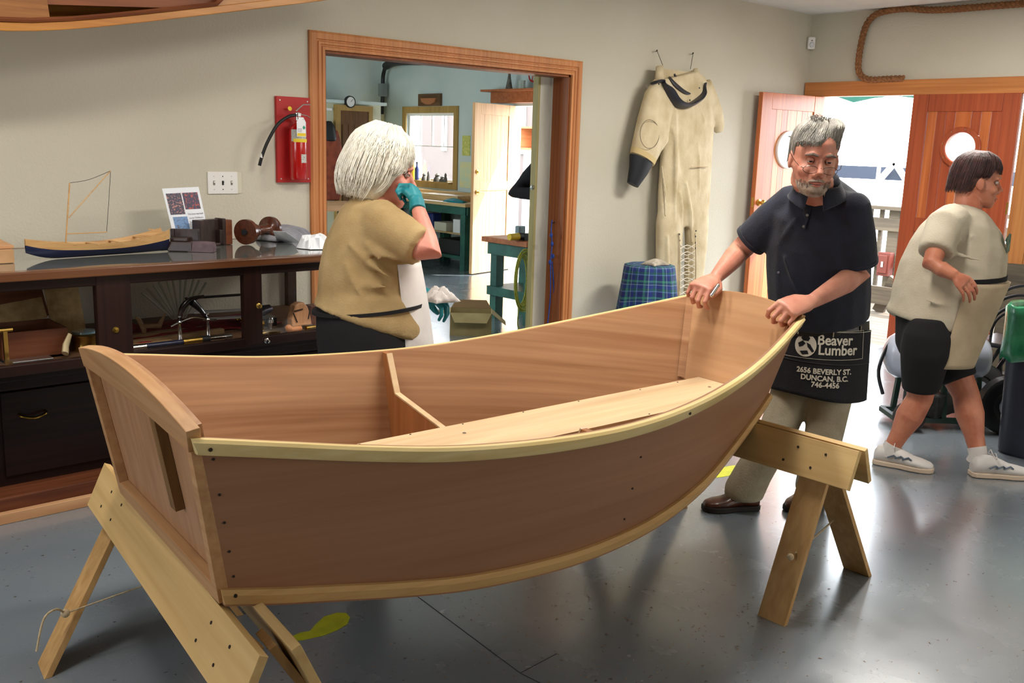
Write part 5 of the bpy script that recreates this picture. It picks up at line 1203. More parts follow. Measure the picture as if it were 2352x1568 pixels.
for x, y in ((1268,560),(1266,540),(1263,602),(1270,588)):
    m = MB(); m.ball(at(x, y, 'y', 4.787), (.011,.011,.017), n=10, m=8); obj('knot', m, M_blue, t, smooth=True)
m = MB(); a = at(1268, 512, 'y', 4.80); m.tube([a, a+V((.07, .02, .01))], .004, 6); obj('hook', m, M_nail, t)
# ------------------------------------------------------------------ workshop things
M_gp = mat('green_bench_paint', (46,98,84), (36,78,68), rough=.5, scale=(8,8,8))
M_bt = wood('bench_top', (206,176,128), (180,146,98), 'y', rough=.5, fine=30)
M_bt2 = wood('bench_top_red', (176,106,62), (150,84,46), 'x', rough=.5, fine=30)
t = thing('workbench', 'long green workbench under the workshop window', 'workbench', (7.85, 10.4, 0))
m = MB(); m.bb((7.50, 9.20, .79), (8.15, 11.9, .83)); obj('bench_top', m, M_bt, t, bev=.003)
m = MB(); m.bb((7.54, 9.22, .69), (7.58, 11.88, .79)); m.bb((7.54, 9.20, .69), (8.14, 9.24, .79)); obj('apron', m, M_gp, t)
for y in (9.22, 10.3, 11.4):
    for x in (7.52, 8.04):
        m = MB(); m.bb((x, y, 0), (x+.09, y+.09, .69)); obj('leg', m, M_gp, t)
m = MB(); m.bb((7.56, 9.26, .13), (8.12, 11.86, .17)); obj('lower_shelf', m, M_gp, t)
m = MB(); m.bb((7.60, 9.3, .43), (8.12, 11.8, .45)); obj('middle_shelf', m, M_bt, t)
def wbox(nm, a, b, mt, label, cat, grp=None, **k):
    m = MB(); m.bb(a, b); o = obj(nm, m, mt, None, **k); tag(o, label, cat, grp); return o
M_cream = mat('cream_box', (206,200,176), rough=.7)
wbox('storage_box', (7.60, 9.42, .451), (7.80, 9.56, .62), M_white, 'white box on the middle shelf of the green workbench', 'box', bev=.004)
wbox('storage_box', (7.60, 9.33, .451), (7.78, 9.41, .60), mat('dark_red_box', (110,36,34), rough=.6), 'dark red box beside the white one under the workbench', 'box', bev=.004)
wbox('storage_box', (7.60, 9.42, .171), (7.95, 9.85, .36), mat('black_tub', (30,32,36), rough=.4), 'black tub on the bottom shelf of the green workbench', 'tub', bev=.01)
wbox('storage_box', (7.60, 9.33, .171), (7.80, 9.39, .34), M_cream, 'cream and blue carton on the bottom shelf next to the black tub', 'box', bev=.004)
wbox('storage_box', (7.60, 9.70, .451), (7.85, 9.95, .56), M_cream, 'low cream box on the middle shelf of the workbench', 'box', bev=.004)
wbox('storage_box', (7.60, 10.20, .451), (7.85, 10.35, .66), M_white, 'tall white carton further back on the middle shelf', 'box', bev=.004)
wbox('blue_can', (7.60, 9.98, .451), (7.75, 10.12, .66), mat('navy_tin', (30,44,100), rough=.4), 'dark blue tin on the middle shelf of the workbench', 'tin', bev=.02)
wbox('wooden_offcut', (7.70, 9.6, .831), (7.95, 10.4, .90), M_bt, 'pale plank offcut on top of the green workbench', 'plank', bev=.003)
wbox('wooden_offcut', (7.96, 9.35, .831), (8.10, 11.0, .93), M_bt, 'long pale board standing against the wall on the workbench', 'plank', bev=.003)
m = MB(); m.grid(crumple(7.62, 9.55, .16, .34, .05, 31, zb=.83), 16, 16); o = obj('teal_cloth', m, mat('teal_cloth', (20,130,140), (12,100,112), rough=.8), smooth=True, solid=.003, soff=1); tag(o, 'teal blue cloth on the corner of the green workbench', 'cloth')
# window sill items
def bottle(x, y, z, r, h, mt, label, name='spray_bottle', cat='bottle'):
    t = thing(name, label, cat, (x, y, z)); m = MB(); m.lathe([(0,0),(r,0),(r,h*.62),(r*.45,h*.76),(r*.4,h*.88),(0,h*.88)], (x, y, z+.001), (0,0,1), 16); obj('bottle_body', m, mt, t, smooth=True)
    m = MB(); m.lathe([(0,h*.88),(r*.5,h*.88),(r*.45,h),(0,h)], (x, y, z+.001), (0,0,1), 12); obj('cap', m, M_white if name == 'spray_bottle' else M_black, t, smooth=True)
M_amb = mat('amber_liquid', (228,176,40), rough=.2)
ws_ = wz0+.009
bottle(8.11, 11.22, ws_, .035, .27, M_amb, 'left one of two amber bottles on the workshop window sill')
bottle(8.11, 11.13, ws_, .035, .27, M_amb, 'amber bottle on the sill next to the dark blue can')
bottle(8.11, 11.03, ws_, .03, .25, mat('navy_can', (30,40,90), rough=.4), 'dark blue can standing on the workshop window sill', 'spray_can', 'can')
bottle(8.14, 11.17, ws_, .02, .42, mat('pinkish', (200,150,150), rough=.5), 'tall thin pale bottle behind the amber ones on the sill', 'tall_bottle', 'bottle')
M_dk = mat('small_dark_things', (70,66,60), (110,104,92), rough=.6, scale=(20,20,20))
for k, (y, h, r) in enumerate(((10.86,.10,.04),(10.76,.13,.03),(10.56,.11,.06),(10.45,.08,.05),(10.38,.12,.03))):
    m = MB(); m.lathe([(0,0),(r,0),(r*.8,h*.4),(r*.5,h*.6),(r*.6,h*.8),(r*.2,h),(0,h)], (8.11, y, ws_), (0,0,1), 12); o = obj('sill_ornament', m, M_dk, smooth=True)
    tag(o, ['small grey ornament next to the dark blue can on the sill', 'slender dark ornament second from the bottles on the sill', 'widest dark lump in the middle of the window sill', 'low dark ornament right of the widest one on the sill', 'rightmost slim ornament on the workshop window sill'][k], 'ornament', 'ornaments on the workshop sill')
# picture over the window
t = thing('framed_carving', 'small brown framed half-hull carving above the workshop window', 'picture', (8.15, 10.95, 2.05))
pa_, pb_ = at(963, 221, 'x', 8.15), at(1013, 241, 'x', 8.15)
m = MB(); m.bb((8.13, pb_.y, 2.045), (8.165, pa_.y, 2.045+.16)); obj('board', m, wood('carving_board', (112,82,50), (84,58,34), 'y', rough=.5), t); t.location = (8.165, (pa_.y+pb_.y)/2, 2.045); t.children[0].location -= V(t.location)-V((8.15, 10.95, 2.05))
m = MB(); m.prism([(-.17,.10),(.17,.10),(.14,.05),(.05,.02),(-.05,.02),(-.14,.05)], (8.131, (pa_.y+pb_.y)/2, 2.045), (0,1,0), (0,0,1), (-.02,0,0)); obj('half_hull', m, mat('half_hull_red', (170,110,70), rough=.4), t)
# papers on the wall
wbox('wall_notice', (8.160, 9.94, 1.40), (8.169, 10.10, 1.66), mat('notice_yellow', (214,208,120), (170,180,90), rough=.7, scale=(30,30,30)), 'yellow notice pinned on the wall between window and door', 'notice')
wbox('wall_notice', (8.160, 9.90, .98), (8.169, 10.14, 1.32), mat('chart_green', (190,208,180), (214,206,150), rough=.7, scale=(12,12,12)), 'pale green chart pinned under the yellow notice', 'chart')
# hose along the ceiling
t = thing('dust_hose', 'thick black dust hose hanging from the workshop ceiling', 'hose', (7.9, 11.3, 2.2))
hp = [(877,262,8.05),(879,220,8.05),(880,175,8.05),(886,152,8.0),(905,143,7.9),(940,140,7.6),(975,139,7.2),(1010,130,6.8)]
m = MB(); m.tube(spline([at(x, y, 'x', d) for x, y, d in hp[:4]], 5), .028, 10); m.tube(spline([at(x, y, 'x', d) for x, y, d in hp[3:]], 5), .055, 10); obj('hose_pipe', m, M_black, t, smooth=True)
m = MB(); a = at(879, 205, 'x', 8.06); m.bb(a-V((.05,.05,.10)), a+V((.05,.05,.08))); obj('blast_gate', m, mat('gate_grey', (120,128,128), rough=.5), t, bev=.01)
m = MB(); m.prism([(-.03, 0), (.06, 0), (.045, -.38), (.02, -.42), (-.03, -.40)], at(877, 215, 'x', 8.12), (0,-1,0), (0,0,1), (.012,0,0)); o = obj('hanging_saw_blade', m, mat('blade_beige', (190,182,150), rough=.5)); tag(o, 'long pale blade-shaped board hanging under the hose', 'board')
# back-left of the workshop: cupboard partition with a door, gauge, coat
m = MB(); a0 = at(742, 205, 'y', 11.3); m.bb((5.6, 11.1, 0), (7.55, 11.9, 2.02)); 
o = struct('wall_partition', m, mat('partition_paint', (196,196,170), rough=.8), 'pale boxed partition in the far corner of the workshop')
m = MB(); m.bb((5.6, 11.06, 2.02), (7.62, 11.95, 2.06)); obj('ledge', m, MATS['workshop_wall_paint'], o)
dA, dB = at(780, 275, 'y', 11.08), at(845, 265, 'y', 11.08)
m = MB(); m.bb((dA.x, 11.06, .01), (dB.x, 11.099, 1.93)); dd4 = struct('door_5', m, wood('brown_door', (112,76,38), (86,54,26), 'z', rough=.5), 'brown plank door in the far corner of the workshop')
m = MB(); m.bb((dA.x-.08, 11.05, 0), (dA.x, 11.099, 1.93)); m.bb((dB.x, 11.05, 0), (dB.x+.06, 11.099, 1.93)); m.bb((dA.x-.08, 11.05, 1.93), (dB.x+.06, 11.099, 2.0)); obj('door_frame', m, M_olive, dd4)
for k in range(4):
    x = dA.x+.08+(dB.x-dA.x-.16)*k/3; m = MB(); m.bb((x-.05, 11.052, .15), (x+.03, 11.0605, 1.75)); obj('door_plank', m, MATS['brown_door'], dd4)
t = thing('pressure_gauge', 'round black-rimmed gauge on a stem standing above the brown door', 'gauge', at(801, 252, 'y', 11.08))
g0 = at(801, 234, 'y', 11.08); m = MB(); m.lathe([(0,0),(.075,0),(.08,.02),(.075,.05),(.064,.052),(.064,.045),(0,.045)], g0, (0,-1,0), 24); obj('case', m, M_black, t, smooth=True)
m = MB(); m.lathe([(0,0),(.063,0),(.063,.002),(0,.002)], g0+V((0,-.045,0)), (0,-1,0), 24); obj('dial', m, M_white, t)
m = MB(); m.beam(g0+V((0,-.049,0)), g0+V((.035,-.049,.035)), .004, .003, (0,1,0)); obj('needle', m, M_black, t)
m = MB(); m.tube([g0-V((0,0,.07)), V((g0.x, g0.y, 2.061))], .012, 8); obj('stem', m, M_brassd, t)
wbox('small_sign', at(750, 248, 'y', 11.055), at(762, 254, 'y', 11.057)+V((0,-.01,0)), M_white, 'tiny white label on the ledge left of the gauge', 'label')
# orange and black jacket on a peg
t = thing('hanging_jacket', 'orange and dark jacket hanging beside the brown door', 'jacket', at(762, 420, 'y', 11.0))
M_or = mat('orange_jacket', (150,72,44), (116,50,32), rough=.8, scale=(10,10,10))
J = lambda x, y: at(x, y, 'y', 10.98)
m = MB(); limb(m, [J(752,290), J(756,330), J(758,380), J(757,430), J(756,460)], [.08,.17,.19,.18,.16], [.06,.10,.11,.10,.08], ux=(1,0,0)); limb(m, [J(768,300), J(774,340), J(776,390), J(774,412)], [.05,.07,.06,.05], [.05,.06,.05,.05], ux=(1,0,0)); remesh_bake('jacket_body', m, M_or, t, voxel=.02, smooth=3)
m = MB(); limb(m, [J(750,278), J(752,292), J(754,325)], [.06,.10,.12], [.06,.09,.11], ux=(1,0,0)); remesh_bake('dark_hood', m, M_black, t, voxel=.02, smooth=3)
m = MB(); m.tube([at(752, 280, 'y', 10.98), at(752, 279, 'y', 11.1)], .008, 6); obj('peg', m, M_nail, t)
# black crates / benches near the left jamb beyond the woman
t = thing('side_bench', 'bench with a dark top just inside the workshop at the left', 'bench', (5.3, 9.2, 0))
m = MB(); m.bb((4.9, 9.0, .80), (6.1, 9.7, .86)); obj('bench_top', m, M_pale, t)
for x in (4.95, 6.0):
    for y in (9.05, 9.6): m = MB(); m.bb((x-.04, y-.04, 0), (x+.04, y+.04, .80)); obj('leg', m, M_gp, t)
m = MB(); m.bb((5.0, 9.05, .3), (6.0, 9.6, .33)); obj('lower_shelf', m, M_gp, t)
# cardboard box on the floor
t = thing('cardboard_box', 'open empty cardboard box with folded-out flaps on the floor', 'box', (5.05, 6.1, 0))
M_kr2 = mat('olive_cardboard', (168,150,104), (150,132,90), rough=.8)
M_kr3 = mat('cardboard_inner', (128,100,66), rough=.85)
bc = V((5.06, 6.10, 0)); a = math.radians(40); ex = V((math.cos(a), -math.sin(a), 0)); ey = V((math.sin(a), math.cos(a), 0)); hx_, hy_, bh = .17, .13, .19
c4 = [bc-ex*hx_-ey*hy_, bc+ex*hx_-ey*hy_, bc+ex*hx_+ey*hy_, bc-ex*hx_+ey*hy_]
m = MB(); m.add(c4+[p+V((0,0,bh)) for p in c4], [(3,2,1,0),(0,1,5,4),(1,2,6,5),(2,3,7,6),(3,0,4,7)]); obj('carton', m, M_kr2, t, solid=.005)
for i in range(4):
    p, q = c4[i]+V((0,0,bh)), c4[(i+1) % 4]+V((0,0,bh)); out = ((p+q)/2-bc); out.z = 0; out.normalize(); dz = [-.06, -.10, .05, -.02][i]
    w = .12; m = MB(); m.add([p, q, q+out*w+V((0,0,dz))-(q-p)*.12, p+out*w+V((0,0,dz))+(q-p)*.12], [(0,1,2,3)]); obj('flap', m, M_kr2 if i != 2 else M_kr3, t, solid=.004)
# green bench with drill and cord at the right of the doorway
t = thing('bench_stand', 'green-legged bench with a reddish top just inside the workshop', 'workbench', (5.0, 6.2, 0))
ga = at(1148, 548, 'y', 6.35)
m = MB(); m.bb((ga.x, 6.0, ga.z-.045), (ga.x+.62, 6.6, ga.z)); obj('bench_top', m, M_bt2, t, bev=.004)
m = MB(); m.bb((ga.x+.05, 6.03, ga.z-.155), (ga.x+.57, 6.07, ga.z-.046)); m.bb((ga.x+.05, 6.07, ga.z-.155), (ga.x+.09, 6.57, ga.z-.046)); obj('apron', m, M_gp, t)
for x in (ga.x+.10, ga.x+.45):
    for y in (6.05, 6.5): m = MB(); m.bb((x, y, 0), (x+.09, y+.08, ga.z-.155)); obj('leg', m, M_gp, t)
m = MB(); m.bb((ga.x+.06, 6.06, .22), (ga.x+.57, 6.58, .30)); obj('stretcher', m, M_gp, t)
t.location = (ga.x+.31, 6.3, 0)
for ch in t.children: ch.location -= V((ga.x+.31, 6.3, 0))-V((5.0, 6.2, 0))
dz_ = ga.z
t = thing('cordless_drill', 'yellow and black cordless drill lying on the green-legged bench', 'drill', (ga.x+.22, 6.12, dz_))
dp = at(1180, 536, 'y', 6.15); dx_ = dp.x
m = MB(); m.tube([(dx_-.05, 6.15, dz_+.035), (dx_+.06, 6.15, dz_+.035)], [.028,.032], 12); obj('motor_body', m, mat('tool_yellow', (214,176,40), rough=.4), t, smooth=True)
m = MB(); m.tube([(dx_+.055, 6.15, dz_+.036), (dx_+.12, 6.15, dz_+.036)], [.034,.030], 12); m.bb((dx_+.10, 6.12, dz_+.001), (dx_+.20, 6.19, dz_+.06)); obj('grip', m, M_black, t, smooth=True)
m = MB(); dp = at(1197, 520, 'y', 6.3); m.bb((dp.x-.04, 6.28, dz_+.001), (dp.x+.04, 6.34, dz_+.11)); o = obj('bench_vise', m, mat('vise_grey', (110,124,128), rough=.4, metal=.4), bev=.01); tag(o, 'grey block-shaped tool standing behind the drill on the bench', 'tool')
M_ycord = mat('yellow_cord', (170,170,60), (140,140,44), rough=.6, scale=(30,30,30))
t = thing('cord_coil', 'coil of yellow-green cord hanging at the corner of the green-legged bench', 'cord', (ga.x+.16, 5.98, .3))
cyc = at(1200, 645, 'y', 5.97)
for k in range(8):
    m = MB(); w_ = .06+.007*k; h_ = .20+.01*k; pts = [V((cyc.x+.0+w_*math.cos(a_)+.004*k, 5.985-.008*(k % 3), cyc.z+h_*math.sin(a_))) for a_ in [2*PI*j/28 for j in range(28)]]; m.tube(pts, .006, 6, closed=True); obj('cord_loop', m, M_ycord, t, smooth=True)
m = MB(); m.tube(spline([(cyc.x-.02, 5.98, cyc.z-.2), (cyc.x-.05, 5.96, cyc.z-.35), (cyc.x-.04, 5.95, .01)], 5), .006, 6); m.tube([(cyc.x+.01, 5.99, cyc.z+.2), (cyc.x+.01, 6.045, cyc.z+.2)], .006, 6); obj('cord_tail', m, M_ycord, t, smooth=True)
# shelf above the workshop doorway, and box shelf outside
t = thing('door_head_shelf', 'reddish wooden shelf above the open workshop door', 'shelf', (8.0, 8.9, 2.1))
m = MB(); m.bb((7.88, 8.1, 2.19), (8.169, 9.42, 2.215)); obj('shelf_board', m, M_bt2, t); m = MB(); m.bb((8.0, 8.15, 2.06), (8.169, 9.36, 2.19)); obj('shelf_front', m, M_bt2, t)
m = MB(); m.lathe([(0,0),(.045,0),(.02,.13),(.014,.2),(0,.2)], (8.0, 9.02, 2.216), (0,0,1), 12); o = obj('dark_cone', m, M_dk, smooth=True); tag(o, 'slim dark cone-shaped bottle on the shelf above the door', 'bottle')
m = MB(); m.lathe([(0,0),(.05,0),(.05,.10),(0,.10)], (8.0, 8.80, 2.216), (0,0,1), 14); o = obj('glass_jar', m, mat('jar_grey', (150,160,150), rough=.2), smooth=True); tag(o, 'short grey jar on the shelf above the door', 'jar')
m = MB(); vw = at(1222, 172, 'x', 8.1); ring = [V((8.12, vw.y+.075*math.cos(a_), vw.z+.075*math.sin(a_))) for a_ in [2*PI*k/24 for k in range(24)]]; m.tube(ring, .009, 8, closed=True)
for k in range(5): a_ = 2*PI*k/5; m.tube([(8.12, vw.y, vw.z), (8.12, vw.y+.075*math.cos(a_), vw.z+.075*math.sin(a_))], .006, 6)
m.tube([(8.12, vw.y, vw.z), (8.169, vw.y, vw.z)], .01, 8); o = obj('valve_wheel', m, M_redp, smooth=True); tag(o, 'small red valve wheel high on the workshop wall', 'valve')
t = thing('porch_cabinet', 'small reddish open wall shelf outside the sunlit workshop door', 'shelf', (9.6, 9.6, 1.4))
pa_, pb_ = at(1193, 290, 'x', 9.5), at(1232, 345, 'x', 9.5)
m = MB(); m.bb((9.5, pb_.y, pb_.z), (9.75, pa_.y, pb_.z+.03)); m.bb((9.5, pb_.y, pa_.z-.03), (9.75, pa_.y, pa_.z)); m.bb((9.5, pa_.y-.03, pb_.z), (9.75, pa_.y, pa_.z)); m.bb((9.72, pb_.y, pb_.z), (9.75, pa_.y, pa_.z)); obj('shelf_box', m, M_bt2, t)
m = MB(); m.bb((9.60, pa_.y-.08, -.12), (9.75, pa_.y, pb_.z)); obj('post', m, M_white, t)
# ------------------------------------------------------------------ people
def skinmat(name, c1, c2):
    m = mat(name, c1, c2, rough=.5, scale=(14, 14, 14), detail=5, bump=.12, bscale=160, contrast=(.3, .7))
    b = m.node_tree.nodes['Principled BSDF']; b.inputs['Subsurface Weight'].default_value = .08; b.inputs['Subsurface Radius'].default_value = (.012, .005, .003)
    return m
M_skin = skinmat('skin_ruddy', (204,146,122), (180,114,94))
M_skin2 = skinmat('skin_rosy', (204,138,118), (182,108,92))
M_skin3 = skinmat('skin_tanned', (190,124,96), (168,98,74))
M_eye = mat('eye_white', (176,164,156), rough=.15)
M_iris = mat('iris_dark', (40,34,34), rough=.1)
M_lip = mat('lip', (176,106,92), rough=.45)
def hairmat(name, c1, c2, sc=(40, 40, 40)):
    return mat(name, c1, c2, rough=.55, scale=sc, detail=6, bump=.5, bscale=70, contrast=(.3, .7), sheen=.2)
class Head:
    def __init__(s, c, F, U, k=1.0):
        s.c = V(c); s.F = V(F).normalized(); s.U = V(U); s.U = (s.U-s.F*s.U.dot(s.F)).normalized(); s.L = s.U.cross(s.F).normalized(); s.k = k
    def P(s, f, l, u): return s.c + (s.F*f + s.L*l + s.U*u)*s.k
RINGS = [(-.124,.058,.016,.016),(-.116,.054,.034,.032),(-.098,.044,.051,.045),(-.07,.024,.071,.057),(-.035,.006,.086,.067),(0,-.003,.090,.073),(.03,-.006,.098,.076),(.06,-.008,.097,.076),(.085,-.012,.084,.068),(.105,-.014,.064,.052),(.120,-.015,.035,.03),(.126,-.015,.01,.01)]
def head_mesh(m, H, jaw=1.0, nose=1.0):
    k = H.k; rr = []
    for z, c, r, w in RINGS:
        if z < -.02: w *= jaw
        rr.append([H.P(c+r*math.cos(2*PI*i/28), w*math.sin(2*PI*i/28), z) for i in range(28)])
    m.rings(rr)
    R = Matrix((H.F, H.L, H.U)).transposed()
    m.tube([H.P(.084,0,.012), H.P(.101,0,-.018), H.P(.104+.010*nose,0,-.040)], [.0075*k, .010*k, .0135*k], 12)
    for s in (-1, 1):
        m.ball(H.P(.097, s*.013, -.046), .0095*k, n=10, m=8)
        m.ball(H.P(.060, s*.040, -.038), (.026*k, .026*k, .024*k), R, 14, 10)
        m.ball(H.P(-.008, s*.079, -.014), (.019*k, .009*k, .034*k), R @ Euler((0, -.2, s*.35)).to_matrix(), 14, 10)
        m.tube([H.P(.070, s*.052, .016), H.P(.088, s*.030, .024), H.P(.088, s*.006, .018)], [.006*k, .009*k, .007*k], 8)
    m.tube([H.P(.078,-.024,-.075), H.P(.094,0,-.071), H.P(.078,.024,-.075)], [.006*k,.009*k,.006*k], 8)
    m.tube([H.P(.076,-.018,-.086), H.P(.089,0,-.087), H.P(.076,.018,-.086)], [.006*k,.008*k,.006*k], 8)
    m.ball(H.P(.070, 0, -.108), (.022*k, .026*k, .018*k), R, 12, 8)
def carve(o, H):
    inv = wmat(o.parent) if o.parent else Matrix.Translation(o.location)
    ii = inv.inverted(); k = H.k
    for v in o.data.vertices:
        p = inv @ v.co; q = p-H.c
        if q.length > .2*k: continue
        f, l, u = q.dot(H.F)/k, q.dot(H.L)/k, q.dot(H.U)/k
        d = 0
        if f > .02:
            for s in (-1, 1): d += .013*math.exp(-(((l-s*.032)/.019)**2+((u-.001)/.0125)**2))
            d += .005*math.exp(-((u+.0785)/.003)**2)*(1 if abs(l) < .026 else 0)
            d += .003*math.exp(-(((abs(l)-.030)/.004)**2+((u+.055)/.02)**2))
        if d: v.co = ii @ (p-H.F*d*k)
    o.data.update()
def face_parts(H, par, skin, lip=M_lip, iris=M_iris, lids=.35):
    k = H.k
    for s in (-1, 1):
        c = H.P(.0745, s*.032, .001)
        m = MB(); m.ball(c, .0115*k, n=18, m=14); e = obj('eye', m, M_eye, par, smooth=True)
        m = MB(); m.lathe([(0,0),(.0058*k,0),(.005*k,.0012*k),(0,.0018*k)], c+(H.F*.98-H.U*.18).normalized()*.0108*k, H.F*.98-H.U*.18, 16); obj('iris', m, iris, e, smooth=True)
        for nm, a0, a1 in (('upper_eyelid', lids*18, 100), ('lower_eyelid', -100, -26)):
            m = MB()
            def f(u, v):
                az = math.radians(-80+160*u); el = math.radians(a0+(a1-a0)*v)
                r = .0128*k; return c + (H.F*math.cos(el)*math.cos(az)+H.L*math.cos(el)*math.sin(az)+H.U*math.sin(el))*r
            m.grid(f, 14, 8); obj(nm, m, skin, par, smooth=True, solid=.0012)
    m = MB(); m.tube([H.P(.083,-.023,-.0755), H.P(.101,-.006,-.0725), H.P(.101,.006,-.0725), H.P(.083,.023,-.0755)], [.002*k,.0045*k,.0045*k,.002*k], 8)
    m.tube(spline([H.P(.081,-.019,-.081), H.P(.0945,-.010,-.0825), H.P(.0965,0,-.083), H.P(.0945,.010,-.0825), H.P(.081,.019,-.081)],3), [.0015*k+.0028*k*math.sin(PI*i/12) for i in range(13)], 8); obj('lips', m, lip, par, smooth=True)
def locks(H, n, mt, par, fn, r0=.005, name='hair_locks', seed=1, segs=6, flat=.5):
    rs = random.Random(seed); m = MB()
    for _ in range(n):
        pts = fn(rs)
        if pts: m.tube(spline(pts, 3) if len(pts) < 6 else pts, [r0*(1-.75*i/(len(spline(pts, 3) if len(pts) < 6 else pts)-1)) for i in range(len(spline(pts, 3) if len(pts) < 6 else pts))], 5, flat=flat)
    return obj(name, m, mt, par, smooth=True, ang=180)
def hand(m, Wp, Kp, n, s, curl=(30, 45, 30), k=1.0, thumb=None, curls=None, palm=.0165):
    Wp = V(Wp); Kp = V(Kp); d = (Kp-Wp).normalized(); n = V(n); n = (n-d*n.dot(d)).normalized(); s_ = V(s); s = (s_-d*s_.dot(d)-n*s_.dot(n)).normalized()
    Lp = (Kp-Wp).length
    rr = []
    for t, w, h in ((-.05, .024, .020), (.1, .027, .020), (.4, .038, .0205), (.75, .042, .018), (1.0, .041, palm*.9), (1.06, .036, .010)):
        c = Wp+d*Lp*t; rr.append([c+s*math.cos(2*PI*i/20)*w*k+n*math.sin(2*PI*i/20)*h*k for i in range(20)])
    m.rings(rr)
    Ls = [(.043,.026,.021), (.047,.030,.022), (.043,.028,.021), (.034,.021,.019)]
    for i in range(4):
        b = Kp + s*(.0345-.0230*i)*k - d*[.004,0,.003,.010][i]*k
        c = curls[i] if curls else curl
        pts = [b-d*.012*k, b]; ang = 0; p = b
        for L_, a in zip(Ls[i], c):
            ang += math.radians(a); p = p+(d*math.cos(ang)-n*math.sin(ang)+s*.06*(1.5-i))*L_*k; pts.append(p)
        r = [.0100, .0100, .0092, .0084, .0066] if i < 3 else [.0088,.0088,.008,.0073,.0058]
        m.tube(pts, [x*k for x in r], 12); m.ball(pts[-1], r[-1]*k*1.05, n=10, m=8)
        for q, x in zip(pts[2:4], r[2:4]): m.ball(q, x*k*1.08, n=10, m=8)
    th = thumb or [(.022,.024,-.006), (.045,.044,-.012), (.066,.052,-.020), (.088,.054,-.026)]
    pts = [Wp+(d*a+s*b+n*c)*k for a, b, c in th]
    m.tube(pts, [.0155*k, .0135*k, .0115*k, .009*k][:len(pts)], 12); m.ball(pts[-1], .0092*k, n=10, m=8)
    return d, n, s
def nails(par, m_): pass
def shoe(par, heel, toe, mt, sole, w=.048, h=.085, k=1.0, name='shoe', lace=None, ank=None, label=None):
    heel = V(heel); toe = V(toe); d = (toe-heel); L = d.length; d.normalize(); upw = V((0, 0, 1)); upw = (upw-d*upw.dot(d)).normalized(); s = d.cross(upw)
    m = MB(); rr = []
    for t, ww, hh in ((.0,.55,.60),(.05,.75,.85),(.18,.80,1.0),(.32,.78,1.0),(.48,.86,.82),(.65,1.0,.60),(.82,.98,.50),(.94,.72,.42),(1.0,.35,.30)):
        c = heel+d*L*t; rr.append([c+s*w*ww*math.cos(a)*1.0+upw*(h*hh*(.5+.5*math.sin(a)) + .012) for a in [2*PI*i/20 for i in range(20)]])
    m.rings(rr); o = remesh_bake(name, m, mt, par, voxel=.006, smooth=3)
    m = MB(); rr = []
    for t, ww in ((-.01,.5),(.04,.78),(.2,.86),(.45,.84),(.65,1.06),(.82,1.04),(.95,.78),(1.015,.35)):
        c = heel+d*L*t; rr.append([c+s*w*ww+upw*.002, c-s*w*ww+upw*.002, c-s*w*ww*1.0+upw*.026, c+s*w*ww*1.0+upw*.026])
    m.rings(rr); obj('sole', m, sole, o, smooth=True, bev=.004)
    if lace:
        m = MB()
        for t in (.36,.43,.50,.57):
            c = heel+d*L*t; z = h*(1.0-(t-.30)*1.7)+.016; m.tube([c+s*w*.5+upw*(z-.012), c+upw*(z+.004), c-s*w*.5+upw*(z-.012)], .0028, 6)
        c = heel+d*L*.34+upw*(h+.016); m.tube(spline([c, c+s*.03+upw*.015, c+s*.05-upw*.01, c], 4), .0022, 5); m.tube(spline([c, c-s*.03+upw*.015, c-s*.045-upw*.01, c], 4), .0022, 5)
        obj('laces', m, lace, o, smooth=True)
    return o
# ================================================================== the man
FT = V((-.90, -.44, 0)).normalized(); LT = V((0, 0, 1)).cross(FT).normalized()
man = thing('person', 'man in navy polo and black nail apron leaning both hands on the dinghy', 'person', (3.42, 2.18, 0))
H = Head(D(1870, 361, 3.63), V((-.64, -.66, -.16)), V((-.06, -.06, 1)), 1.06)
# tilt the head a little to the viewer's left
H.U = (H.U - H.L*(-.05)).normalized(); H.L = H.U.cross(H.F).normalized()
shR, elR, wrR = D(1820, 462, 3.86), D(1703, 572, 4.03), D(1643, 638, 3.86)
shL, elL, wrL = D(1962, 478, 3.70), D(1974, 628, 3.84), D(1868, 690, 3.60)
tor = [(D(1884,805,4.10),.175,.14),(D(1882,745,4.08),.19,.155),(D(1880,680,4.03),.203,.175),(D(1878,610,3.96),.203,.172),(D(1880,540,3.88),.20,.150),(D(1884,485,3.82),.185,.125),(D(1886,455,3.79),.14,.10),(D(1882,432,3.76),.085,.075)]
m = MB()
limb(m, [p for p, a, b in tor], [a-.02 for p, a, b in tor], [b-.02 for p, a, b in tor], ux=LT)
head_mesh(m, H, jaw=1.1)
limb(m, [D(1884,462,3.80), D(1880,440,3.75), H.P(-.02,0,-.075), H.P(-.02,0,-.02)], [.085,.074,.070,.06], [.08,.076,.070,.06], ux=LT)
for sh, el, wr in ((shR, elR, wrR), (shL, elL, wrL)):
    mid = el.lerp(wr, .3)
    limb(m, [sh, sh.lerp(el, .5), el, mid, el.lerp(wr, .7), wr, wr+(wr-el).normalized()*.01], [.052,.052,.047,.048,.038,.030,.029], [.052,.052,.044,.044,.034,.025,.024], ux=(0,0,1))
KR = D(1607, 660, 3.76); KL = D(1806, 708, 3.51)
hand(m, wrR, KR, n=V((-.35,-.25,.9)), s=CR, curls=[(52,62,35),(55,66,38),(56,68,40),(58,70,42)], k=1.12, thumb=[(.020,.022,-.008),(.046,.040,-.018),(.075,.036,-.030),(.098,.024,-.040)])
hand(m, wrL, KL, n=V((-.25,-.45,.85)), s=V((-.3,.8,.5)), curls=[(50,60,30),(56,66,38),(60,70,40),(62,74,42)], k=1.12, thumb=[(.020,.022,-.006),(.048,.040,-.008),(.078,.046,-.012),(.104,.048,-.014)])
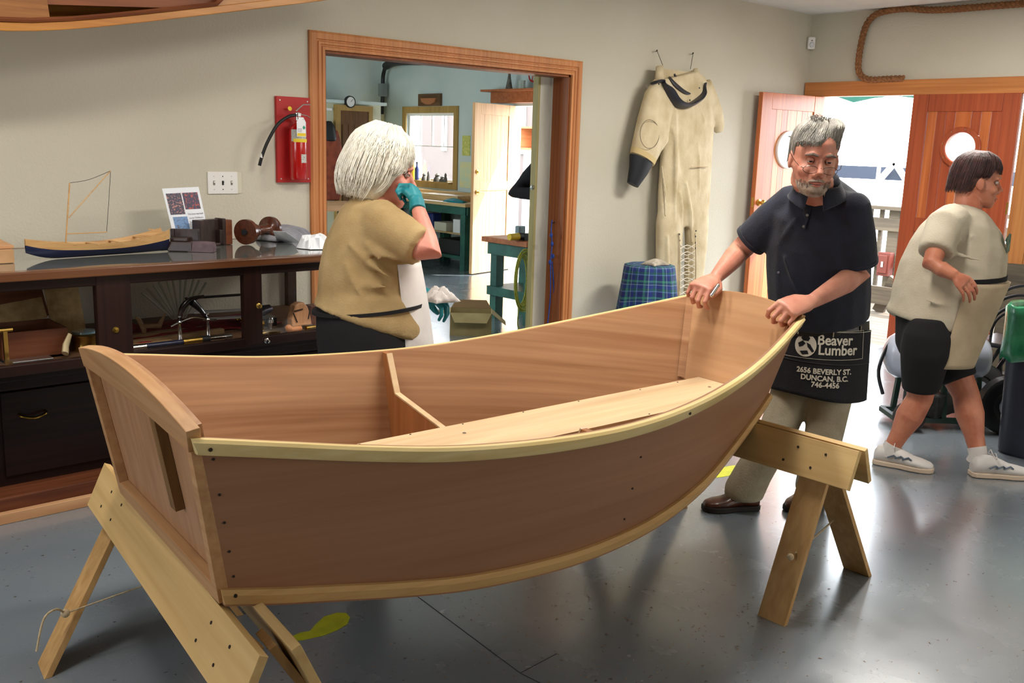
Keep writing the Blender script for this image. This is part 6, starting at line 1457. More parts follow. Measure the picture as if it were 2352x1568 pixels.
ftR = at(1725, 1168, 'z', 0); toR = at(1615, 1172, 'z', 0); ftL = at(1878, 1150, 'z', 0); toL = at(1822, 1172, 'z', 0)
hipR, hipL = D(1848, 820, 4.13), D(1922, 830, 4.05)
knR, knL = D(1782, 1000, 4.13), D(1890, 1010, 4.05)
anR, anL = ftR+(toR-ftR)*.18+V((0,0,.10)), ftL+(toL-ftL)*.18+V((0,0,.10))
for hp, kn, an in ((hipR, knR, anR), (hipL, knL, anL)):
    limb(m, [hp, hp.lerp(kn, .5), kn, kn.lerp(an, .4), an, an-V((0,0,.04))], [.085,.075,.055,.055,.038,.035], ux=LT)
for a, b in ((ftR, toR), (ftL, toL)): limb(m, [a+(b-a)*.1+V((0,0,.05)), a+(b-a)*.5+V((0,0,.045)), a+(b-a)*.85+V((0,0,.03))], [.03,.035,.025], [.025,.02,.015], ux=LT)
body = remesh_bake('body', m, M_skin, man, voxel=.0042, smooth=3)
carve(body, H); face_parts(H, man, M_skin, lids=.1)
# hair
M_gh = hairmat('grey_hair', (150,144,132), (104,100,94))
m = MB(); rr = []
for z, c, r, w in [(-.03,-.045,.062,.068),(0,-.040,.072,.077),(.03,-.032,.082,.080),(.06,-.026,.090,.080),(.078,-.018,.092,.077),(.098,-.014,.080,.066),(.118,-.015,.056,.048),(.131,-.015,.018,.018)]:
    rr.append([H.P(c+r*math.cos(a), w*math.sin(a), z) for a in [2*PI*i/28 for i in range(28)]])
m.rings(rr); cap = remesh_bake('hair', m, M_gh, man, voxel=.005, smooth=3)
def man_lock(rs):
    az = rs.uniform(-PI, PI); 
    if abs(az) < 1.15: # short fringe swept sideways over the forehead
        l0 = rs.uniform(-.072, .072); j = rs.uniform(-.004, .008); sw = -.016
        return [H.P(-.02+rs.uniform(-.03,.02), l0*.75-sw, .128+j), H.P(.034, l0*.9-sw*.6, .118+j), H.P(.062-abs(l0)*.22, l0, .102+j*.6), H.P(.082-abs(l0)*.42, l0*1.03+sw*rs.uniform(.2,1.2), .080-abs(l0)*.15), H.P(.0915-abs(l0)*.42, l0*1.03+sw*rs.uniform(.6,1.4), .060-abs(l0)*.15+rs.uniform(-.010,.012))]
    c, s = math.cos(az), math.sin(az); w = .082; r = .094; j = rs.uniform(.97, 1.05)
    z1 = rs.uniform(-.035, .02) if abs(az) > 1.6 else rs.uniform(-.004, .03)
    return [H.P(-.015+.4*r*c, .4*w*s, .130), H.P(-.018+.84*r*c*j, .86*w*s*j, .098), H.P(-.024+r*c*j, w*s*j, .048), H.P(-.03+r*c*.93, w*s*1.0, z1)]
locks(H, 1300, M_gh, cap, man_lock, r0=.0026, seed=4)
m = MB()
rs = random.Random(9)
for _ in range(26): l = rs.uniform(-.04, .03); b_0 = H.P(rs.uniform(-.02,.03), l, .13); m.tube([b_0, b_0+H.U*.012*H.k+H.L*rs.uniform(-.01,.012)+H.F*.01, b_0+H.U*rs.uniform(.014,.024)*H.k+H.L*rs.uniform(-.02,.02)+H.F*.02], [.0022,.0016,.0006], 4)
obj('stray_tuft', m, M_gh, cap)
m = MB()
for s in (-1, 1): m.tube([H.P(.078, s*.053, .018), H.P(.0945, s*.034, .026), H.P(.097, s*.014, .021)], [.0035*H.k,.0065*H.k,.005*H.k], 8, flat=.7)
obj('eyebrows', m, mat('brow_grey', (92,76,66), rough=.8), man)
# beard: thin shell around the chin and jaw with a moustache
M_beard = hairmat('grey_beard', (170,150,132), (120,98,84))
m = MB(); rr = []
for z, c, r, w in [(-.129,.058,.016,.016),(-.121,.055,.036,.035),(-.102,.045,.0545,.049),(-.078,.031,.064,.056)]: rr.append([H.P(c+r*math.cos(a), w*1.08*math.sin(a), z) for a in [2*PI*i/28 for i in range(28)]])
m.rings(rr); m.ball(H.P(.074,0,-.108), (.023*H.k,.027*H.k,.020*H.k), Matrix((H.F,H.L,H.U)).transposed(), 14, 10)
br = remesh_bake('beard', m, M_beard, man, voxel=.005, smooth=2)
def beard_lock(rs):
    a = rs.uniform(-1.25, 1.25); z = rs.uniform(-.115, -.068); w = .062*(1 if z > -.09 else .8)
    if abs(a) < .42 and z > -.097: return None
    p = H.P(.028+.068*math.cos(a), w*math.sin(a), z); q = p+(H.F*math.cos(a)*.2+H.L*math.sin(a)*.2-H.U).normalized()*rs.uniform(.006,.011); return [p, p.lerp(q, .5)+H.F*.001, q]
locks(H, 300, M_beard, br, beard_lock, r0=.0016, name='beard_hairs', seed=8)
m = MB()
for s in (-1, 1): m.tube([H.P(.104, 0, -.0625), H.P(.099, s*.016, -.064), H.P(.087, s*.029, -.070)], [.0055*H.k,.0058*H.k,.003*H.k], 8, flat=.6)
obj('moustache', m, M_beard, man, smooth=True)
# spectacles low on the nose
gl = MB()
M_wire = mat('spectacle_wire', (110,100,90), rough=.25, metal=1)
def rim(s): return [H.P(.110-.35*abs(.027*math.cos(a))*.6, s*.034+.0255*math.cos(a), -.026+.0135*math.sin(a)) for a in [2*PI*i/24 for i in range(24)]]
for s in (-1, 1): gl.tube(rim(s), .0011, 5, closed=True)
gl.tube([H.P(.108, -.009, -.022), H.P(.113, 0, -.018), H.P(.108, .009, -.022)], .0012, 5)
for s in (-1, 1): gl.tube(spline([H.P(.103, s*.059, -.022), H.P(.092, s*.072, -.018), H.P(.05, s*.083, -.004), H.P(-.012, s*.086, .012)], 4), .0012, 5)
sp = obj('spectacles', gl, M_wire, man, smooth=True)
for s in (-1, 1):
    m = MB(); m.add(rim(s), [tuple(range(24))]); obj('lens', m, M_glass, sp)
# polo shirt
M_navy = mat('navy_pique', (19,23,42), (13,16,30), rough=.85, scale=(20,20,20), bump=.25, bscale=220, sheen=.15)
m = MB()
limb(m, [D(1881,730,4.07)]+[p for p, a, b in tor[2:]]+[D(1882,426,3.75), D(1880,412,3.735)], [.203]+[a+.006 for p, a, b in tor[2:]]+[.082,.076], [.170]+[b+.008 for p, a, b in tor[2:]]+[.08,.076], ux=LT)
hR = shR.lerp(elR, .80); hL = shL.lerp(elL, .80)
m.ball(shR, .066); m.ball(shL, .064)
limb(m, [D(1850,462,3.84), shR, shR.lerp(elR,.4), shR.lerp(elR,.72), hR], [.07,.070,.078,.076,.074], [.07,.07,.074,.068,.066], ux=(0,0,1))
limb(m, [D(1930,472,3.73), shL, shL.lerp(elL,.4), shL.lerp(elL,.72), hL], [.066,.066,.074,.074,.072], [.066,.066,.073,.07,.068], ux=LT)
for a, b, r in ((D(1800,590,3.83), D(1840,680,3.86), .011), (D(1830,500,3.74), D(1790,560,3.84), .012), (D(1800,690,3.88), D(1960,700,3.86), .02), (D(1930,600,3.82), D(1900,690,3.84), .012)):
    m.tube([a, a.lerp(b, .5), b], [r*.5, r, r*.5], 8)
shirt = remesh_bake('polo_shirt', m, M_navy, man, voxel=.008, smooth=9)
for nm, e0, e1 in (('sleeve_cuff', shR.lerp(elR,.775), shR.lerp(elR,.83)), ('sleeve_cuff', shL.lerp(elL,.775), shL.lerp(elL,.83))):
    m = MB(); limb(m, [e0, e1], [.0755,.0745], [.068,.067] if e0 == shR.lerp(elR,.775) else [.0705,.0695], ux=(0,0,1) if e0 == shR.lerp(elR,.775) else LT, n=24); obj(nm, m, M_navy, shirt, smooth=True)
# collar
nk = D(1880, 428, 3.735)
m = MB()
def coll(u, v):
    a = math.radians(-163+326*u)           # 0 is the back of the neck
    e = abs(2*u-1)**5
    r = .080+.030*v+.010*e*v; z = .030-.050*v-.030*e*v-.038*(1-math.cos(a))*.5
    return nk - FT*r*math.cos(a) + LT*r*math.sin(a) + FT*.012 + V((0,0,z))
m.grid(coll, 40, 5); obj('collar', m, M_navy, shirt, smooth=True, solid=.006, ang=180)
def on_torso(px, py, off=.012):
    # a point on the front of the shirt: march from the camera to the torso surface
    d = ray(px, py); best = None
    for i in range(len(tor)-1):
        pass
    dep = 3.2
    while dep < 4.2:
        p = CP+d*dep
        for i in range(len(tor)-1):
            a, b = tor[i][0], tor[i+1][0]
            t = (p-a).dot(b-a)/(b-a).length_squared
            if 0 <= t <= 1:
                c = a.lerp(b, t); rx = tor[i][1]+(tor[i+1][1]-tor[i][1])*t+.006; ry = tor[i][2]+(tor[i+1][2]-tor[i][2])*t+.008
                q = p-c; ax = (b-a).normalized(); fx = q.dot(LT); fy = q.dot(ax.cross(LT))
                if (fx/rx)**2+(fy/ry)**2 <= 1: return p
        dep += .004
    return D(px, py, 3.8)
m = MB(); pl = [on_torso(x, y) for x, y in ((1858,458),(1852,490),(1847,525))]
m.tube(pl, [.016,.016,.015], 8, flat=.2, up=(0,0,1)); obj('placket', m, M_navy, shirt, smooth=True)
for x, y in ((1854,494),(1846,520)):
    p = on_torso(x, y); m = MB(); m.lathe([(0,0),(.0055,0),(.0055,.003),(0,.004)], p-ray(x,y).normalized()*.006, -ray(x,y), 12); obj('button', m, mat('button', (110,108,104), rough=.3), shirt)
p = on_torso(1788, 626); m = MB(); m.lathe([(0,0),(.006,0),(.004,.002),(0,.002)], p-ray(1788,626)*.002, -ray(1788,626), 8); obj('logo_stitch', m, mat('stitch', (90,84,96), rough=.8), shirt)
# trousers
M_khaki = mat('khaki', (172,162,140), (150,140,118), rough=.85, scale=(10,10,10), bump=.2, bscale=120)
m = MB()
limb(m, [D(1882,740,4.08), D(1884,790,4.11), D(1886,840,4.12)], [.197,.195,.185], [.160,.158,.15], ux=LT)
for hp, kn, an, rr_ in ((hipR, knR, anR, 1.0), (hipL, knL, anL, 1.0)):
    lo = an+V((0,0,-.045))
    limb(m, [hp, hp.lerp(kn,.5), kn, kn.lerp(an,.35), kn.lerp(an,.7), an.lerp(lo, .3), lo], [.104,.088,.078,.078,.082,.088,.086], [.102,.088,.078,.078,.082,.086,.084], ux=LT)
random.seed(2)
tr_m = remesh_bake('trousers', m, M_khaki, man, voxel=.009, smooth=10)
m = MB(); limb(m, [D(1882,764,4.085), D(1882,736,4.08)], [.2005,.1995], [.1645,.1635], ux=LT, n=40); obj('belt', m, mat('black_leather', (24,20,20), rough=.4), man, smooth=True)
for a in (-1.0, -.35, .35, 1.0):
    c = D(1882,744,4.083); p = c+LT*.2025*math.sin(a)+FT*.167*math.cos(a); m = MB(); m.beam(p+V((0,0,.022)), p-V((0,0,.022)), .014, .004, LT*math.cos(a)); obj('belt_loop', m, M_khaki, tr_m)
M_leather = mat('brown_leather', (92,48,28), (60,30,18), rough=.3, scale=(20,20,20), coat=.3)
M_sole = mat('dark_sole', (30,24,20), rough=.7)
M_lace = mat('dark_lace', (40,28,22), rough=.8)
shoe(man, ftR-(toR-ftR).normalized()*.03, toR, M_leather, M_sole, w=.05, h=.085, lace=M_lace)
shoe(man, ftL-(toL-ftL).normalized()*.03, toL+(toL-ftL).normalized()*.04, M_leather, M_sole, w=.05, h=.085, lace=M_lace)
# apron: a curved sheet hanging from the waist
M_apr = mat('black_apron', (24,24,30), (18,18,24), rough=.85, scale=(14,14,14), bump=.3, bscale=200)
zt_ap, zb_ap = D(1885,751,4.0).z, D(1885,912,4.0).z
ac = D(1884,800,4.11)
def apS(ang, z, off=0):
    t = (zt_ap-z)/(zt_ap-zb_ap); rx = .203+.012*t+off; ry = .170+.045*t+.012*math.sin(ang*3)*t+off
    sh = V((0, 0, 0)) + FT*.00*t
    return V((ac.x, ac.y, z)) + LT*rx*math.sin(ang) + FT*ry*math.cos(ang) + sh
m = MB(); m.grid(lambda u, v: apS(-1.28+2.56*u, zt_ap+(zb_ap-zt_ap)*v+.01*math.sin(5*u)*v), 44, 20)
apr = obj('nail_apron', m, M_apr, man, smooth=True, solid=.004, ang=180)
# text placement: find the angle that faces a given pixel
def ap_ang(px, z):
    best = min((abs((lambda q: (1176+FL*((q-CP).dot(CR))/((q-CP).dot(CF))))(apS(a*.01, z))-px), a*.01) for a in range(-125, 126)); return best[1]
def ap_px(px, py):
    # intersect: iterate z
    z = zt_ap
    for _ in range(8):
        a = ap_ang(px, z); q = apS(a, z); dep = (q-CP).dot(CF); z = (CP+ray(px, py)*dep).z
    return a, z
def apwrap(px, py, sx=1.0, rot=0.0):
    a0, z0 = ap_px(px, py)
    def w(x, y, z):
        xr = x*math.cos(rot)-y*math.sin(rot); yr = x*math.sin(rot)+y*math.cos(rot)
        return apS(a0+xr/.20, z0+yr, .0042+z)
    return w
M_print = mat('cream_print', (206,200,186), rough=.8)
rt = .03
text_mesh('brand_lettering', 'Beaver', .058, None, (1,0,0), (0,1,0), M_print, apr, 'LEFT', ext=.0006, bold=.0013, sx=.86, wrap=apwrap(1877, 790, rot=rt))
text_mesh('brand_lettering', 'Lumber', .058, None, (1,0,0), (0,1,0), M_print, apr, 'LEFT', ext=.0006, bold=.0013, sx=.86, wrap=apwrap(1878, 813, rot=rt))
text_mesh('address_lettering', '2656 BEVERLY ST.', .0295, None, (1,0,0), (0,1,0), M_print, apr, 'CENTER', ext=.0006, bold=.0009, sx=.93, wrap=apwrap(1893, 859, rot=rt))
text_mesh('address_lettering', 'DUNCAN, B.C.', .0295, None, (1,0,0), (0,1,0), M_print, apr, 'CENTER', ext=.0006, bold=.0009, sx=.93, wrap=apwrap(1894, 875, rot=rt))
text_mesh('address_lettering', '746-4456', .0295, None, (1,0,0), (0,1,0), M_print, apr, 'CENTER', ext=.0006, bold=.0009, sx=.93, wrap=apwrap(1895, 890, rot=rt))
wl = apwrap(1851, 792)
m = MB(); N_ = 28; m.add([wl(0,0,.0006)]+[wl(.043*math.cos(2*PI*i/N_), .047*math.sin(2*PI*i/N_), .0006) for i in range(N_)], [(0, 1+i, 1+(i+1) % N_) for i in range(N_)]); lg = obj('round_emblem', m, M_print, apr)
def patch(pts, nm='emblem_shape'):
    m = MB(); m.add([wl(x, y, .0014) for x, y in pts], [tuple(range(len(pts)))]); obj(nm, m, M_apr, lg)
patch([(-.012,.040),(.008,.041),(.016,.030),(.010,.018),(-.010,.018),(-.020,.028)])
patch([(-.030,.006),(-.012,.018),(.0,.008),(-.010,-.004),(-.024,-.010)])
patch([(.004,.012),(.018,.006),(.036,-.020),(.028,-.026),(.010,-.006)])
patch([(-.020,-.026),(.010,-.020),(.016,-.034),(-.008,-.040)])
def apline(pts, r=.0009):
    m = MB(); q = []
    for (a, b), (c, d) in zip(pts, pts[1:]):
        for k in range(10): t = k/10; q.append((a+(c-a)*t, b+(d-b)*t))
    q.append(pts[-1]); m.tube([wl(x, y, .0005) for x, y in q], r, 5); obj('stitch_line', m, M_print, apr)
apline([(-.085,-.055),(-.085,.054),(.235,.071),(.240,-.045),(-.085,-.055)])
m = MB(); m.tube([apS(-1.28+2.56*k/30, zt_ap-.004, .004) for k in range(31)], .0012, 5); obj('top_stitching', m, M_print, apr)
m = MB(); m.tube([apS(-1.28+2.56*k/30, zt_ap-.135, .004) for k in range(31)], .0016, 5); obj('pocket_seam', m, mat('seam_dark', (60,58,62), rough=.9), apr)
# shiny pen held in the hand
m = MB(); a, b = D(1650, 654, 3.74), D(1634, 678, 3.72); m.tube([a, b], [.007,.0085], 12); m.ball(b, .0085, n=12, m=8); o = obj('metal_marker', m, M_chrome, smooth=True); tag(o, "shiny metal pen held in the man's hand on the bow", 'pen')
# ================================================================== woman with white hair behind the boat
M_tshirt = mat('tan_tshirt', (166,142,100), (146,121,80), rough=.9, scale=(7,7,7), bump=.2, bscale=140)
M_wht = mat('white_cotton', (214,208,204), (196,190,186), rough=.9, scale=(8,8,8))
M_blkc = mat('black_cotton', (16,15,18), rough=.9)
M_teal = mat('teal_glove', (16,128,136), (12,104,114), rough=.5, scale=(16,16,16))
F1 = (CR*.97 + CF*.20); F1.z = 0; F1.normalize(); L1_ = V((0, 0, 1)).cross(F1).normalized()   # her left, away from the viewer
d1_ = 3.88
w1 = thing('person', 'person with white hair in a tan T-shirt raising a teal-gloved hand to the face', 'person', (2.28, 3.28, 0))
H1 = Head(D(884, 388, d1_), F1*.95+V((0,0,-.22)), V((0, 0, 1))+F1*.2, 1.16)
m = MB()
def hem(m, c, L, F, rs_):
    # rings of a hanging hem: (z, r1, r2, slant)
    m.rings([[V((c.x, c.y, z))+L*r1*math.sin(a)+F*(r2*math.cos(a)+sh)+V((0,0,sl*math.cos(a))) for a in [2*PI*i/36 for i in range(36)]] for z, r1, r2, sl, sh in rs_])
t1 = [((846,850),.185,.20),((845,800),.185,.205),((845,745),.175,.20),((847,690),.17,.195),((850,630),.175,.195),((856,570),.185,.185),((858,520),.185,.155),((858,488),.15,.12),((866,468),.09,.085)]
T1 = [(D(x, y, d1_+.02), a, b) for (x, y), a, b in t1]
limb(m, [p for p, a, b in T1], [a-.02 for p, a, b in T1], [b-.02 for p, a, b in T1], ux=L1_)
head_mesh(m, H1, jaw=1.05, nose=1.0)
limb(m, [D(860,500,d1_+.03), D(868,470,d1_+.02), H1.P(-.03,0,-.07), H1.P(-.02,0,-.02)], [.08,.062,.056,.055], [.08,.066,.06,.055], ux=L1_)
s1R = D(880, 520, d1_-.13); e1R = D(990, 582, d1_-.20); w1R = D(958, 470, d1_-.12)
limb(m, [s1R, s1R.lerp(e1R,.5), s1R.lerp(e1R,.85), e1R, e1R.lerp(w1R,.3), e1R.lerp(w1R,.7), w1R], [.055,.054,.048,.046,.044,.036,.029], [.055,.052,.048,.044,.040,.032,.025], ux=CF)
K1R = D(954, 436, d1_-.08)
m.tube([w1R, w1R.lerp(K1R,.5)], [.026,.02], 10)
s1L = D(868, 520, d1_+.19); e1L = D(905, 640, d1_+.30); w1L = D(975, 676, d1_+.24)
limb(m, [s1L, s1L.lerp(e1L,.5), e1L, e1L.lerp(w1L,.4), w1L], [.055,.052,.044,.042,.028], [.055,.05,.042,.038,.025], ux=CF)
K1L = D(1008, 686, d1_+.22)
m.tube([w1L, w1L.lerp(K1L,.5)], [.025,.02], 10)
for sg in (-1, 1):
    hp = D(846, 850, d1_+.02)+L1_*sg*.09; kn = V((hp.x, hp.y, .48))+F1*.02; an = V((hp.x, hp.y, .10))-F1*.03
    limb(m, [hp, hp.lerp(kn,.5), kn, kn.lerp(an,.4), an, V((an.x, an.y, .05))], [.085,.08,.058,.055,.038,.036], ux=L1_)
    limb(m, [V((an.x, an.y, .045))-F1*.04, V((an.x, an.y, .04))+F1*.06, V((an.x, an.y, .03))+F1*.14], [.03,.035,.028], [.03,.022,.016], ux=L1_)
    
b1 = remesh_bake('body', m, M_skin2, w1, voxel=.005, smooth=3)
carve(b1, H1); face_parts(H1, w1, M_skin2)
M_wh = hairmat('white_hair', (240,237,226), (220,214,196))
m = MB(); rr = []; k_ = H1.k
for z, c, r, w in [(-.115,-.060,.062,.078),(-.09,-.055,.078,.092),(-.05,-.045,.094,.102),(0,-.036,.104,.106),(.04,-.026,.110,.106),(.08,-.020,.106,.096),(.115,-.018,.086,.078),(.138,-.018,.056,.052),(.15,-.018,.02,.02)]:
    rr.append([H1.P(c+r*math.cos(a), w*math.sin(a), z) for a in [2*PI*i/30 for i in range(30)]])
m.rings(rr); hc = remesh_bake('hair', m, M_wh, w1, voxel=.007, smooth=4)
def w1_lock(rs):
    az = rs.uniform(-PI, PI)
    if abs(az) < .75:
        aa = rs.uniform(-1.2, 1.2); ca, sa = math.cos(aa), math.sin(aa); j = rs.uniform(.97, 1.04); e = rs.uniform(-.03, .01)
        return [H1.P(-.012+.03*ca, .05*sa, .148), H1.P(-.015+.078*ca*j, .078*sa*j, .122), H1.P(-.012+.097*ca*j, .096*sa*j, .082), H1.P(-.010+.101*ca*j, .104*sa*j, .050+e)]
    c, s = math.cos(az), math.sin(az); j = rs.uniform(.94, 1.10); q = rs.uniform(-.2, .2); c2, s2 = math.cos(az+q), math.sin(az+q)
    z1 = rs.uniform(-.125, -.05) if abs(az) > 1.65 else (rs.uniform(-.09, -.04) if abs(az) > 1.3 else rs.uniform(-.02, .03))
    return [H1.P(-.018+.05*c, .05*s, .146+rs.uniform(-.004,.008)), H1.P(-.02+.098*c*j, .09*s*j, .105), H1.P(-.030+.113*c2*j, .110*s2*j, .035), H1.P(-.038+.116*c2*j, .114*s2*j, .5*z1), H1.P(-.046+.088*c*j, .092*s*j, z1)]
locks(H1, 2600, M_wh, hc, w1_lock, r0=.0024, seed=14)
# T-shirt with the loose tail over the apron strings
m = MB()
limb(m, [p for p, a, b in T1[3:]], [a+.008 for p, a, b in T1[3:]], [b+.012 for p, a, b in T1[3:]], ux=L1_)
c_ = D(848,700,d1_+.02); zz = lambda y: D(848, y, d1_+.02).z
hem(m, c_, L1_, F1, [(zz(670), .180, .200, 0, 0), (zz(700), .192, .222, -.012, 0), (zz(722), .204, .238, -.045, .004), (zz(738), .206, .240, -.075, .006), (zz(744), .185, .21, -.078, .006)])
limb(m, [D(866,505,d1_-.07), s1R, s1R.lerp(e1R,.35), s1R.lerp(e1R,.62), s1R.lerp(e1R,.78)], [.09,.095,.092,.086,.082], [.095,.095,.09,.084,.080], ux=CF)
limb(m, [D(862,505,d1_+.12), s1L, s1L.lerp(e1L,.4), s1L.lerp(e1L,.7)], [.085,.085,.08,.078], [.085,.085,.08,.078], ux=CF)
for a, b, r in ((D(800,560,d1_-.17), D(900,640,d1_-.18), .016), (D(820,520,d1_-.16), D(870,600,d1_-.2), .013), (D(790,640,d1_-.15), D(900,660,d1_-.17), .014), (D(900,530,d1_-.22), D(960,560,d1_-.24), .012), (D(850,480,d1_-.1), D(930,500,d1_-.18), .012), (D(790,600,d1_-.16), D(830,680,d1_-.17), .012), (D(840,560,d1_-.19), D(920,600,d1_-.2), .013)):
    m.tube([a, a.lerp(b,.5)+V((0,0,-.012)), b], [r*.4, r, r*.4], 8)
ts = remesh_bake('t_shirt', m, M_tshirt, w1, voxel=.010, smooth=8)
m = MB(); hem(m, c_, L1_, F1, [(zz(708), .199, .230, .02, 0), (zz(700), .198, .229, .02, 0)]); st_ = obj('apron_tie', m, M_blkc, w1, smooth=True)
# round neckline of the black inner top
m = MB(); limb(m, [D(864,478,d1_+.0), D(870,464,d1_-.005)], [.088,.070], [.086,.07], ux=L1_); obj('collar', m, mat('dark_collar', (60,50,40), rough=.9), w1, smooth=True)
# black trousers
m = MB(); limb(m, [D(845,692,d1_+.02), D(846,760,d1_+.02), D(846,830,d1_+.02)], [.184,.188,.18], [.206,.21,.2], ux=L1_)
for sg in (-1, 1):
    hp = D(846, 830, d1_+.02)+L1_*sg*.09
    limb(m, [hp, V((hp.x,hp.y,.55)), V((hp.x,hp.y,.3)), V((hp.x,hp.y,.08))-F1*.02], [.11,.09,.075,.08], [.13,.095,.08,.085], ux=L1_)
remesh_bake('trousers', m, M_blkc, w1, voxel=.012, smooth=3)
for sg in (-1, 1):
    hp = D(846, 830, d1_+.02)+L1_*sg*.09; a = V((hp.x, hp.y, 0))-F1*.10; shoe(w1, a, a+F1*.27, M_blkc, M_sole)
# white apron in front
m = MB()
def ap1(u, v):
    a = -1.05+2.1*u; z0 = D(940,600,d1_).z; z1 = D(960,850,d1_).z; z = z0+(z1-z0)*v
    r1 = .150+.055*v; r2 = .205+.095*v*(1-.3*v)+.012*math.sin(a*5)*v
    c = D(848, 700, d1_+.02); return V((c.x, c.y, z))+L1_*r1*math.sin(a)+F1*r2*math.cos(a)
m.grid(ap1, 30, 20); obj('white_apron', m, M_wht, w1, smooth=True, solid=.004, ang=180)
# teal gloves (children of the person): thin shells over both hands
def glove(Wp, Kp, n, s, curl, k, cuff):
    m = MB(); hand(m, Wp, Kp, n, s, curl=curl, k=k*1.08, thumb=[(.02,.024,-.006),(.045,.036,-.020),(.064,.026,-.040),(.070,.008,-.052)])
    d = (Kp-Wp).normalized(); limb(m, [Wp-d*cuff, Wp-d*cuff*.4, Wp+d*.02], [.036,.035,.035], [.033,.032,.03], ux=CF)
    return remesh_bake('glove', m, M_teal, w1, voxel=.005, smooth=2)
glove(w1R, K1R, CR*.8+CF*-.4, CF*-.5-CR*.3+CU*.3, (68,78,50), 1.0, .03)
glove(w1L, K1L, V((0,0,1)), -CF, (30,45,30), 1.05, .03)
g_ = D(1012, 676, d1_+.20); m = MB(); m.grid(crumple(g_.x, g_.y, .13, .11, .07, 41, zb=g_.z-.03), 20, 18); rg = obj('white_rag', m, M_wht, smooth=True, solid=.004, soff=1); tag(rg, "crumpled white rag held in the teal-gloved hand", 'cloth')
# orange tape measure pouch at her back waist
m = MB(); p = D(760, 612, d1_+.06); m.bb(p-V((.02,.03,.07)), p+V((.02,.03,.06))); obj('yellow_pouch', m, mat('mustard', (190,130,30), rough=.7), w1, bev=.01)
# ================================================================== woman walking to the right
M_bt3 = mat('beige_tshirt', (186,176,156), (170,158,138), rough=.9, scale=(7,7,7), bump=.2, bscale=140)
M_bap = mat('beige_apron', (176,158,130), (162,144,118), rough=.9, scale=(8,8,8), bump=.15, bscale=160)
F2 = (CR*.985 + CF*-.17); F2.z = 0; F2.normalize(); L2_ = V((0, 0, 1)).cross(F2).normalized()
d2 = 4.86
w2 = thing('person', 'person with short reddish-brown hair in beige shirt and black shorts walking right', 'person', (4.78, 2.10, 0))
H2 = Head(D(2246, 414, d2), F2+V((0,0,-.10)), V((0, 0, 1))+F2*.08, 1.06)
m = MB()
t2 = [((2140,790),.19,.19),((2150,745),.20,.225),((2165,690),.205,.245),((2185,630),.205,.25),((2200,570),.20,.225),((2205,530),.195,.185),((2212,500),.16,.13),((2218,482),.10,.09)]
T2 = [(D(x, y, d2+.02), a, b) for (x, y), a, b in t2]
limb(m, [p for p, a, b in T2], [(a-.02)*(.85 if i < 3 else 1) for i, (p, a, b) in enumerate(T2)], [(b-.02)*(.82 if i < 3 else 1) for i, (p, a, b) in enumerate(T2)], ux=L2_)
head_mesh(m, H2, jaw=1.08)
limb(m, [D(2214,505,d2+.02), D(2222,480,d2), H2.P(-.03,0,-.07), H2.P(-.02,0,-.02)], [.08,.066,.060,.056], [.08,.07,.062,.056], ux=L2_)
s2R = D(2168, 520, d2-.17); e2R = D(2140, 606, d2-.26); w2R = D(2196, 634, d2-.33); K2R = D(2216, 652, d2-.34)
limb(m, [s2R, s2R.lerp(e2R,.5), e2R, e2R.lerp(w2R,.4), w2R], [.055,.052,.046,.042,.030], [.055,.05,.044,.038,.026], ux=CF)
hand(m, w2R, K2R, n=-CF*.8+V((0,0,.5)), s=V((0,0,1)), curl=(15, 25, 15), k=1.08)
s2L = D(2215, 520, d2+.2); e2L = D(2230, 610, d2+.26); w2L = D(2290, 640, d2+.1)
limb(m, [s2L, s2L.lerp(e2L,.5), e2L, e2L.lerp(w2L,.4), w2L], [.055,.052,.044,.042,.028], ux=CF); hand(m, w2L, D(2300, 655, d2+.02), n=F2, s=V((0,0,1)), curl=(25, 35, 25))
hR_, hL_ = D(2128, 790, d2-.09), D(2165, 790, d2+.10)
aR = D(2046, 1032, 4.93); kR = D(2112, 915, 4.86); aL = D(2246, 1040, 4.85); kL = D(2218, 905, 4.90)
limb(m, [hR_, hR_.lerp(kR,.5), kR, kR.lerp(aR,.35), kR.lerp(aR,.7), aR, aR+V((0,0,-.05))], [.08,.08,.064,.068,.046,.038,.038], ux=L2_)
limb(m, [hL_, hL_.lerp(kL,.5), kL, kL.lerp(aL,.35), kL.lerp(aL,.7), aL, aL+V((0,0,-.05))], [.08,.08,.066,.070,.048,.040,.038], ux=L2_)
b2 = remesh_bake('body', m, M_skin3, w2, voxel=.005, smooth=3)
carve(b2, H2); face_parts(H2, w2, M_skin3, lids=.5)
M_rh = hairmat('auburn_hair', (76,34,28), (44,22,20))
m = MB(); rr = []
for z, c, r, w in [(-.06,-.060,.048,.060),(-.03,-.050,.066,.076),(0,-.040,.080,.084),(.04,-.026,.100,.088),(.075,-.016,.105,.084),(.105,-.012,.088,.070),(.128,-.012,.055,.048),(.138,-.012,.02,.02)]: rr.append([H2.P(c+r*math.cos(a), w*math.sin(a), z) for a in [2*PI*i/28 for i in range(28)]])
m.rings(rr); h2c = remesh_bake('hair', m, M_rh, w2, voxel=.006, smooth=3)
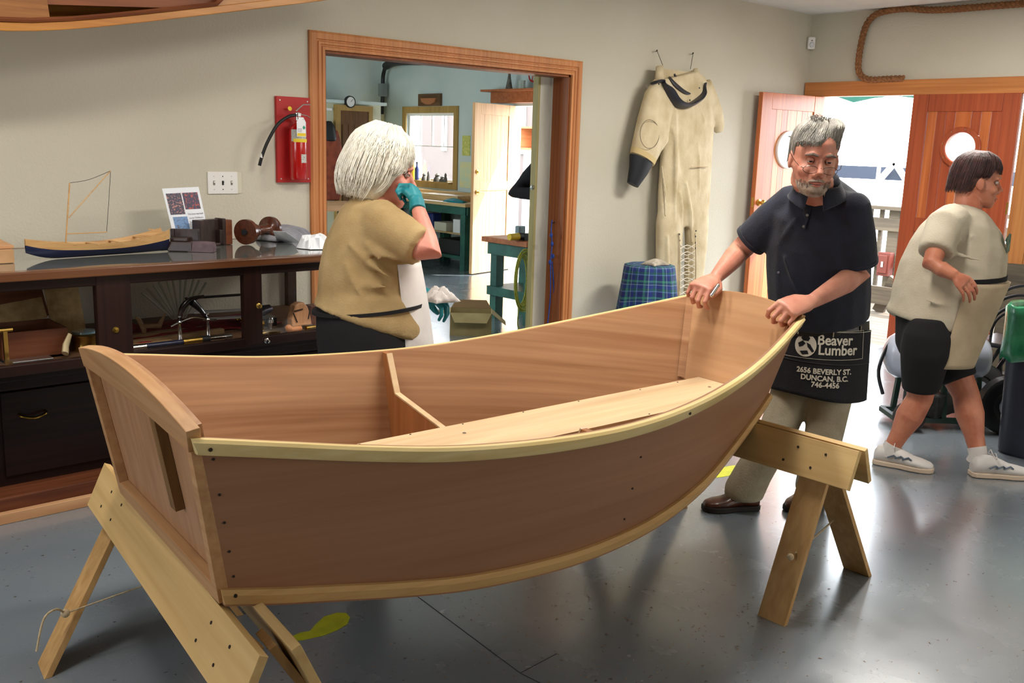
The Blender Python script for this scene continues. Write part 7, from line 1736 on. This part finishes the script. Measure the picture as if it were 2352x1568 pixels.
def w2_lock(rs):
    az = rs.uniform(-PI, PI)
    if abs(az) < .9:
        aa = rs.uniform(-1.2, 1.2); ca, sa = math.cos(aa), math.sin(aa); j = rs.uniform(.98, 1.05); e = rs.uniform(-.02, .012)
        return [H2.P(-.010+.03*ca, .045*sa, .137), H2.P(-.010+.072*ca*j, .068*sa*j, .118), H2.P(-.008+.095*ca*j, .082*sa*j, .080), H2.P(-.006+.099*ca*j, .084*sa*j, .056+e)]
    c, s = math.cos(az), math.sin(az); j = rs.uniform(.97, 1.06); z1 = rs.uniform(-.075, -.035) if abs(az) > 1.7 else rs.uniform(-.005, .03)
    return [H2.P(-.015+.045*c, .042*s, .136), H2.P(-.018+.09*c*j, .08*s*j, .095), H2.P(-.028+.100*c*j, .090*s*j, .03), H2.P(-.045+.085*c*j, .08*s*j, z1)]
locks(H2, 1200, M_rh, h2c, w2_lock, r0=.0026, seed=24)
m = MB()
limb(m, [p for p, a, b in T2[1:]], [a+.008 for p, a, b in T2[1:]], [b+.012 for p, a, b in T2[1:]], ux=L2_)
cw = D(2150,700,d2+.02); z2 = lambda y: D(2150, y, d2+.02).z
hem(m, cw, L2_, F2, [(z2(660), .200, .238, 0, .052), (z2(700), .212, .240, -.02, .024), (z2(738), .218, .236, -.050, .0), (z2(746), .217, .234, -.052, .0)])
limb(m, [D(2195,505,d2-.1), s2R, s2R.lerp(e2R,.4), s2R.lerp(e2R,.72)], [.085,.090,.086,.084], [.09,.09,.085,.082], ux=CF)
limb(m, [D(2205,505,d2+.12), s2L, s2L.lerp(e2L,.4), s2L.lerp(e2L,.75)], [.085,.088,.084,.08], [.085,.086,.082,.08], ux=CF)
for a, b, r in ((D(2150,560,d2-.25), D(2260,600,d2-.24), .015), (D(2230,540,d2-.2), D(2290,590,d2-.12), .014), (D(2110,680,d2-.17), D(2180,700,d2-.19), .010), (D(2160,500,d2-.2), D(2220,560,d2-.24), .012)):
    m.tube([a, a.lerp(b,.5)+V((0,0,-.012)), b], [r*.4, r, r*.4], 8)
ts2 = remesh_bake('t_shirt', m, M_bt3, w2, voxel=.010, smooth=9)
for x, y, s_ in ((2262,556,.03),(2272,572,.024)):
    p = D(x, y, d2-.20); 
m = MB(); c_ = T2[4][0].lerp(T2[5][0], .5)
def chest(a, z, off): return V((c_.x, c_.y, z))+L2_*(.206+off)*math.sin(a)+F2*(.222+off)*math.cos(a)
zc = c_.z
m.add([chest(-.75+ .5*u, zc+dz, .014) for u, dz in ((0,.02),(.3,.05),(.7,.045),(1,.01),(.8,-.04),(.4,-.05))], [(0,1,2,3,4,5)]); obj('green_print', m, mat('green_print', (50,84,66), (120,130,112), rough=.8, scale=(40,40,40)), ts2)
ct = D(2183,636,d2+.02)
m = MB(); hem(m, ct, L2_, F2, [(ct.z-.012, .2145, .2625, .015, 0), (ct.z+.012, .2145, .2625, .015, 0)]); obj('apron_tie', m, M_blkc, w2, smooth=True)
def ap2(u, v):
    a = -1.6+2.6*u; z0 = D(2250,640,d2).z; z1 = D(2210,835,d2).z; z = z0+(z1-z0)*v
    c = D(2186-34*v, 700, d2+.02); r1 = .222+.004*v; r2 = .254-.040*v+.010*math.sin(a*5)*v
    return V((c.x, c.y, z))+L2_*r1*math.sin(a)+F2*r2*math.cos(a)
m = MB(); m.grid(ap2, 30, 18); obj('beige_apron', m, M_bap, w2, smooth=True, solid=.004, ang=180)
m = MB(); limb(m, [D(2153,695,d2+.02), D(2148,735,d2+.02), D(2144,790,d2+.02), D(2144,815,d2+.02)], [.190,.188,.186,.165], [.205,.192,.185,.16], ux=L2_)
limb(m, [hR_+V((0,0,.13)), hR_+V((0,0,.05)), hR_.lerp(kR,.15), hR_.lerp(kR,.45), hR_.lerp(kR,.85)], [.07,.11,.118,.105,.086], [.08,.115,.120,.108,.090], ux=L2_)
limb(m, [hL_+V((0,0,.13)), hL_+V((0,0,.05)), hL_.lerp(kL,.15), hL_.lerp(kL,.4), hL_.lerp(kL,.72)], [.07,.11,.118,.108,.092], [.08,.115,.118,.108,.092], ux=L2_)
remesh_bake('shorts', m, M_blkc, w2, voxel=.010, smooth=12)
M_snk = mat('white_sneaker', (214,210,206), (196,192,190), rough=.5)
M_ssole = mat('sneaker_sole', (200,180,160), rough=.6)
g0, g1 = at(2006, 1062, 'z', 0), at(2108, 1080, 'z', 0)
q0_, q1_ = at(2228, 1092, 'z', 0), at(2400, 1100, 'z', 0)
for a, b, an, kn in ((g0, g1, aR, kR), (q0_, q1_, aL, kL)):
    d = (b-a).normalized(); b = a+d*.285
    sh = shoe(w2, a, b, M_snk, M_ssole, w=.052, h=.10, lace=M_wht, name='sneaker')
    m = MB()
    s_ = d.cross(V((0,0,1)))
    for k in range(3): c = a+d*(.07+.035*k)+s_*.047+V((0,0,.055)); m.tube([c, c+d*.03+V((0,0,.016)), c+d*.045+V((0,0,.004))], .004, 6)
    obj('grey_stripes', m, mat('stripe_grey', (90,104,120), rough=.5), sh)
    m = MB(); ax = (kn-an).normalized(); limb(m, [V((an.x, an.y, .06)), an-ax*.01, an+ax*.03], [.05,.045,.046], ux=L2_); obj('sock', m, M_wht, w2, smooth=True)
# ================================================================== person half hidden in the workshop
w3 = thing('person', 'person in a dark long-sleeved top mostly hidden behind the sliding door edge', 'person', (6.9, 6.9, 0))
d3 = 8.9
F3 = (CR*-.2 - CF*.95); F3.z = 0; F3.normalize(); L3_ = V((0, 0, 1)).cross(F3).normalized()
P3 = D(1292, 480, d3)
m = MB()
def q3(z, l=0, f=0): return V((P3.x, P3.y, z)) + L3_*l + F3*f
limb(m, [q3(.92), q3(1.1), q3(1.3), q3(1.42), q3(1.48)], [.15,.15,.17,.14,.07], [.11,.12,.12,.09,.06], ux=L3_)
H3 = Head(q3(1.66), F3, V((0, 0, 1)), 1.0); head_mesh(m, H3); limb(m, [q3(1.46), q3(1.60)], [.055,.05], ux=L3_)
for sg in (-1, 1):
    limb(m, [q3(.92, sg*.09), q3(.5, sg*.10), q3(.1, sg*.10), q3(.04, sg*.10)], [.085,.06,.04,.04], ux=L3_)
    limb(m, [q3(.05, sg*.10, -.04), q3(.04, sg*.10, .1)], [.035,.03], ux=L3_)
sh3, el3, wr3 = q3(1.40, -.20), D(1184, 442, d3-.05), q3(1.12, -.08, .22)
limb(m, [sh3, el3, wr3], [.04,.036,.026], ux=V((0,0,1))); hand(m, wr3, wr3+V((0,0,0))+L3_*.09, n=F3, s=V((0,0,1)))
sh4, el4, wr4 = q3(1.40, .20), q3(1.12, .26, 0), q3(1.1, .10, .24); limb(m, [sh4, el4, wr4], [.04,.036,.026], ux=V((0,0,1))); hand(m, wr4, wr4-L3_*.08, n=F3, s=V((0,0,1)))
b3 = remesh_bake('body', m, M_skin, w3, voxel=.008, smooth=2); carve(b3, H3); face_parts(H3, w3, M_skin)
M_drk = mat('dark_sweater', (26,22,28), rough=.9)
m = MB(); limb(m, [q3(.88), q3(1.1), q3(1.3), q3(1.42), q3(1.47)], [.18,.18,.20,.17,.08], [.14,.15,.15,.12,.08], ux=L3_)
for a, b, c in ((sh3, el3, wr3), (sh4, el4, wr4)): limb(m, [a, a.lerp(b,.5), b, b.lerp(c,.5), c.lerp(b,.12)], [.085,.08,.075,.06,.045], ux=V((0,0,1)))
remesh_bake('sweater', m, M_drk, w3, voxel=.012, smooth=4)
m = MB(); limb(m, [q3(.95), q3(.82)], [.165,.16], [.13,.13], ux=L3_)
for sg in (-1, 1): limb(m, [q3(.85, sg*.09), q3(.5, sg*.10), q3(.06, sg*.10)], [.10,.08,.07], ux=L3_)
remesh_bake('trousers', m, M_navy, w3, voxel=.014, smooth=3)
for sg in (-1, 1): shoe(w3, q3(0, sg*.10, -.08), q3(0, sg*.10, .19), M_blkc, M_sole)
m = MB(); rr = []
for z, c, r, w in [(0,-.035,.078,.08),(.04,-.022,.096,.084),(.08,-.014,.094,.077),(.115,-.014,.07,.058),(.134,-.015,.02,.02)]: rr.append([H3.P(c+r*math.cos(a), w*math.sin(a), z) for a in [2*PI*i/24 for i in range(24)]])
m.rings(rr); remesh_bake('hair', m, MATS['grey_hair'], w3, voxel=.008, smooth=3)
